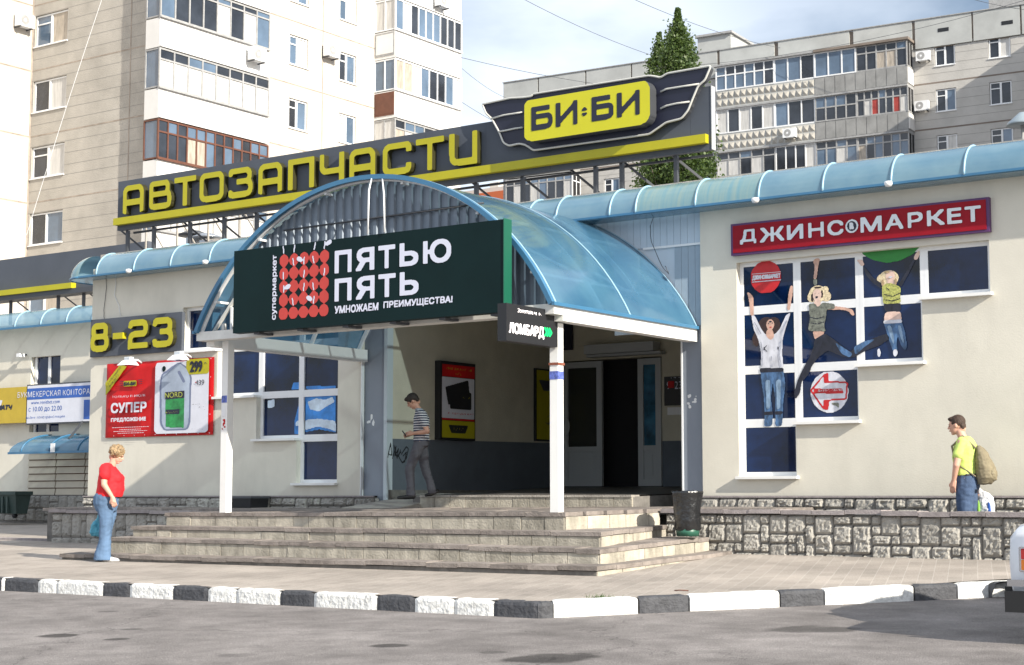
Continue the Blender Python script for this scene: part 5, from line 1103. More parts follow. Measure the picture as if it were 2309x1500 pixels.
q = at(123, 1010, Y=WY-.84); mb = MB(); mb.box((q.x-.07, WY-.9, q.z-.1), (q.x+.07, WY-.885, q.z+.1), M['pvc']); mb.build('tag', aw2)
# bookmaker sign, yellow sign
bk_ = thing('betting_sign', (-31, WY-.2, 2), 'blue and white betting-office sign with opening times over the small awning', 'sign'); BKY = WY-.22
x0, x1 = P2(60, 900, BKY)[0], XL+.6; z1, z0 = P2(60, 868, BKY)[1], P2(60, 958, BKY)[1]; box_part('board', bk_, (x0, BKY, z0), (x1, BKY+.08, z1), M['metal_dark']); H = z1-z0
box_part('face', bk_, (x0+.03, BKY-.006, z0+.03), (x1, BKY-.0005, z1-.03), wp); bb = mat('blue_print', (.03, .11, .42), .5, var=.1)
mb = MB(); mb.box((x0+.03, BKY-.009, z0+.62*H), (x1, BKY-.0065, z1-.1*H), bb); xx = P2(190, 900, BKY)[0]; mb.box((xx, BKY-.009, z0+.08*H), (x1, BKY-.0065, z0+.55*H), bb); mb.build('blue_field', bk_)
FK = fy(BKY-.009); mb = MB(); A = P2(67, 0, BKY)[0]; B = P2(200, 0, BKY)[0]; wdt = (B-A)/16.2; r = Ras(A, z0+.66*H, A+wdt*19.5, z1-.15*H, 120); r.text('БУКМЕКЕРСКАЯ КОНТОРА', A, z0+.68*H, A+wdt*19.3, z1-.17*H, bold=.03); r.emit(mb, FK, .003, wp)
mb.build('heading', bk_); mb = MB(); FK = fy(BKY-.006)
for t, a, b, u in (('www.zenitbet.com', 97, 160, .50), ('с 10.00 до 22.00', 92, 165, .3), ('on-line телетрансляция', 86, 172, .12)): A, B = P2(a, 0, BKY)[0], P2(b, 0, BKY)[0]; r = Ras(A, z0+(u-.03)*H, B, z0+(u+.13)*H, 170); r.text(t, A, z0+u*H, B, z0+(u+(.14 if '10' in t else .09))*H, bold=.0); r.emit(mb, FK, .003, bb)
mb.build('lettering', bk_)
yl = thing('yellow_sign', (-33, WY-.2, 2), 'ochre yellow sign with black slanted lettering cut off by the left picture edge', 'sign'); x1 = x0-.02; x0 = x1-2.6; z1 = P2(58, 872, BKY)[1]; z0 = P2(58, 953, BKY)[1]
box_part('board', yl, (x0, BKY, z0), (x1, BKY+.08, z1), mat('ochre_sign', (.50, .36, .03), .5, var=.08)); H = z1-z0; mb = MB(); r = Ras(x0, z0, x1, z1, 80)
A = P2(19, 0, BKY)[0]; r.text('ПАРИ', A-1.1, z0+.5*H, A, z0+.64*H, bold=.1, slant=.3); A, B = P2(22, 0, BKY)[0], P2(55, 0, BKY)[0]; r.text('МАТЧ', A, z0+.38*H, B, z0+.52*H, bold=.1, slant=.3)
r.emit(mb, fy(BKY), .003, M['navy']); mb.build('lettering', yl); mb = MB(); r = Ras(x0, z0, x1, z1, 80); A, B = P2(19, 0, BKY)[0], P2(31, 0, BKY)[0]; r.poly([(A, z0+.5*H), (B, z0+.5*H), (B+.05, z0+.66*H), (A+.05, z0+.66*H)]); A, B = P2(7, 0, BKY)[0], P2(20, 0, BKY)[0]; r.poly([(A, z0+.36*H), (B, z0+.36*H), (B+.05, z0+.5*H), (A+.05, z0+.5*H)]); r.emit(mb, fy(BKY), .005, wp); mb.build('white_square', yl)
q = at(52, 802, Y=WY-.1); t = thing('security_camera', q, 'tiny white security camera on the far left wall beside the window', 'camera'); mb = MB(); mb.box(q+Vector((-.06, -.15, -.04)), q+Vector((.06, .0, .04)), M['pvc']); mb.build('housing', t); mb = MB(); mb.tube([q+Vector((0, 0, 0)), q+Vector((0, .1, .03))], .02, M['metal_dark'], 6); mb.build('bracket', t)
# roof ventilators
for k, (px, nm) in enumerate(((437, 'left'), (467, 'right'))):
    q = at(px, 540, Y=24); t = thing('roof_ventilator', (q.x, 24, 5.1), 'metal roof ventilator with a flat cap under the roof sign, '+('taller one' if k == 0 else 'shorter one beside it'), 'ventilator', 'ventilators on the shop roof'); zt3 = at(px, 522 if k == 0 else 528, Y=24).z
    gal = mat('galvanised', (.45, .47, .5), .3, .8); mb = MB(); mb.lathe((q.x, 24, 5.1), [(.17, 0), (.17, zt3-5.25)], gal, 16); mb.build('pipe', t); mb = MB(); mb.lathe((q.x, 24, zt3-.08), [(.0, .1), (.12, .09), (.36, 0), (.35, -.02), (0, -.02)], M['metal_dark'] if k == 0 else gal, 18); mb.build('cap', t)
# ============================================================= background buildings
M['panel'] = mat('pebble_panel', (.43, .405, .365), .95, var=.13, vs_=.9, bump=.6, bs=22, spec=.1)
M['panel_s'] = mat('pale_sunlit_panel', (.56, .52, .47), .95, var=.08, vs_=.9, bump=.5, bs=22, spec=.1)  # pale wall colour; on the tower's sunny faces it paints in the sunlight
M['seam'] = mat('brown_seam', (.34, .29, .245), .9, var=.3, vs_=2); M['groove'] = mat('panel_groove', (.27, .26, .245), .95)
M['gl_sky'] = mat('pane_sky', (.10, .15, .22), .06, spec=.9, var=.3, vs_=.6); M['gl_dark'] = mat('pane_dark', (.025, .03, .04), .06, spec=.7, var=.5, vs_=.8)
M['curtain'] = mat('pane_curtain', (.55, .54, .52), .5, var=.18, vs_=1.6, stretch=(5, 5, .6)); M['curtain2'] = mat('pane_curtain_warm', (.40, .35, .29), .5, var=.3, vs_=2, stretch=(4, 4, .8))
M['brownw'] = mat('brown_wood_frame', (.13, .05, .03), .6, var=.2); M['oldw'] = mat('old_grey_frame', (.34, .34, .34), .7, var=.2, vs_=6); M['bal_white'] = mat('white_balcony_panel', (.72, .71, .69), .7, var=.06, vs_=1)
M['bal_grey'] = mat('grey_balcony_panel', (.27, .27, .265), .8, var=.2, vs_=1.5); M['par'] = mat('roof_parapet_panel', (.42, .43, .42), .9, var=.12, vs_=.7); M['redc'] = mat('pane_red_cloth', (.36, .05, .04), .7, var=.25, vs_=3)
def cellsF(mb, m, us, vs, fr, holes, reveal, mr=None):
    o, U, V, NN = fr; us = sorted(set(round(v, 3) for v in us)); vs = sorted(set(round(v, 3) for v in vs)); mr = mr or m
    def hole(i, j):
        if not (0 <= i < len(us)-1 and 0 <= j < len(vs)-1): return False
        x, z = (us[i]+us[i+1])/2, (vs[j]+vs[j+1])/2; return any(a < x < b and c < z < d for a, b, c, d in holes)
    W = lambda u, v, n=0: o+U*u+V*v+NN*n
    for i in range(len(us)-1):
        for j in range(len(vs)-1):
            if hole(i, j): continue
            a, b, c, d = us[i], us[i+1], vs[j], vs[j+1]; mb.face([W(a, c), W(b, c), W(b, d), W(a, d)], m)
            if hole(i-1, j): mb.face([W(a, d), W(a, d, -reveal), W(a, c, -reveal), W(a, c)], mr)
            if hole(i+1, j): mb.face([W(b, c), W(b, c, -reveal), W(b, d, -reveal), W(b, d)], mr)
            if hole(i, j-1): mb.face([W(a, c), W(a, c, -reveal), W(b, c, -reveal), W(b, c)], mr)
            if hole(i, j+1): mb.face([W(a, d), W(b, d), W(b, d, -reveal), W(a, d, -reveal)], mr)
def win(parent, fr, u0, u1, v0, v1, n=-.12, split=.5, left_tr=True, panes=('gl_sky', 'gl_dark'), fm='pvc', sill=True, name='window'):
    o, U, V, NN = fr; fw = .065; mb = MB(); uc = u0+(u1-u0)*split; B = lambda a, b, m: mb.obox(fr, a, b, m); m = M[fm]
    B((u0, v0, n), (u0+fw, v1, n+.06), m); B((u1-fw, v0, n), (u1, v1, n+.06), m); B((u0+fw, v0, n), (u1-fw, v0+fw, n+.058), m); B((u0+fw, v1-fw, n), (u1-fw, v1, n+.058), m); B((uc-.06, v0+fw, n), (uc+.06, v1-fw, n+.062), m)
    if left_tr: B((u0+fw, v1-.42, n), (uc-.06, v1-.36, n+.055), m)
    if sill: B((u0-.05, v0-.05, n), (u1+.05, v0-.002, .06), M['pvc'])
    w_ = mb.build(name, parent); g = MB(); W = lambda u, v: o+U*u+V*v+NN*(n+.02)
    g.face([W(u0+fw, v0+fw), W(uc, v0+fw), W(uc, v1-fw), W(u0+fw, v1-fw)], M[panes[0]]); g.face([W(uc, v0+fw), W(u1-fw, v0+fw), W(u1-fw, v1-fw), W(uc, v1-fw)], M[panes[1]]); g.build('window_glass', w_); return w_
def glazing(parent, fr, u0, u1, v0, v1, n, k, fm='pvc', panes=('gl_sky', 'gl_dark', 'curtain'), tr=.0, fw=.06, seed=0, name='balcony_glazing', pattern=None):
    o, U, V, NN = fr; rg = random.Random(seed); mb = MB(); m = M[fm]; st = (u1-u0)/k
    for i in range(k+1): c = u0+st*i; mb.obox(fr, (c-fw/2, v0, n-.05), (c+fw/2, v1, n+.01), m)
    mb.obox(fr, (u0, v0, n-.045), (u1, v0+fw, n+.006), m); mb.obox(fr, (u0, v1-fw, n-.045), (u1, v1, n+.006), m)
    if tr: mb.obox(fr, (u0, v0+(v1-v0)*tr-fw/2, n-.045), (u1, v0+(v1-v0)*tr+fw/2, n+.007), m)
    w_ = mb.build(name, parent); g = MB()
    for i in range(k):
        p = pattern[i % len(pattern)] if pattern else rg.choice(panes); W = lambda u, v: o+U*u+V*v+NN*(n-.03-.0*i); a, b = u0+st*i, u0+st*(i+1)
        if tr: q = v0+(v1-v0)*tr; g.face([W(a, v0), W(b, v0), W(b, q), W(a, q)], M[p]); g.face([W(a, q), W(b, q), W(b, v1), W(a, v1)], M['gl_dark' if rg.random() < .6 else 'gl_sky'])
        else: g.face([W(a, v0), W(b, v0), W(b, v1), W(a, v1)], M[p])
    g.build('balcony_glass', w_); return w_
# ---- the tall block on the left
TX, TY = at(345, 300, Y=46).x, 46.; TH = 29.4
tw = thing('apartment_building', (TX, TY, 0), 'tall sunlit panel apartment block with white glazed balconies behind the left end of the shop', 'building')
FA = (Vector((TX, TY, 0)), Vector((1, 0, 0)), Vector((0, 0, 1)), Vector((0, -1, 0)))      # shaded face: u runs -8..0
FB_ = (Vector((TX, TY, 0)), Vector((0, 1, 0)), Vector((0, 0, 1)), Vector((1, 0, 0)))      # sunny face: u runs 0..20
SZ = at(345, 256, Y=TY).z; FL = at(345, 99, Y=TY).z-SZ; uA = at(72, 200, Y=TY).x-TX; uB = at(1040, 100, X=TX).y-TY
seams = [SZ+FL*k for k in range(-6, 6) if 0 < SZ+FL*k < TH]
wA = [at(76, 183, Y=TY).x-TX, at(150, 171, Y=TY).x-TX]; wz0 = at(76, 256, Y=TY).z; wz1 = at(76, 185, Y=TY).z
hA = [(wA[0], wA[1], wz0+FL*k, wz1+FL*k) for k in range(-4, 5) if wz0+FL*k > .5 and wz1+FL*k < TH-1]
c1 = [at(x, 200, X=TX).y-TY for x in (652, 694)]; c2 = [at(x, 180, X=TX).y-TY for x in (765, 803)]
z1 = (at(652, 288, X=TX).z, at(652, 220, X=TX).z); z2 = (at(765, 320, X=TX).z, at(765, 254, X=TX).z)
hB = [(c1[0], c1[1], z1[0]+FL*k, z1[1]+FL*k) for k in range(-4, 5) if z1[0]+FL*k > .5 and z1[1]+FL*k < TH-1]+[(c2[0], c2[1], z2[0]+FL*k, z2[1]+FL*k) for k in range(-4, 5) if z2[0]+FL*k > .5 and z2[1]+FL*k < TH-1]
def facade(name, fr, u0, u1, holes, m, vseams=(), gro=5):
    mb = MB(); us = [u0, u1]+[h[i] for h in holes for i in (0, 1)]; vs = [0, TH]+[h[i] for h in holes for i in (2, 3)]
    cellsF(mb, m, us, vs, fr, holes, .14)
    def strip(a, b, c, d, mm, n=.004):
        segs = [(a, c)]
        for h in holes:   # keep seams clear of the openings
            if h[2] < d and h[3] > b: segs = [s for (p, q) in segs for s in ((p, min(q, h[0])), (max(p, h[1]), q)) if s[1]-s[0] > .01]
        for p, q in segs: o, U, V, NN = fr; W = lambda u, v: o+U*u+V*v+NN*n; mb.face([W(p, b), W(q, b), W(q, d), W(p, d)], mm)
    for z in seams:
        strip(u0, z-.03, u1, z+.03, M['seam'], .006)
        for k in range(1, gro+1): q = z+FL*k/(gro+1)+.03*((k*7) % 3-1); strip(u0, q-.009, u1, q+.009, M['groove']) if q < TH else None
    for v in vseams: strip(v-.03, 0, v+.03, TH, M['seam'], .008)
    return mb.build(name, tw)
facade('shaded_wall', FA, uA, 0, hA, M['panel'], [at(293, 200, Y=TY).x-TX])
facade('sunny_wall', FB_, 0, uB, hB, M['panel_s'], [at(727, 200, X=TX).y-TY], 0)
FC = (Vector((TX+uA, TY, 0)), Vector((0, 1, 0)), Vector((0, 0, 1)), Vector((1, 0, 0)))
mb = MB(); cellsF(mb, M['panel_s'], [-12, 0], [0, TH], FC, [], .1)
for z in seams: o = FC[0]; mb.face([o+Vector((.006, a, b)) for a, b in ((-12, z-.035), (0, z-.035), (0, z+.035), (-12, z+.035))], M['seam'])
mb.face([FC[0]+Vector((.008, a, b)) for a, b in ((-.09, 0), (0, 0), (0, TH), (-.09, TH))], M['seam']); mb.build('sunny_wall', tw)
mb = MB(); mb.face([(TX+uA, 34, 0), (-75, 34, 0), (-75, 34, TH), (TX+uA, 34, TH)][::-1], M['panel']); mb.face([(TX, TY+uB, 0), (-75, TY+uB, 0), (-75, TY+uB, TH), (TX, TY+uB, TH)], M['panel'])
mb.face([(-75, 34, TH), (TX+uA, 34, TH), (TX+uA, TY, TH), (TX, TY, TH), (TX, TY+uB, TH), (-75, TY+uB, TH)], M['groove']); mb.face([(-75, 34, 0), (-75, 34, TH), (-75, TY+uB, TH), (-75, TY+uB, 0)][::-1], M['panel']); mb.build('roof', tw)
for i, h in enumerate(hA): win(tw, FA, h[0]+.02, h[1]-.02, h[2]+.02, h[3]-.02, split=.48, panes=(('gl_dark', 'curtain'), ('gl_sky', 'curtain2'), ('gl_dark', 'gl_sky'), ('gl_dark', 'curtain'))[i % 4], left_tr=i % 2)
for i, h in enumerate(hB): win(tw, FB_, h[0]+.02, h[1]-.02, h[2]+.02, h[3]-.02, split=.45, panes=(('curtain', 'gl_sky'), ('gl_dark', 'gl_sky'), ('gl_sky', 'curtain'))[i % 3])
# balcony stack one (projecting .9 m) and two (end of the block)
BX = TX+.9; b0, b1 = at(360, 200, X=BX).y-TY, at(607, 200, X=BX).y-TY
gt, gb = at(368, 108, X=BX).z, at(368, 200, X=BX).z
def bstack(u0, u1, gt, gb, pr_, looks, side=False):
    for k in range(-4, 5):
        t, b = gt+FL*k, gb+FL*k
        if b < 2 or t > TH-.3: continue
        L_ = looks.get(k, looks[0]); fm, nn, panes, tr, pm = L_
        mb = MB(); low = t-FL+.04; mb.obox(FB_, (u0, low, -.0), (u1, b, pr_-.06), M[pm]); mb.obox(FB_, (u0, low, pr_-.055), (u1, low+.09, pr_+.04), M['bal_white']); mb.obox(FB_, (u0-.03, b, pr_-.1), (u1+.03, b+.05, pr_+.05), M[fm] if fm != 'pvc' else M['brownw' if not side else 'pvc'])
        bal = mb.build('balcony', tw); mb = MB(); mb.obox(FB_, (u0+.05, b+.05, .0), (u1-.05, t, pr_-.14), M['dark_room' if fm == 'brownw' else 'curtain']); mb.build('balcony_room', bal)
        g = glazing(tw, FB_, u0, u1, b+.05, t, pr_-.02, nn, fm, panes, tr, .07, seed=k+3)
        # short side towards the street
        fs_ = (FB_[0]+Vector((0, u0, 0)), Vector((1, 0, 0)), Vector((0, 0, 1)), Vector((0, -1, 0)))
        if side:
            glazing(tw, fs_, 0.02, pr_-.08, b+.05, t, .0, 2, fm, ('curtain', 'gl_sky'), 0, .06, seed=k); mb = MB()
            mb.obox(fs_, (.04, low+.15, .002), (pr_-.1, b-.05, .03), M['oldw' if k % 2 else 'brownw']); mb.obox(fs_, (.12, low+.24, .031), (pr_-.18, b-.14, .04), M['bal_white' if k % 2 else 'brownw']); mb.build('balcony_side', tw)
        else: glazing(tw, fs_, 0.02, pr_-.08, b+.05, t, .0, 1, fm, ('gl_sky',), 0, .06, seed=k)
bstack(b0, b1, gt, gb, .9, {0: ('oldw', 8, ('curtain', 'curtain', 'curtain2', 'curtain'), .72, 'bal_white'), 1: ('oldw', 8, ('gl_dark', 'gl_sky', 'curtain', 'gl_dark'), .82, 'bal_white'), -1: ('brownw', 12, ('gl_dark', 'curtain2', 'gl_dark', 'gl_sky'), .68, 'bal_white')})
q0 = at(845, 100, X=TX).y-TY; pr2 = 0
for s in [i*.05 for i in range(10, 80)]:      # projection such that the street corner of the stack falls where the photo shows it
    r_ = CR.dot(Vector((TX+s, TY+q0, 15))-Vector((0, 0, EYE)))/CF.dot(Vector((TX+s, TY+q0, 15))-Vector((0, 0, EYE)))*FPX+1154.5
    if r_ >= 889: pr2 = s; break
X2 = TX+pr2; g2t, g2b = at(893, 130, X=X2).z, at(893, 203, X=X2).z; q1 = at(1041, 200, X=X2).y-TY
bstack(q0, q1, g2t, g2b, pr2, {0: ('pvc', 8, ('gl_dark', 'curtain2', 'curtain', 'gl_sky'), .0, 'bal_white'), 1: ('pvc', 9, ('gl_dark', 'gl_sky', 'curtain', 'gl_sky'), 0, 'bal_white'), -1: ('oldw', 7, ('curtain2', 'curtain', 'curtain2'), .7, 'bal_white')}, True)
def aircon(c, n, u, lab, sc=1.):
    """wall unit: c centre on the wall, n outward, u along the wall"""
    t = thing('air_conditioner', c, lab, 'air conditioner', 'air conditioners on the apartment walls'); fr = (Vector(c), Vector(u), Vector((0, 0, 1)), Vector(n)); w_, h_, d_ = .42*sc, .29*sc, .32*sc
    mb = MB(); mb.obox(fr, (-w_, -h_, .12), (w_, h_, .12+d_), M['pvc']); mb.build('casing', t)
    mb = MB(); o, U, V, NN = fr; cc = o+NN*(.125+d_)-U*w_*.25; mb.face([cc+U*(h_*.8*cos(a))+V*(h_*.8*sin(a)) for a in [2*pi*k/18 for k in range(18)]], M['oldw']); cc += NN*.004; mb.face([cc+U*(h_*.25*cos(a))+V*(h_*.25*sin(a)) for a in [2*pi*k/12 for k in range(12)]], M['pvc']); mb.build('fan_grille', t)
    mb = MB(); mb.obox(fr, (-w_*.8, -h_-.05, 0), (-w_*.7, -h_-.002, .12+d_), M['metal_dark']); mb.obox(fr, (w_*.7, -h_-.05, 0), (w_*.8, -h_-.002, .12+d_), M['metal_dark']); mb.build('bracket', t)
aircon(at(738, 118, X=TX), (1, 0, 0), (0, 1, 0), 'white air conditioner on the bright tall block between its two columns of small windows')
aircon(at(570, 126, X=BX), (1, 0, 0), (0, 1, 0), 'white air conditioner fixed to a white balcony parapet of the tall block')
aircon(at(47, 50, X=TX+uA), (1, 0, 0), (0, 1, 0), 'white air conditioner on the bright wall at the top left corner of the picture')
aircon(at(988, 6, X=X2), (1, 0, 0), (0, 1, 0), 'white air conditioner on the end balconies of the tall block, cut by the top edge')
M['panel_far'] = mat('grey_panel_far', (.47, .455, .43), .95, var=.10, vs_=.7, bump=.5, bs=12)
# ---- the long block on the right
RA = radians(4.2); RU = Vector((cos(RA), sin(RA), 0)); RN = Vector((sin(RA), -cos(RA), 0)); RO = Vector((-35.2, 98.8, 0)); FRB = (RO, RU, Vector((0, 0, 1)), RN)
def uv(px, py, n=0): p = atp(px, py, RO+RN*n, RN)-RO; return p.dot(RU), p.z
ul = uv(1135, 200)[0]; zt_ = uv(1642, 112)[1]; RF = (uv(2130, 152)[1]-uv(2135, 255)[1]); uwing = uv(2490, 200)[0]
rb_ = thing('apartment_building', RO, 'long grey panel apartment block with mismatched glazed balconies behind the poplar', 'building')
wins = []
for px0, px1, yb, yt in ((2108, 2153, 151, 100), (2229, 2278, 134, 82)):
    for k in range(-6, 1): a, b = uv(px0, yb)[0], uv(px1, yt)[0]; z0, z1 = uv(px0, yb)[1]+RF*k, uv(px0, yt)[1]+RF*k; wins.append((a, b, z0, z1)) if z0 > 1 else None
a, b = uv(1362, 450)[0], uv(1397, 405)[0]; z0, z1 = uv(1362, 452)[1], uv(1362, 404)[1]
for k in range(-3, 4): wins.append((a, b, z0+RF*k, z1+RF*k)) if z1+RF*k < zt_-2 and z0+RF*k > .5 else None
mb = MB(); cellsF(mb, M['panel_far'], [ul, uwing]+[w_[i] for w_ in wins for i in (0, 1)], [0, zt_-1.9]+[w_[i] for w_ in wins for i in (2, 3)], FRB, wins, .14)
zs = uv(2067, 90)[1]
for k in range(0, 9):
    z = zs-RF*k
    if z < 1: break
    for p, q in ((ul, uwing),): o = RO; us = sorted([p, q]+[w_[i] for w_ in wins if w_[2] < z+.05 and w_[3] > z-.05 for i in (0, 1)]); [mb.face([o+RU*s+RN*.006+Vector((0, 0, v)) for s, v in ((s0, z-.05), (s1, z-.05), (s1, z+.05), (s0, z+.05))], mat('grey_brown_seam', (.20, .165, .14), .9, var=.2, vs_=1)) for s0, s1 in zip(us[::2], us[1::2])]
    for g in range(1, 5):
        zz_ = z-RF*g/5; us = sorted([ul, uwing]+[w_[i] for w_ in wins if w_[2] < zz_ < w_[3] for i in (0, 1)])
        for s0, s1 in zip(us[::2], us[1::2]): mb.face([RO+RU*s+RN*.004+Vector((0, 0, v)) for s, v in ((s0, zz_-.012), (s1, zz_-.012), (s1, zz_+.012), (s0, zz_+.012))], M['groove'])
mb.build('wall', rb_)
mb = MB(); B = lambda a, b, m: mb.obox(FRB, a, b, m); B((ul, 0, -12), (uwing+14, zt_-1.9, -.15), M['panel_far']); B((ul, zt_-.25, -12), (uwing+14, zt_-.2, -.1), M['groove']); mb.build('roof', rb_)
mb = MB(); us = [ul]+[uv(x, 150)[0] for x in (1215, 1322, 1425, 1500, 1620, 1752, 1922, 2064, 2196, 2306)]+[uwing]
for i in range(len(us)-1):
    g = .06 if i not in (5, 6, 7) else .14; B((us[i]+g, zt_-1.9+.05, -.1), (us[i+1]-g, zt_, .10), M['par'])
B((ul, zt_-1.9, -.1), (uwing, zt_-.05, .0), mat('grey_brown_seam', (.20, .165, .14), .9, var=.2, vs_=1)); B((ul, zt_+.001, -.15), (uwing, zt_+.06, .16), M['oldw']); mb.build('roof_parapet', rb_)
mb = MB()
for px in (2128, 2272): mb = MB(); u_, v_ = uv(px, 68 if px == 2128 else 52); B((u_-.35, v_-.12, .11), (u_+.35, v_+.12, .115), M['black']); mb.build('vent', rb_)
mb = MB(); B((uv(1565, 110)[0], zt_, -6), (uv(1640, 110)[0], zt_+1.3, -.6), M['par']); B((uv(1562, 110)[0], zt_+1.3, -6.2), (uv(1645, 110)[0], zt_+1.45, -.4), M['oldw']); mb.build('roof_hut', rb_); mb = MB(); B((uv(2222, 10)[0], zt_, -5), (uwing, zt_+1.6, -.8), M['oldw']); mb.build('roof_hut', rb_)
for i, w_ in enumerate(wins): win(rb_, FRB, w_[0]+.03, w_[1]-.03, w_[2]+.03, w_[3]-.03, split=.5, panes=(('gl_dark', 'gl_dark'), ('gl_dark', 'curtain'), ('gl_dark', 'gl_sky'))[i % 3])
# L-wing nearer the viewer, outside the picture: it throws the diagonal shadow on the wall
wg = MB(); wg.obox(FRB, (uwing, 0, -.1), (uwing+14, zt_, 13), M['panel_far']); wg.build('side_wing', rb_)
PR = 1.25; fb = [uv(1613, 200, PR)[0], uv(1745, 200, PR)[0], uv(1836, 200, PR)[0], uv(1930, 200, PR)[0], uv(2046, 200, PR)[0]]
g1t, g1b = uv(1612, 152, PR)[1], uv(1615, 206, PR)[1]; emb = mat('embossed_tile', (.42, .40, .36), .8, var=.1)
def tiles(mb, u0, u1, v0, v1, n):
    k = int((u1-u0)/.42); 
    for i in range(k):
        for j in range(2): a = u0+(u1-u0)*i/k; c = v0+.06+(v1-v0-.12)*j/2; o = RO+RN*n; s, h = (u1-u0)/k, (v1-v0-.12)/2; P = lambda u, v, d=0: RO+RU*u+RN*(n+d)+Vector((0, 0, v)); V = [P(a+.03, c+.03), P(a+s-.03, c+.03), P(a+s-.03, c+h-.03), P(a+.03, c+h-.03), P(a+s*.45, c+h*.5, .12)]; mb.mesh(V, [(0, 1, 4), (1, 2, 4), (2, 3, 4), (3, 0, 4)], emb)
LOOK = {0: [('pvc', 6, ('gl_dark', 'gl_sky'), .62), ('pvc', 3, ('gl_sky', 'gl_dark'), 0), ('pvc', 3, ('gl_sky', 'gl_dark'), 0), ('oldw', 5, ('gl_dark', 'curtain', 'curtain2'), .7)],
        1: [('pvc', 5, ('gl_sky', 'gl_dark', 'curtain'), 0), ('pvc', 3, ('gl_sky', 'gl_dark'), 0), ('oldw', 4, ('gl_dark', 'gl_dark'), .55), ('oldw', 7, ('redc', 'gl_dark', 'redc', 'curtain'), .65)],
        2: [('oldw', 5, ('curtain', 'gl_dark'), .7), ('pvc', 4, ('curtain', 'gl_dark'), 0), ('oldw', 4, ('curtain', 'gl_sky'), .7), ('oldw', 6, ('gl_sky', 'curtain2', 'gl_dark'), .68)]}
for k in range(0, 7):
    t, b = g1t-RF*k, g1b-RF*k
    if b < 1.5: break
    low = g1t-RF*(k+1)+.1
    for seg_, (u0, u1, m, emb_) in enumerate(((fb[0], fb[2], 'bal_grey', True), (fb[2], fb[4], 'bal_grey', False))):
        mb = MB(); B((u0, low, .0), (u1, b, PR-.1), M['par' if emb_ else m]); B((u0, low-.12, 0), (u1, low-.001, PR+.04), M['oldw'])
        if emb_: tiles(mb, u0, u1, low, b, PR-.1)
        else:
            n_ = 9
            for i in range(n_): a = u0+(u1-u0)*i/n_; B((a+.03, low+.05, PR-.1), (a+(u1-u0)/n_-.03, b-.05, PR-.07), M['bal_grey'])
        bal = mb.build('balcony', rb_); mb = MB(); B((u0+.02, b+.0, 0), (u1-.02, t-.02, PR-.25), M['dark_room']); mb.build('balcony_room', bal)
    for j in range(4): fm, nn, panes, tr = LOOK[k % 3][j]; glazing(rb_, FRB, fb[j]+.03, fb[j+1]-.03, b, t, PR-.08-(.02*(j % 2)), nn, fm, panes, tr, .085, seed=k*5+j)
    fs_ = (RO+RU*fb[4], -RN, Vector((0, 0, 1)), RU); glazing(rb_, fs_, -PR+.1, -.02, b, t, 0.01, 2, 'oldw', ('redc',) if k == 1 else ('curtain2', 'gl_sky'), 0, .07, seed=k); mb = MB(); mb.obox(fs_, (-PR+.12, low+.1, .0), (-.03, b-.08, .05), M['bal_white']); mb.build('balcony_side', rb_)
mb = MB(); B((fb[0]-.1, g1t, 0), (fb[2], g1t+.12, PR+.1), M['oldw']); B((fb[2], g1t+.0, 0), (fb[4]+.15, g1t+.16, PR+.12), mat('grey_brown_seam', (.20, .165, .14), .9, var=.2, vs_=1)); mb.build('balcony_roof', rb_)
for px, py, lab in ((2085, 129, 'upper one of two white air conditioners beside the right balconies of the long block'), (2082, 241, 'lower one of two white air conditioners beside the right balconies of the long block')):
    u_, v_ = uv(px, py); aircon(RO+RU*u_+Vector((0, 0, v_)), RN, RU, lab, 1.05)
u_, v_ = uv(1784, 302, PR); aircon(RO+RU*u_+RN*(PR-.05)+Vector((0, 0, v_)), RN, RU, 'white air conditioner hanging on an embossed balcony parapet of the long block', 1.05)
# balconies seen under the roof sign
p0, p1, p2 = uv(1140, 430, 1.2)[0], uv(1290, 430, 1.2)[0], uv(1322, 430, 1.2)[0]; tz, bz_ = uv(1150, 405, 1.2)[1], uv(1150, 462, 1.2)[1]
for k in range(-3, 4):
    t, b = tz+RF*k, bz_+RF*k
    if t > zt_-2 or b-RF < 0: continue
    mb = MB(); B((p0, t-RF+.1, 0), (p1, b, 1.1), M['bal_grey']); bal = mb.build('balcony', rb_); mb = MB(); B((p0, b, 0), (p1, t, .95), M['dark_room']); mb.build('balcony_room', bal)
    glazing(rb_, FRB, p0, p1, b, t, 1.15, 8, 'oldw', ('gl_sky', 'gl_dark', 'curtain'), .75, .08, seed=k+40); fs_ = (RO+RU*p1, -RN, Vector((0, 0, 1)), RU); glazing(rb_, fs_, -1.15, -.02, b, t, 0.01, 2, 'pvc', ('curtain', 'gl_dark'), .7, .07, seed=k)
# ---- small distant house with an orange band
q = at(1104, 432, Y=120); hs_ = thing('distant_building', (q.x, 120, 0), 'small pale building with an orange band seen under the roof sign', 'building'); w0, w1 = at(1070, 440, Y=120).x, at(1140, 440, Y=120).x; zt3 = at(1104, 424, Y=120).z
mb = MB(); mb.box((w0-6, 120, 0), (w1, 132, zt3-1.3), M['panel_s']); mb.build('wall', hs_); mb = MB(); mb.box((w0-6.3, 119.7, zt3-1.29), (w1+.3, 132, zt3-.45), mat('orange_band', (.50, .12, .04), .7)); mb.build('roof_band', hs_); mb = MB(); mb.box((w0-6, 120, zt3-.44), (w1, 132, zt3), M['panel_s']); mb.box((w0+1, 121, zt3), (w0+2, 123, zt3+.7), M['panel_s']); mb.build('roof_parapet', hs_)
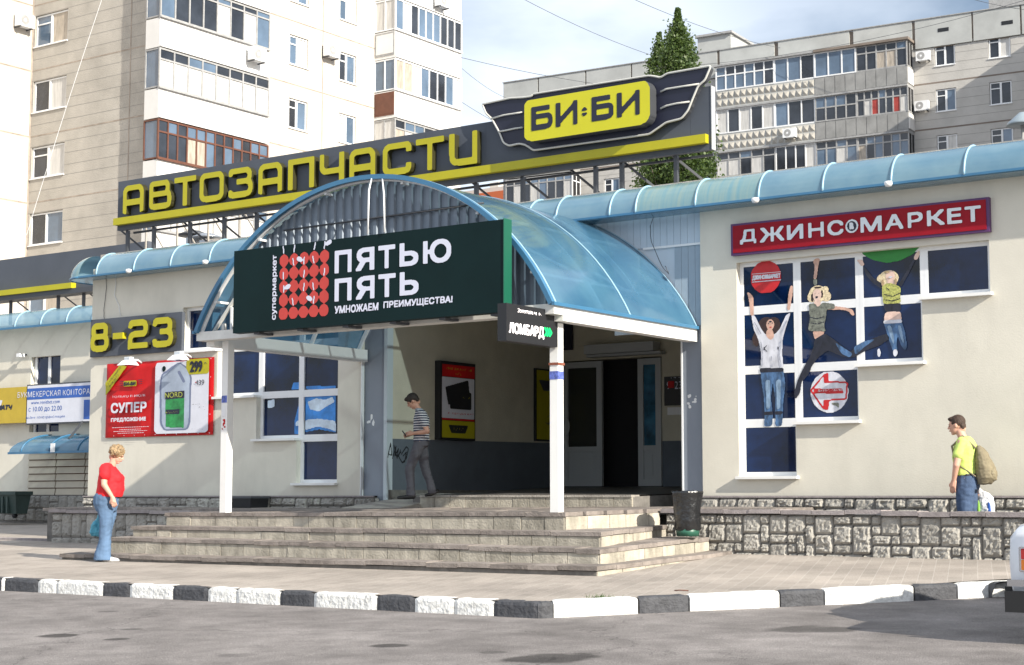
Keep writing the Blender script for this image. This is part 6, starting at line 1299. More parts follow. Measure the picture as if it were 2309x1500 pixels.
# ============================================================= poplar
leaf = bpy.data.materials.new('poplar_leaf'); leaf.use_nodes = True; t = leaf.node_tree; b = t.nodes['Principled BSDF']; g = N(t, 'ShaderNodeNewGeometry')
r = N(t, 'ShaderNodeValToRGB'); r.color_ramp.elements[0].color = (.030, .062, .018, 1); r.color_ramp.elements[1].color = (.11, .16, .048, 1); t.links.new(g.outputs['Random Per Island'], r.inputs[0]); t.links.new(r.outputs[0], b.inputs['Base Color']); b.inputs['Roughness'].default_value = .5
tl = N(t, 'ShaderNodeBsdfTranslucent'); tl.inputs['Color'].default_value = (.14, .22, .04, 1); ms = N(t, 'ShaderNodeMixShader'); ms.inputs[0].default_value = .28; t.links.new(b.outputs[0], ms.inputs[1]); t.links.new(tl.outputs[0], ms.inputs[2]); t.links.new(ms.outputs[0], t.nodes['Material Output'].inputs['Surface'])
bark = mat('poplar_bark', (.16, .14, .11), .9, var=.3, vs_=6)
def poplar(px, Y, ytop, prof, label, nleaf, seed):
    rg = random.Random(seed); c = at(px, 400, Y=Y); H = at(px, ytop, Y=Y).z; sc = (c-Vector((0, 0, EYE))).dot(CF)/FPX
    t = thing('poplar_tree', (c.x, Y, 0), label, 'tree', 'poplars behind the shop'); mb = MB(); mb.tube([(c.x+.05*sin(z), Y, z) for z in [H*k/12 for k in range(12)]], [.24*(1-k/13) for k in range(12)], bark, 8)
    R = lambda z: interp(z, prof_)*1.0; prof_ = sorted((at(px, y, Y=Y).z, w*sc*.5) for y, w in prof); clus = []
    for k in range(230):
        z = H*(.12+.85*rg.random()**.9); a = rg.uniform(0, 2*pi); rr = R(z)*rg.uniform(.25, 1)**.5*.92; p = Vector((c.x+rr*cos(a), Y+rr*sin(a), z)); clus.append((p, rg.uniform(.12, .26)*min(1, .35+R(z)*.9)))
        if k % 3 == 0: z0 = max(z-rr*2.2-.5, .6); mb.tube([(c.x, Y, z0), (c.x+rr*.4*cos(a), Y+rr*.4*sin(a), z0+(z-z0)*.35), p], [.05, .035, .012], bark, 5, cap=False)
    mb.build('trunk', t); mb = MB(); V = []; F = []
    for k in range(nleaf):
        if rg.random() < .72: p, s = rg.choice(clus); q = p+Vector((rg.gauss(0, s), rg.gauss(0, s), rg.gauss(0, s*1.7)))
        else: z = H*(.1+.9*rg.random()); a = rg.uniform(0, 2*pi); rr = R(z)*sqrt(rg.random()); q = Vector((c.x+rr*cos(a), Y+rr*sin(a), z))
        if q.z > H: continue
        s = rg.uniform(.035, .075); d1 = Vector((rg.gauss(0, 1), rg.gauss(0, 1), rg.gauss(0, 1))).normalized(); d2 = d1.cross(Vector((rg.gauss(0, 1), rg.gauss(0, 1), rg.gauss(0, 1)))).normalized()
        i = len(V); V += [q-d1*s, q+d2*s*.7, q+d1*s*1.2, q-d2*s*.7]; F.append((i, i+1, i+2, i+3))
    mb.mesh(V, F, leaf); mb.build('crown', t)
poplar(1532, 52, 18, [(10, 4), (30, 14), (60, 26), (100, 44), (150, 68), (200, 96), (300, 140), (420, 185), (600, 180), (900, 90)], 'tall narrow poplar rising behind the winged roof sign', 80000, 3)
poplar(1489, 54, 72, [(60, 4), (100, 20), (150, 44), (250, 80), (420, 110), (600, 110), (900, 60)], 'lower poplar spire just left of the taller poplar behind the winged sign', 26000, 5)
# ============================================================= wires, street lamp
def wire(A, B, label, r=.013, sag=.3, grp='overhead cables'):
    mb = MB(); n = 14; mb.tube([A.lerp(B, i/n)-Vector((0, 0, sag*4*(i/n)*(1-i/n))) for i in range(n+1)], r, M['pvc'] if sag < 0 else M['metal_dark'], 4, cap=False); mb.build('overhead_cable', **tags(label, 'cable', grp))
wire(at(1042, 155, X=TX+2), at(1150, 224, Y=97), 'thin cable from the tall block down to the left end of the long block', sag=.2)
wire(at(1040, 130, X=TX+2), at(1640, 210, Y=97), 'thin cable from the tall block running flat behind the winged roof sign', sag=.5)
wire(at(1042, 231, X=TX+2), at(1200, 310, Y=97), 'lowest thin cable leaving the tall block to the right', sag=.2)
wire(at(1165, -10, Y=60), at(1640, 165, Y=97), 'thin cable crossing the sky from the top towards the poplar', sag=.6)
wire(at(1410, -10, Y=60), at(1760, 108, Y=98), 'thin cable in the sky right of the poplar top', sag=.3)
wire(at(1560, 148, Y=97), at(2330, -5, Y=95), 'thin cable running just above the roof line of the long block', sag=.6)
wire(at(2170, -8, Y=80), at(2330, 24, Y=95), 'short thin cable at the upper right corner of the picture', sag=.1)
wire(at(236, -20, Y=40), at(60, 530, Y=40), 'pale slack cable slanting down across the shaded wall of the tall block', r=.0215*.6, sag=-.15)
q = at(2306, 280, Y=34); lm = thing('street_lamp', (q.x, 34, 0), 'grey street lamp with a conical hood at the right edge above the eaves', 'street lamp'); mb = MB(); mb.tube([(q.x, 34, 0), (q.x, 34, q.z)], [.07, .045], M['oldw'], 8); mb.build('pole', lm); mb = MB(); mb.lathe((q.x, 34, q.z), [(.0, .26), (.06, .25), (.32, .02), (.33, -.03), (.0, -.03)], mat('lamp_hood', (.30, .36, .40), .4, .3), 20); mb.build('lamp_hood', lm)
# ============================================================= bins and small things
q = at(1551, 1209, Y=18.1); bn_ = thing('rubbish_bin', q, 'dark green round bin lined with a shiny black bag on the steps', 'bin')
mb = MB(); mb.lathe(q, [(.0, 0), (.14, 0), (.15, .10), (.13, .10), (.0, .1)], mat('green_bin_paint', (.02, .09, .06), .4, var=.4, vs_=15), 24); mb.build('base', bn_)
mb = MB(); V = []; F = []; n = 40; prof = [(.145, .07), (.16, .09), (.158, .2), (.165, .32), (.172, .44), (.18, .53), (.188, .555), (.175, .56), (.16, .5), (.1, .42), (0, .4)]
for i, (r_, h_) in enumerate(prof):
    for k in range(n): a = 2*pi*k/n; w_ = noise.noise(Vector((cos(a)*2.2, sin(a)*2.2, h_*5)))*.016+noise.noise(Vector((cos(a)*6+h_*7, sin(a)*6, h_*9)))*.012; rr = r_+w_*(r_ > .1); V.append(q+Vector((rr*cos(a), rr*sin(a), h_+.012*noise.noise(Vector((cos(a)*3, sin(a)*3, 1)))*(i > 4))))
for i in range(len(prof)-1):
    for k in range(n): F.append((i*n+k, i*n+(k+1) % n, (i+1)*n+(k+1) % n, (i+1)*n+k))
mb.mesh(V, F, mat('black_bin_bag', (.012, .013, .015), .22, spec=.7, bump=.9, bs=14), True); mb.build('bin_bag', bn_)
a, b = at(-40, 1168, Y=24.1), at(42, 1108, Y=24.1); z0 = a.z; t = thing('waste_container', (a.x, 24.1, z0), 'big dark green waste container at the left edge of the picture', 'container'); cgr = mat('container_green', (.035, .06, .055), .6, var=.2)
mb = MB(); mb.hexa([Vector(p) for p in ((a.x, 24.1, z0+.1), (b.x-.06, 24.1, z0+.1), (b.x-.06, 24.4, z0+.1), (a.x, 24.4, z0+.1), (a.x-.05, 24.02, b.z-.08), (b.x, 24.02, b.z-.08), (b.x, 24.45, b.z-.08), (a.x-.05, 24.45, b.z-.08))], cgr); 
for k in range(6): x = a.x+.12+k*.17; mb.box((x, 24.0, z0+.12), (x+.05, 24.09, b.z-.12), cgr) if x < b.x-.15 else None
mb.build('body', t); mb = MB(); mb.box((a.x-.08, 23.98, b.z-.08), (b.x+.03, 24.48, b.z), cgr); mb.build('lid', t)
for x in (a.x+.1, b.x-.2): mb = MB(); mb.tube([(x, 24.15, z0+.06), (x+.05, 24.15, z0+.06)], .06, M['black'], 10); mb.build('wheel', t)
a, b = at(527, 1148, Y=19.5), at(572, 1120, Y=19.5); t = thing('black_crate', (a.x, 19.5, a.z), 'low black crate against the wall just right of the left porch post', 'crate'); mb = MB(); zc = tops[3](a.x, 18.58)+.012; mb.hexa([Vector(p) for p in ((a.x, 19.45, zc), (b.x-.02, 19.45, zc), (b.x-.02, 19.85, zc), (a.x, 19.85, zc), (a.x-.01, 19.43, b.z), (b.x, 19.43, b.z), (b.x, 19.86, b.z), (a.x-.01, 19.86, b.z))], M['black']); mb.box((a.x-.02, 19.42, b.z-.03), (b.x+.01, 19.87, b.z+.005), M['metal_dark']); mb.build('body', t)
q = at(1353, 1343, Z=-.05); q.z = zwalk(q.x, q.y); gm = mat('weed_green', (.07, .13, .03), .7, var=.3); rg = random.Random(8); mb = MB()
for k in range(70):
    p = q+Vector((rg.gauss(0, .06), rg.gauss(0, .04), 0)); d = Vector((rg.gauss(0, .03), rg.gauss(0, .03), rg.uniform(.015, .05))); s = Vector((rg.uniform(-1, 1), rg.uniform(-1, 1), 0))*.006; mb.face([p-s, p+s, p+d], gm)
mb.build('weed_tuft', **tags('small green tuft of weeds growing on the pavement by the white kerbstone', 'weed', None))
q = at(1535, 1331, Z=-.03); q.z = zwalk(q.x, q.y)+.008; mb = MB(); mb.tube([q-Vector((.06, .02, 0)), q+Vector((0, .004, .004)), q+Vector((.07, .03, 0))], .006, M['brownw'], 5); mb.build('twig', **tags('small brown twig lying on the pavement near the right white kerb', 'twig'))
# ============================================================= car at the right edge
ca = Vector((.03, 1, 0)).normalized(); crt = Vector((ca.y, -ca.x, 0)); Q = at(2276, 1392, Y=12.75); rc = Q+crt*.80; rc.z = zroad(rc.y)
car = thing('parked_car', rc, 'old white saloon car cut by the right picture edge, rear lamp showing', 'car'); car_o = rc; KS = 1.0
def cw(x, y, z): return car_o+ca*(x*KS)+crt*(-y*KS)+Vector((0, 0, z*KS+(zroad(car_o.y+ca.y*x)-zroad(car_o.y))*1.0))   # x forward from the rear, y to the left
paint = mat('white_car_paint', (.74, .76, .80), .25, coat=.6, var=.02); chrome = mat('chrome', (.6, .6, .62), .15, 1.); rub = mat('black_rubber', (.015, .015, .016), .7)
def shell(st, m, name, parent, close=True):
    mb = MB(); V = []; F = []; n = len(st[0])
    for s in st: V += [cw(*p) for p in s]
    for i in range(len(st)-1):
        for k in range(n-1): F.append((i*n+k, i*n+k+1, (i+1)*n+k+1, (i+1)*n+k))
    if close: F.append(tuple(range(n-1, -1, -1))); F.append(tuple(range((len(st)-1)*n, len(st)*n)))
    mb.mesh(V, F, m, True); return mb.build(name, parent)
def sec(x, zb, zt, w, wt): # half loop right -> over the top -> left
    L_ = [(w-.03, zb), (w, zb+.1), (w+.01, (zb+zt)/2), (w, zt-.08), (wt, zt-.015), (wt-.15, zt), (0, zt+.015)]
    return [(x, -a, b) for a, b in L_]+[(x, a, b) for a, b in reversed(L_[:-1])]
shell([sec(x, *q) for x, *q in ((0.0, .40, .86, .775, .72), (.03, .34, .90, .785, .73), (.12, .28, .93, .79, .73), (.6, .24, .95, .80, .75), (1.1, .24, .96, .81, .76), (2.0, .24, .95, .81, .76), (2.9, .24, .93, .80, .75), (3.7, .26, .90, .79, .73), (4.0, .34, .86, .76, .70), (4.04, .42, .80, .72, .66))], paint, 'body', car)
g = mat('car_glass', (.02, .03, .035), .05, spec=.8)
shell([[(x, -w, .93), (x+dx, -wt, z), (x+dx, 0, z+.015), (x+dx, wt, z), (x, w, .93)] for x, dx, w, wt, z in ((.62, .0, .72, .66, .96), (.70, .28, .74, .60, 1.30), (.95, .2, .75, .60, 1.40), (1.6, 0, .75, .61, 1.43), (2.2, -.05, .75, .60, 1.41), (2.75, -.35, .74, .60, 1.34), (2.95, .0, .72, .66, .94))], g, 'cabin_glass', car)
shell([[(x, -w, z-.02), (x, -w+.03, z+.01), (x, 0, z+.035), (x, w-.03, z+.01), (x, w, z-.02)] for x, w, z in ((.97, .60, 1.32), (1.2, .62, 1.41), (1.6, .62, 1.44), (2.1, .61, 1.42), (2.38, .59, 1.35))], paint, 'roof', car, False)
for s in (1, -1):
    for P in (((.66, .735), (.99, .61), .95, 1.34), ((1.62, .76), (1.60, .62), .95, 1.42), ((2.92, .735), (2.4, .60), .94, 1.36)):
        mb = MB(); mb.bar(cw(P[0][0], s*P[0][1], P[2]), cw(P[1][0], s*P[1][1], P[3]), .06, .05, paint); mb.build('pillar', car)
    mb = MB()
    V = []
    for z0, z1, m in ((.655, .735, mat('red_lamp', (.35, .01, .01), .2, spec=.8)), (.57, .65, mat('amber_lamp', (.45, .13, .01), .2, spec=.8))):
        P = [cw(-.012, s*.69, z0), cw(-.012, s*.40, z0), cw(-.012, s*.40, z1), cw(-.012, s*.69, z1)]; Qq = [cw(.05, s*.69, z0), cw(.05, s*.40, z0), cw(.05, s*.40, z1), cw(.05, s*.69, z1)]; mb.hexa([P[0], P[1], Qq[1], Qq[0], P[3], P[2], Qq[2], Qq[3]], m)
    lampo = mb.build('tail_lamp', car); mb = MB(); z0, z1 = .56, .745
    for a, b in (((s*.70, z0), (s*.39, z0)), ((s*.39, z0), (s*.39, z1)), ((s*.39, z1), (s*.70, z1)), ((s*.70, z1), (s*.70, z0))): mb.bar(cw(-.015, *a), cw(-.015, *b), .008, .008, chrome)
    mb.build('lamp_rim', lampo)
    for xw in (.78, 3.18):
        mb = MB(); c = cw(xw, s*.72, .29); R_ = .29*KS; prof = [(R_*.55, -.09), (R_*.93, -.09), (R_, -.05), (R_, .05), (R_*.93, .09), (R_*.55, .09)]
        V = []; F = []; n = 28
        for r_, h_ in prof:
            for k in range(n): a = 2*pi*k/n; V.append(c+ca*(r_*cos(a))+Vector((0, 0, r_*sin(a)))+crt*h_)
        for i in range(5):
            for k in range(n): F.append((i*n+k, i*n+(k+1) % n, (i+1)*n+(k+1) % n, (i+1)*n+k))
        mb.mesh(V, F, rub, True); wh = mb.build('wheel', car); mb = MB()
        for r_, h_ in ((.55, .07), (.2, .095)): cc = c-crt*(s*h_); mb.face([cc+ca*(R_*r_*cos(2*pi*k/20))+Vector((0, 0, R_*r_*sin(2*pi*k/20))) for k in range(20)], chrome)
        mb.build('rim', wh)
mb = MB(); mb.bar(cw(-.07, .775, .475), cw(-.07, -.775, .475), .05, .05, chrome); mb.bar(cw(-.075, .775, .40), cw(-.02, .79, .40), .05, .09, rub); mb.build('bumper', car)
mb = MB(); mb.bar(cw(-.04, .80, .33), cw(-.04, -.80, .33), .1, .16*KS, rub); mb.bar(cw(.3, 0, .33), cw(3.8, 0, .33), 1.36, .2, rub); mb.build('underbody', car)
mb = MB(); mb.bar(cw(-.02, .26, .60), cw(-.02, -.26, .60), .02, .11, M['pvc']); mb.build('number_plate', car); mb = MB(); mb.bar(cw(.005, .55, .86), cw(.005, -.55, .86), .012, .02, rub); mb.build('boot_seam', car)
# ============================================================= people
skin = mat('skin', (.50, .27, .19), .55, var=.08, vs_=12, bump=.1, bs=90); skin2 = mat('skin_pale', (.60, .34, .25), .55, var=.06, vs_=12)
def blob_mesh(blobs):
    V = []; F = []
    for b in blobs:
        i0 = len(V); n = 14
        if b[0] == 'e':
            _, c, r, *rot = b; R = Matrix.Rotation(rot[0] if rot else 0, 3, 'Y') @ Matrix.Rotation(rot[1] if len(rot) > 1 else 0, 3, 'Z'); m_ = 9
            V.append(Vector(c)+R@Vector((0, 0, -r[2])))
            for i in range(1, m_):
                t = -pi/2+pi*i/m_
                for k in range(n): a = 2*pi*k/n; V.append(Vector(c)+R@Vector((r[0]*cos(t)*cos(a), r[1]*cos(t)*sin(a), r[2]*sin(t))))
            V.append(Vector(c)+R@Vector((0, 0, r[2]))); rings = m_-1
        elif b[0] == 'c':
            _, p, r0, q, r1 = b; p, q = Vector(p), Vector(q); d = (q-p).normalized(); x = d.cross(Vector((0, 1, 0)) if abs(d.y) < .9 else Vector((1, 0, 0))).normalized(); y = d.cross(x)
            S_ = [(p, r0, t) for t in (-70, -40, -15)]+[(q, r1, t) for t in (15, 40, 70)]; V.append(p-d*r0)
            for c, r, t in S_:
                t = radians(t)
                for k in range(n): a = 2*pi*k/n; V.append(c+d*(r*sin(t))+(x*cos(a)+y*sin(a))*(r*cos(t)))
            V.append(q+d*r1); rings = 6
        else:   # 't': stacked ellipses (x, y, z, rx, ry)
            rings = len(b[1]); x, y, z, rx, ry = b[1][0]; V.append(Vector((x, y, z-.01)))
            for x, y, z, rx, ry in b[1]:
                for k in range(n): a = 2*pi*k/n; V.append(Vector((x+rx*cos(a), y+ry*sin(a), z)))
            V.append(Vector((x, y, z+.01)))
        for k in range(n):
            F.append((i0, i0+1+(k+1) % n, i0+1+k)); e = i0+1+(rings-1)*n; F.append((e+k, e+(k+1) % n, e+n))
            for i in range(rings-1): a = i0+1+i*n; F.append((a+k, a+(k+1) % n, a+n+(k+1) % n, a+n+k))
    return V, F
def remesh(blobs, vox, smooth=4, disp=None):
    V, F = blob_mesh(blobs); me = bpy.data.meshes.new('m'); me.from_pydata(V, [], F); ob = bpy.data.objects.new('m', me); COL.objects.link(ob)
    md = ob.modifiers.new('r', 'REMESH'); md.mode = 'VOXEL'; md.voxel_size = vox; sm = ob.modifiers.new('s', 'SMOOTH'); sm.factor = .5; sm.iterations = smooth
    dg = bpy.context.evaluated_depsgraph_get(); ev = ob.evaluated_get(dg); m2 = bpy.data.meshes.new_from_object(ev); bpy.data.objects.remove(ob)
    if disp:
        co = [v.co.copy() for v in m2.vertices]; no_ = [v.normal.copy() for v in m2.vertices]
        for v, c, nn in zip(m2.vertices, co, no_): v.co = c+nn*disp(c)
    for p in m2.polygons: p.use_smooth = True
    return m2
class Figure:
    def __init__(s, foot, fwd, label):
        s.t = thing('person', foot, label, 'person'); s.t.rotation_euler = (0, 0, atan2(fwd[1], fwd[0]))
    def part(s, name, blobs, m, vox=.008, smooth=3, disp=None, parent=None):
        me = remesh(blobs, vox, smooth, disp); me.materials.append(m); o = bpy.data.objects.new(name, me); COL.objects.link(o); o.parent = parent or s.t; return o
def hand(w, d, up, curl=.5, side=1, sc=1.):
    """palm and five fingers from wrist w along d; up = back-of-hand normal"""
    w, d, up = Vector(w), Vector(d).normalized(), Vector(up).normalized(); s = d.cross(up)*side; B = [('c', w, .026*sc, w+d*.05*sc, .026*sc), ('c', w+s*.018*sc, .018*sc, w+d*.075*sc+s*.024*sc, .015*sc), ('c', w-s*.018*sc, .018*sc, w+d*.07*sc-s*.024*sc, .015*sc)]
    for k, L_ in enumerate((.066, .076, .07, .055)):
        o = w+d*.078*sc+s*(.030-.02*k)*sc; a = curl*(.5+.1*k); d1 = (d*cos(a)-up*sin(a)); p1 = o+d1*L_*.5*sc; a2 = a+curl*.9; d2 = (d*cos(a2)-up*sin(a2)); p2 = p1+d2*L_*.5*sc; B += [('c', o, .0095*sc, p1, .009*sc), ('c', p1, .009*sc, p2, .0078*sc)]
    o = w+s*.028*sc+d*.02*sc; p1 = o+(s*.6+d*.75-up*.2).normalized()*.035*sc; p2 = p1+(s*.1+d*.9-up*.45).normalized()*.03*sc; B += [('c', o, .012*sc, p1, .0105*sc), ('c', p1, .0105*sc, p2, .009*sc)]
    return B
def head(c, tilt, s=1.):
    """skull, jaw, nose, brows, lips, ears; tilt>0 looks down; faces +x"""
    R = Matrix.Rotation(tilt, 3, 'Y'); P = lambda x, y, z: tuple(Vector(c)+R@Vector((x*s, y*s, z*s)))
    E = lambda x, y, z, r: ('e', P(x, y, z), tuple(q*s for q in r), tilt)
    return [E(-.008, 0, .022, (.092, .073, .090)), E(.022, 0, -.035, (.066, .056, .074)), E(.055, 0, -.092, (.026, .028, .018)), E(.074, 0, .022, (.016, .046, .012)), ('c', P(.084, 0, .012), .008*s, P(.103, 0, -.022), .012*s), E(.098, .010, -.027, (.008, .008, .007)), E(.098, -.010, -.027, (.008, .008, .007)),
            E(.082, 0, -.050, (.014, .023, .006)), E(.080, 0, -.061, (.013, .020, .006)), E(.055, .036, -.02, (.02, .018, .02)), E(.055, -.036, -.02, (.02, .018, .02)),
            E(-.008, .074, -.008, (.018, .009, .030)), E(-.008, -.074, -.008, (.018, .009, .030)), E(-.06, 0, -.045, (.045, .05, .05))], P
def face_bits(fig, P, s, eyec, lipc, brow):
    for y in (.029, -.029):
        me = remesh([('e', P(.077, y, .001), (.007*s, .010*s, .005*s))], .003, 1); me.materials.append(eyec); o = bpy.data.objects.new('eye', me); COL.objects.link(o); o.parent = fig.t
        me = remesh([('c', P(.092, y*.55, .021), .003*s, P(.076, y*1.5, .020), .0028*s)], .003, 1); me.materials.append(brow); o = bpy.data.objects.new('eyebrow', me); COL.objects.link(o); o.parent = fig.t
    me = remesh([('e', P(.092, 0, -.055), (.009*s, .019*s, .0065*s))], .003, 1); me.materials.append(lipc); o = bpy.data.objects.new('lips', me); COL.objects.link(o); o.parent = fig.t
eyem = mat('eye_dark', (.03, .02, .015), .2); lipm = mat('lips', (.45, .14, .12), .5)
def wr(a=.006, f=9.): return lambda c: a*noise.noise(Vector((c.x*f, c.y*f, c.z*f*.6)))+a*.5*noise.noise(Vector((c.x*f*2.2, c.y*f*2.2, c.z*f*3)))
R3 = (CR.x, CR.y)
# ---- woman in the red top
wy = 14.75
for _ in range(4): f_ = at(238, 1267, Y=wy); wy = wy*(1+.0*1); gz_ = zwalk(f_.x, wy); wy = at(238, 1267, Z=gz_).y
f_ = at(240, 1266, Z=gz_); f_.z = zwalk(f_.x, f_.y)
W_ = Figure(f_, R3, 'stout blonde woman in a red top and flared jeans standing left of the steps')
hb, P = head((.115, 0, 1.485), .42, .98)
arm = lambda s, el, wr_: [('c', (-.02, s*.175, 1.27), .055, el, .044), ('c', el, .045, wr_, .026)]
body = hb+[('c', (.03, 0, 1.30), .055, (.075, 0, 1.42), .052), ('t', [(.0, 0, .80, .13, .17), (.0, 0, .95, .165, .19), (.01, 0, 1.1, .15, .17), (.0, 0, 1.25, .12, .17), (0, 0, 1.32, .07, .12)]),
     ('c', (-.01, .085, .84), .08, (-.01, .085, .48), .048), ('c', (-.01, .085, .48), .046, (-.045, .085, .09), .036), ('c', (-.01, -.085, .84), .08, (.0, -.085, .48), .048), ('c', (.0, -.085, .48), .046, (-.01, -.085, .09), .036)]
body += arm(-1, (.0, -.235, 1.07), (.115, -.23, .90)) + hand((.12, -.23, .885), (.25, 0, -1), (.0, -1, 0), .7, 1) + arm(1, (-.03, .24, 1.05), (-.06, .24, .84)) + hand((-.062, .24, .82), (-.05, 0, -1), (0, 1, 0), 1.0, -1)
W_.part('body', body, skin2, .0065, 2)
face_bits(W_, P, .98, eyem, lipm, mat('brow_fair', (.25, .17, .10), .7))
blond = mat('blond_curls', (.27, .185, .10), .6, var=.55, vs_=28, bump=.6, bs=40); rg = random.Random(6); hair = [('e', P(-.022, 0, .035), (.108, .096, .098), .42)]
for k in range(85):
    a, b_ = rg.uniform(0, 2*pi), rg.uniform(-.5, 1.35); x, y, z = cos(b_)*cos(a), cos(b_)*sin(a), sin(b_)
    if x > .35 and z < .45: continue
    if z < -.25 and x > -.1: continue
    hair.append(('e', P(-.022+.105*x, .095*y, .03+.10*z), tuple(rg.uniform(.016, .03) for _ in range(3))))
W_.part('hair', hair, blond, .006, 1, wr(.007, 32))
redt = mat('red_top_fabric', (.62, .012, .02), .8, var=.07, vs_=5)
top = [('t', [(.015, 0, .90, .185, .20), (.02, 0, .95, .192, .208), (.035, 0, 1.05, .19, .19), (.035, 0, 1.14, .185, .185), (.03, 0, 1.2, .165, .185), (.0, 0, 1.28, .13, .175), (-.01, 0, 1.345, .085, .13), (.0, 0, 1.37, .07, .075)]), ('e', (.13, .07, 1.15), (.08, .09, .085)), ('e', (.13, -.07, 1.15), (.08, .09, .085)), ('e', (.10, 0, 1.02), (.13, .15, .12)),
       ('c', (-.015, -.155, 1.285), .082, (-.003, -.215, 1.20), .078), ('c', (-.015, .155, 1.285), .082, (-.025, .215, 1.20), .078)]
W_.part('top', top, redt, .009, 3, wr(.010, 9))
den = mat('blue_denim', (.095, .165, .28), .85, var=.30, vs_=4, bump=.3, bs=120, stretch=(1, 1, .4))
jn = [('t', [(-.02, 0, .70, .14, .18), (-.03, 0, .80, .175, .20), (-.025, 0, .9, .18, .20), (-.01, 0, .955, .16, .185)])]
for s, dx_ in ((1, -.05), (-1, .0)):
    jn.append(('t', [(dx_-.03, s*.085, .022, .125, .095), (dx_-.025, s*.085, .12, .11, .09), (dx_*.8-.01, s*.085, .3, .088, .08), (dx_*.5+.0, s*.085, .47, .084, .082), (.0, s*.085, .62, .10, .095), (-.02, s*.085, .78, .13, .105)]))
W_.part('jeans', jn, den, .009, 3, wr(.012, 9))
shoe = lambda x, y, toe, h=.06: [('c', (x-.06, y, .035), .034, (x+.06, y, .032), .036), ('c', (x+.06, y, .03), .034, (x+toe, y, .024), .022), ('e', (x-.05, y, .06), (.045, .036, .04))]
W_.part('shoe', shoe(.03, -.08, .16), M['pvc'], .006); W_.part('shoe', shoe(-.03, .08, .15), M['pvc'], .006)
Rm = Matrix.Rotation(atan2(R3[1], R3[0]), 4, 'Z'); bp_ = f_+(Rm@Vector((-.07, .26, .45)))
bag = remesh([('t', [(0, 0, -.10, .10, .05), (0, 0, -.05, .14, .07), (0.01, 0, .05, .12, .06), (.03, 0, .16, .06, .03), (.04, 0, .27, .02, .018), (.04, 0, .36, .015, .015)])], .009, 2, wr(.02, 16)); bag.transform(Rm @ Matrix.Translation((-.11, 0, 0)) ); bag.materials.append(mat('blue_bag', (.06, .30, .42), .5, var=.2, vs_=8)); o = bpy.data.objects.new('plastic_bag', bag); COL.objects.link(o); o.location = bp_
for k, v in tags('small turquoise plastic bag held behind the blonde woman', 'bag').items(): o[k] = v
# ---- man with the phone in the doorway, walking left with his head bowed
my = 19.45; mx_ = at(945, 1126, Y=my); mf = Vector((mx_.x, my, mx_.z)); mdir = (-R3[0]*.97+R3[1]*.24*0-.0, -R3[1]*.97)
Mn = Figure(mf, mdir, 'dark-haired man in a striped polo walking with a phone in the entrance')
hb, P = head((.105, 0, 1.475), .62, .95)
body = hb+[('c', (-.01, 0, 1.31), .052, (.055, 0, 1.41), .05), ('t', [(-.03, 0, .82, .10, .15), (-.03, 0, .95, .10, .14), (-.03, 0, 1.1, .105, .155), (-.03, 0, 1.25, .10, .165), (-.02, 0, 1.32, .06, .12)]),
  ('c', (-.02, .08, .86), .082, (.13, .09, .47), .055), ('c', (.13, .09, .47), .052, (.11, .09, .11), .036), ('c', (-.03, -.08, .86), .082, (-.07, -.08, .49), .055), ('c', (-.07, -.08, .49), .052, (-.20, -.08, .15), .036),
  ('c', (-.04, .185, 1.27), .052, (-.13, .225, 1.01), .04), ('c', (-.13, .225, 1.01), .04, (.10, .12, .985), .026), ('c', (-.04, -.185, 1.27), .052, (-.06, -.22, 1.02), .04), ('c', (-.06, -.22, 1.02), .04, (.15, -.08, .98), .026)]
body += hand((.10, .12, .985), (1, -.45, .0), (.2, .9, .4), .9, 1, .95)+hand((.15, -.08, .98), (.9, .5, -.25), (.3, -.8, .3), .9, -1, .95)
Mn.part('body', body, skin, .0065, 2); face_bits(Mn, P, .95, eyem, mat('lips_m', (.36, .16, .13), .6), mat('brow_dark', (.03, .02, .015), .7))
dh = mat('dark_short_hair', (.022, .014, .010), .6, var=.3, vs_=40, bump=.6, bs=90)
Mn.part('hair', [('e', P(-.018, 0, .042), (.096, .081, .086), .62), ('e', P(.05, 0, .085), (.05, .06, .03), .62), ('e', P(-.07, 0, -.0), (.04, .066, .07), .62)], dh, .005, 1, wr(.004, 40))
st = bpy.data.materials.new('striped_polo'); st.use_nodes = True; t = st.node_tree; b = t.nodes['Principled BSDF']; b.inputs['Roughness'].default_value = .9; tcn = N(t, 'ShaderNodeTexCoord'); sx = N(t, 'ShaderNodeSeparateXYZ'); t.links.new(tcn.outputs['Object'], sx.inputs[0]); m1_ = N(t, 'ShaderNodeMath', operation='MULTIPLY'); m1_.inputs[1].default_value = 2*pi/.037; m2_ = N(t, 'ShaderNodeMath', operation='SINE'); cr_ = N(t, 'ShaderNodeValToRGB'); cr_.color_ramp.interpolation = 'CONSTANT'; cr_.color_ramp.elements[0].color = (.03, .035, .07, 1); cr_.color_ramp.elements[1].color = (.62, .62, .62, 1); cr_.color_ramp.elements[1].position = .62
m3_ = N(t, 'ShaderNodeMapRange', inp={'From Min': -1., 'From Max': 1.}); t.links.new(sx.outputs['Z'], m1_.inputs[0]); t.links.new(m1_.outputs[0], m2_.inputs[0]); t.links.new(m2_.outputs[0], m3_.inputs[0]); t.links.new(m3_.outputs[0], cr_.inputs[0]); t.links.new(cr_.outputs[0], b.inputs['Base Color'])
Mn.part('polo_shirt', [('t', [(-.03, 0, .87, .125, .165), (-.03, 0, .95, .12, .16), (-.03, 0, 1.1, .125, .172), (-.03, 0, 1.22, .12, .18), (-.02, 0, 1.30, .09, .15), (-.005, 0, 1.345, .065, .075)]), ('c', (-.04, .165, 1.27), .076, (-.09, .212, 1.13), .066), ('c', (-.04, -.165, 1.27), .076, (-.058, -.212, 1.13), .066)], st, .008, 3, wr(.005, 10))
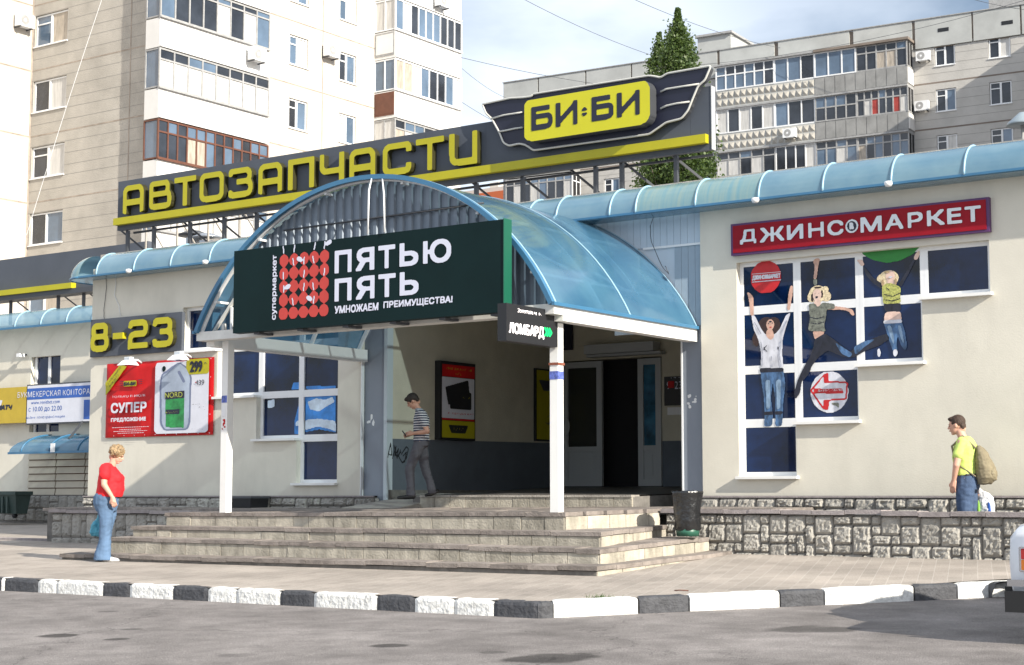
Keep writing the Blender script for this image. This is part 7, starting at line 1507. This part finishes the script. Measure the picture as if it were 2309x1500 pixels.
Mn.part('collar', [('t', [(-.005, 0, 1.325, .066, .076), (.012, 0, 1.355, .062, .068), (.02, 0, 1.368, .055, .06)])], mat('grey_collar', (.25, .29, .33), .9), .007, 1)
gt_ = mat('grey_trousers', (.085, .082, .095), .9, var=.12, vs_=6)
def leg(pts): return ('t', [(x, y, z, a, b_) for x, y, z, a, b_ in pts])
Mn.part('trousers', [('t', [(-.03, 0, .80, .12, .165), (-.03, 0, .9, .118, .16), (-.03, 0, .93, .11, .15)]), leg([(.115, .09, .05, .066, .058), (.125, .09, .25, .066, .062), (.135, .09, .46, .073, .07), (.06, .088, .66, .088, .082), (-.02, .08, .85, .10, .09)]), leg([(-.205, -.08, .085, .066, .058), (-.15, -.08, .28, .066, .062), (-.08, -.08, .48, .073, .07), (-.05, -.08, .68, .088, .082), (-.03, -.08, .85, .10, .09)])], gt_, .009, 3, wr(.011, 10))
bs_ = mat('black_shoe', (.015, .014, .014), .35)
Mn.part('shoe', shoe(.14, .09, .17), bs_, .006); Mn.part('shoe', [('c', (-.27, -.08, .12), .033, (-.17, -.08, .075), .034), ('c', (-.17, -.08, .075), .034, (-.10, -.08, .06), .024)], bs_, .006)
Rm = Matrix.Rotation(atan2(mdir[1], mdir[0]), 4, 'Z'); pc = mf+Rm@Vector((.225, .03, .985)); t = thing('mobile_phone', pc, 'small dark mobile phone in the hands of the man in the striped polo', 'phone'); fr = (pc, Rm.to_3x3()@Vector((.6, 0, .8)), Rm.to_3x3()@Vector((0, 1, 0)), Rm.to_3x3()@Vector((-.8, 0, .6))); mb = MB(); mb.obox(fr, (-.05, -.024, -.008), (.055, .024, .008), M['black']); mb.build('case', t); mb = MB(); mb.obox(fr, (-.0, -.019, .0081), (.05, .019, .0095), M['gl_sky']); mb.build('screen', t)
mat('brown_eye', (.16, .08, .05), .6)
# ---- man with the rucksack behind the right parapet
uy = 19.28; ux = at(2180, 1120, Y=uy).x; uf = Vector((ux, uy, .11)); udir = (-R3[0]*.94-R3[1]*.0+.0, -R3[1]*.94+.0); udir = (-.93, -.10)
U_ = Figure(uf, udir, 'man in a lime green T-shirt with a rucksack standing behind the right parapet'); U_.t.scale = (1, 1, 1)
hb, P = head((.10, .0, 1.635), .15, 1.0)
body = hb+[('c', (.02, 0, 1.46), .056, (.06, 0, 1.56), .054), ('t', [(-.01, 0, .95, .115, .165), (0, 0, 1.1, .11, .15), (.01, 0, 1.25, .12, .17), (.0, 0, 1.40, .11, .18), (0, 0, 1.47, .06, .12)]), ('c', (-.01, .09, .98), .09, (.0, .10, .52), .06), ('c', (0, .10, .52), .055, (-.03, .10, .1), .038), ('c', (-.01, -.09, .98), .09, (.03, -.10, .52), .06), ('c', (.03, -.10, .52), .055, (.02, -.10, .1), .038),
  ('c', (.0, .20, 1.42), .055, (.05, .26, 1.15), .042), ('c', (.05, .26, 1.15), .042, (.10, .20, .97), .028), ('c', (-.0, -.20, 1.42), .055, (-.05, -.26, 1.15), .042), ('c', (-.05, -.26, 1.15), .042, (-.06, -.25, .92), .028)]
body += hand((.10, .20, .96), (.2, -.1, -1), (.2, 1, 0), .4, 1)+hand((-.06, -.25, .90), (0, 0, -1), (0, -1, 0), .9, -1)
U_.part('body', body, skin2, .0065, 2); face_bits(U_, P, 1., MC['brown_eye'], MC['lips_m'], MC['brown_eye'])
U_.part('hair', [('e', P(-.022, 0, .040), (.096, .082, .088), .15), ('e', P(.04, 0, .085), (.05, .06, .028), .15), ('e', P(-.072, 0, -.01), (.038, .062, .07), .15)], mat('brown_short_hair', (.05, .028, .018), .6, var=.3, vs_=40, bump=.6, bs=90), .005, 1, wr(.003, 40))
lim = mat('lime_tshirt', (.52, .66, .16), .85, var=.06, vs_=4)
U_.part('tshirt', [('t', [(0, 0, 1.03, .145, .18), (.0, 0, 1.1, .14, .172), (.01, 0, 1.25, .145, .19), (.0, 0, 1.38, .135, .20), (0, 0, 1.45, .10, .16), (.01, 0, 1.495, .07, .08)]), ('c', (.0, .185, 1.42), .072, (.025, .235, 1.28), .066), ('c', (0, -.185, 1.42), .072, (-.02, -.235, 1.28), .066)], lim, .009, 3, wr(.010, 9))
dk = mat('dark_denim', (.05, .085, .16), .85, var=.3, vs_=5, bump=.3, bs=120)
U_.part('jeans', [('t', [(-.01, 0, .86, .145, .19), (-.015, 0, .95, .15, .19), (-.01, 0, 1.035, .135, .175)])]+[leg([(.0, s*.10, .03, .08, .07), (.0, s*.10, .3, .08, .075), (.0, s*.10, .52, .085, .08), (-.0, s*.095, .75, .105, .095), (-.01, s*.09, .93, .12, .10)]) for s in (1, -1)], dk, .009, 3, wr(.012, 9))
U_.part('belt', [('t', [(-.01, 0, 1.02, .140, .18), (-.01, 0, 1.055, .138, .178)])], M['black'], .008, 1); U_.part('shoe', shoe(.02, .10, .17), bs_, .007); U_.part('shoe', shoe(.04, -.10, .17), bs_, .007)
Rm = Matrix.Rotation(atan2(udir[1], udir[0]), 4, 'Z'); rk = thing('rucksack', uf+Rm@Vector((-.2, 0, 1.2)), 'khaki rucksack on the back of the man in the lime T-shirt', 'rucksack'); kh = mat('khaki_cloth', (.20, .17, .11), .85, var=.25, vs_=7)
def place(me, nm, m, par_): me.transform(Matrix.Translation(uf) @ Rm); me.materials.append(m); o = bpy.data.objects.new(nm, me); COL.objects.link(o); adopt(o, par_); return o
place(remesh([('t', [(-.22, 0, .93, .08, .12), (-.24, 0, 1.0, .12, .15), (-.22, 0, 1.15, .11, .15), (-.19, 0, 1.3, .07, .12), (-.165, 0, 1.38, .03, .07)])], .008, 3, wr(.012, 12)), 'bag_body', kh, rk)
place(remesh([('e', (-.32, 0, 1.04), (.05, .10, .09)), ('c', (-.34, .0, 1.12), .016, (-.36, .02, .98), .012)], .007, 2, wr(.01, 16)), 'pocket', kh, rk)
for s in (1, -1): place(remesh([('c', (-.14, s*.10, 1.36), .014, (.0, s*.12, 1.50), .014), ('c', (0, s*.12, 1.50), .014, (.13, s*.13, 1.38), .013), ('c', (.13, s*.13, 1.38), .013, (.08, s*.18, 1.18), .012), ('c', (.08, s*.18, 1.18), .012, (-.14, s*.14, 1.02), .011)], .007, 1), 'strap', kh, rk)
sb_ = thing('shopping_bag', uf+Rm@Vector((-.17, -.27, .6)), 'white shopping bag with green and blue print beside the man with the rucksack', 'bag')
place(remesh([('t', [(-.17, -.25, .48, .10, .06), (-.17, -.25, .6, .11, .07), (-.16, -.25, .78, .10, .055), (-.12, -.25, .84, .05, .03), (-.08, -.25, .88, .02, .02)])], .008, 2, wr(.014, 14)), 'bag_body', mat('white_bag', (.72, .73, .76), .5, var=.1, vs_=9), sb_)
me = remesh([('e', (-.215, -.19, .62), (.025, .012, .10))], .006, 1); place(me, 'blue_print', bb, sb_); me = remesh([('e', (-.09, -.19, .62), (.018, .012, .12))], .006, 1); place(me, 'green_print', mat('lime_print', (.25, .5, .08), .5), sb_)
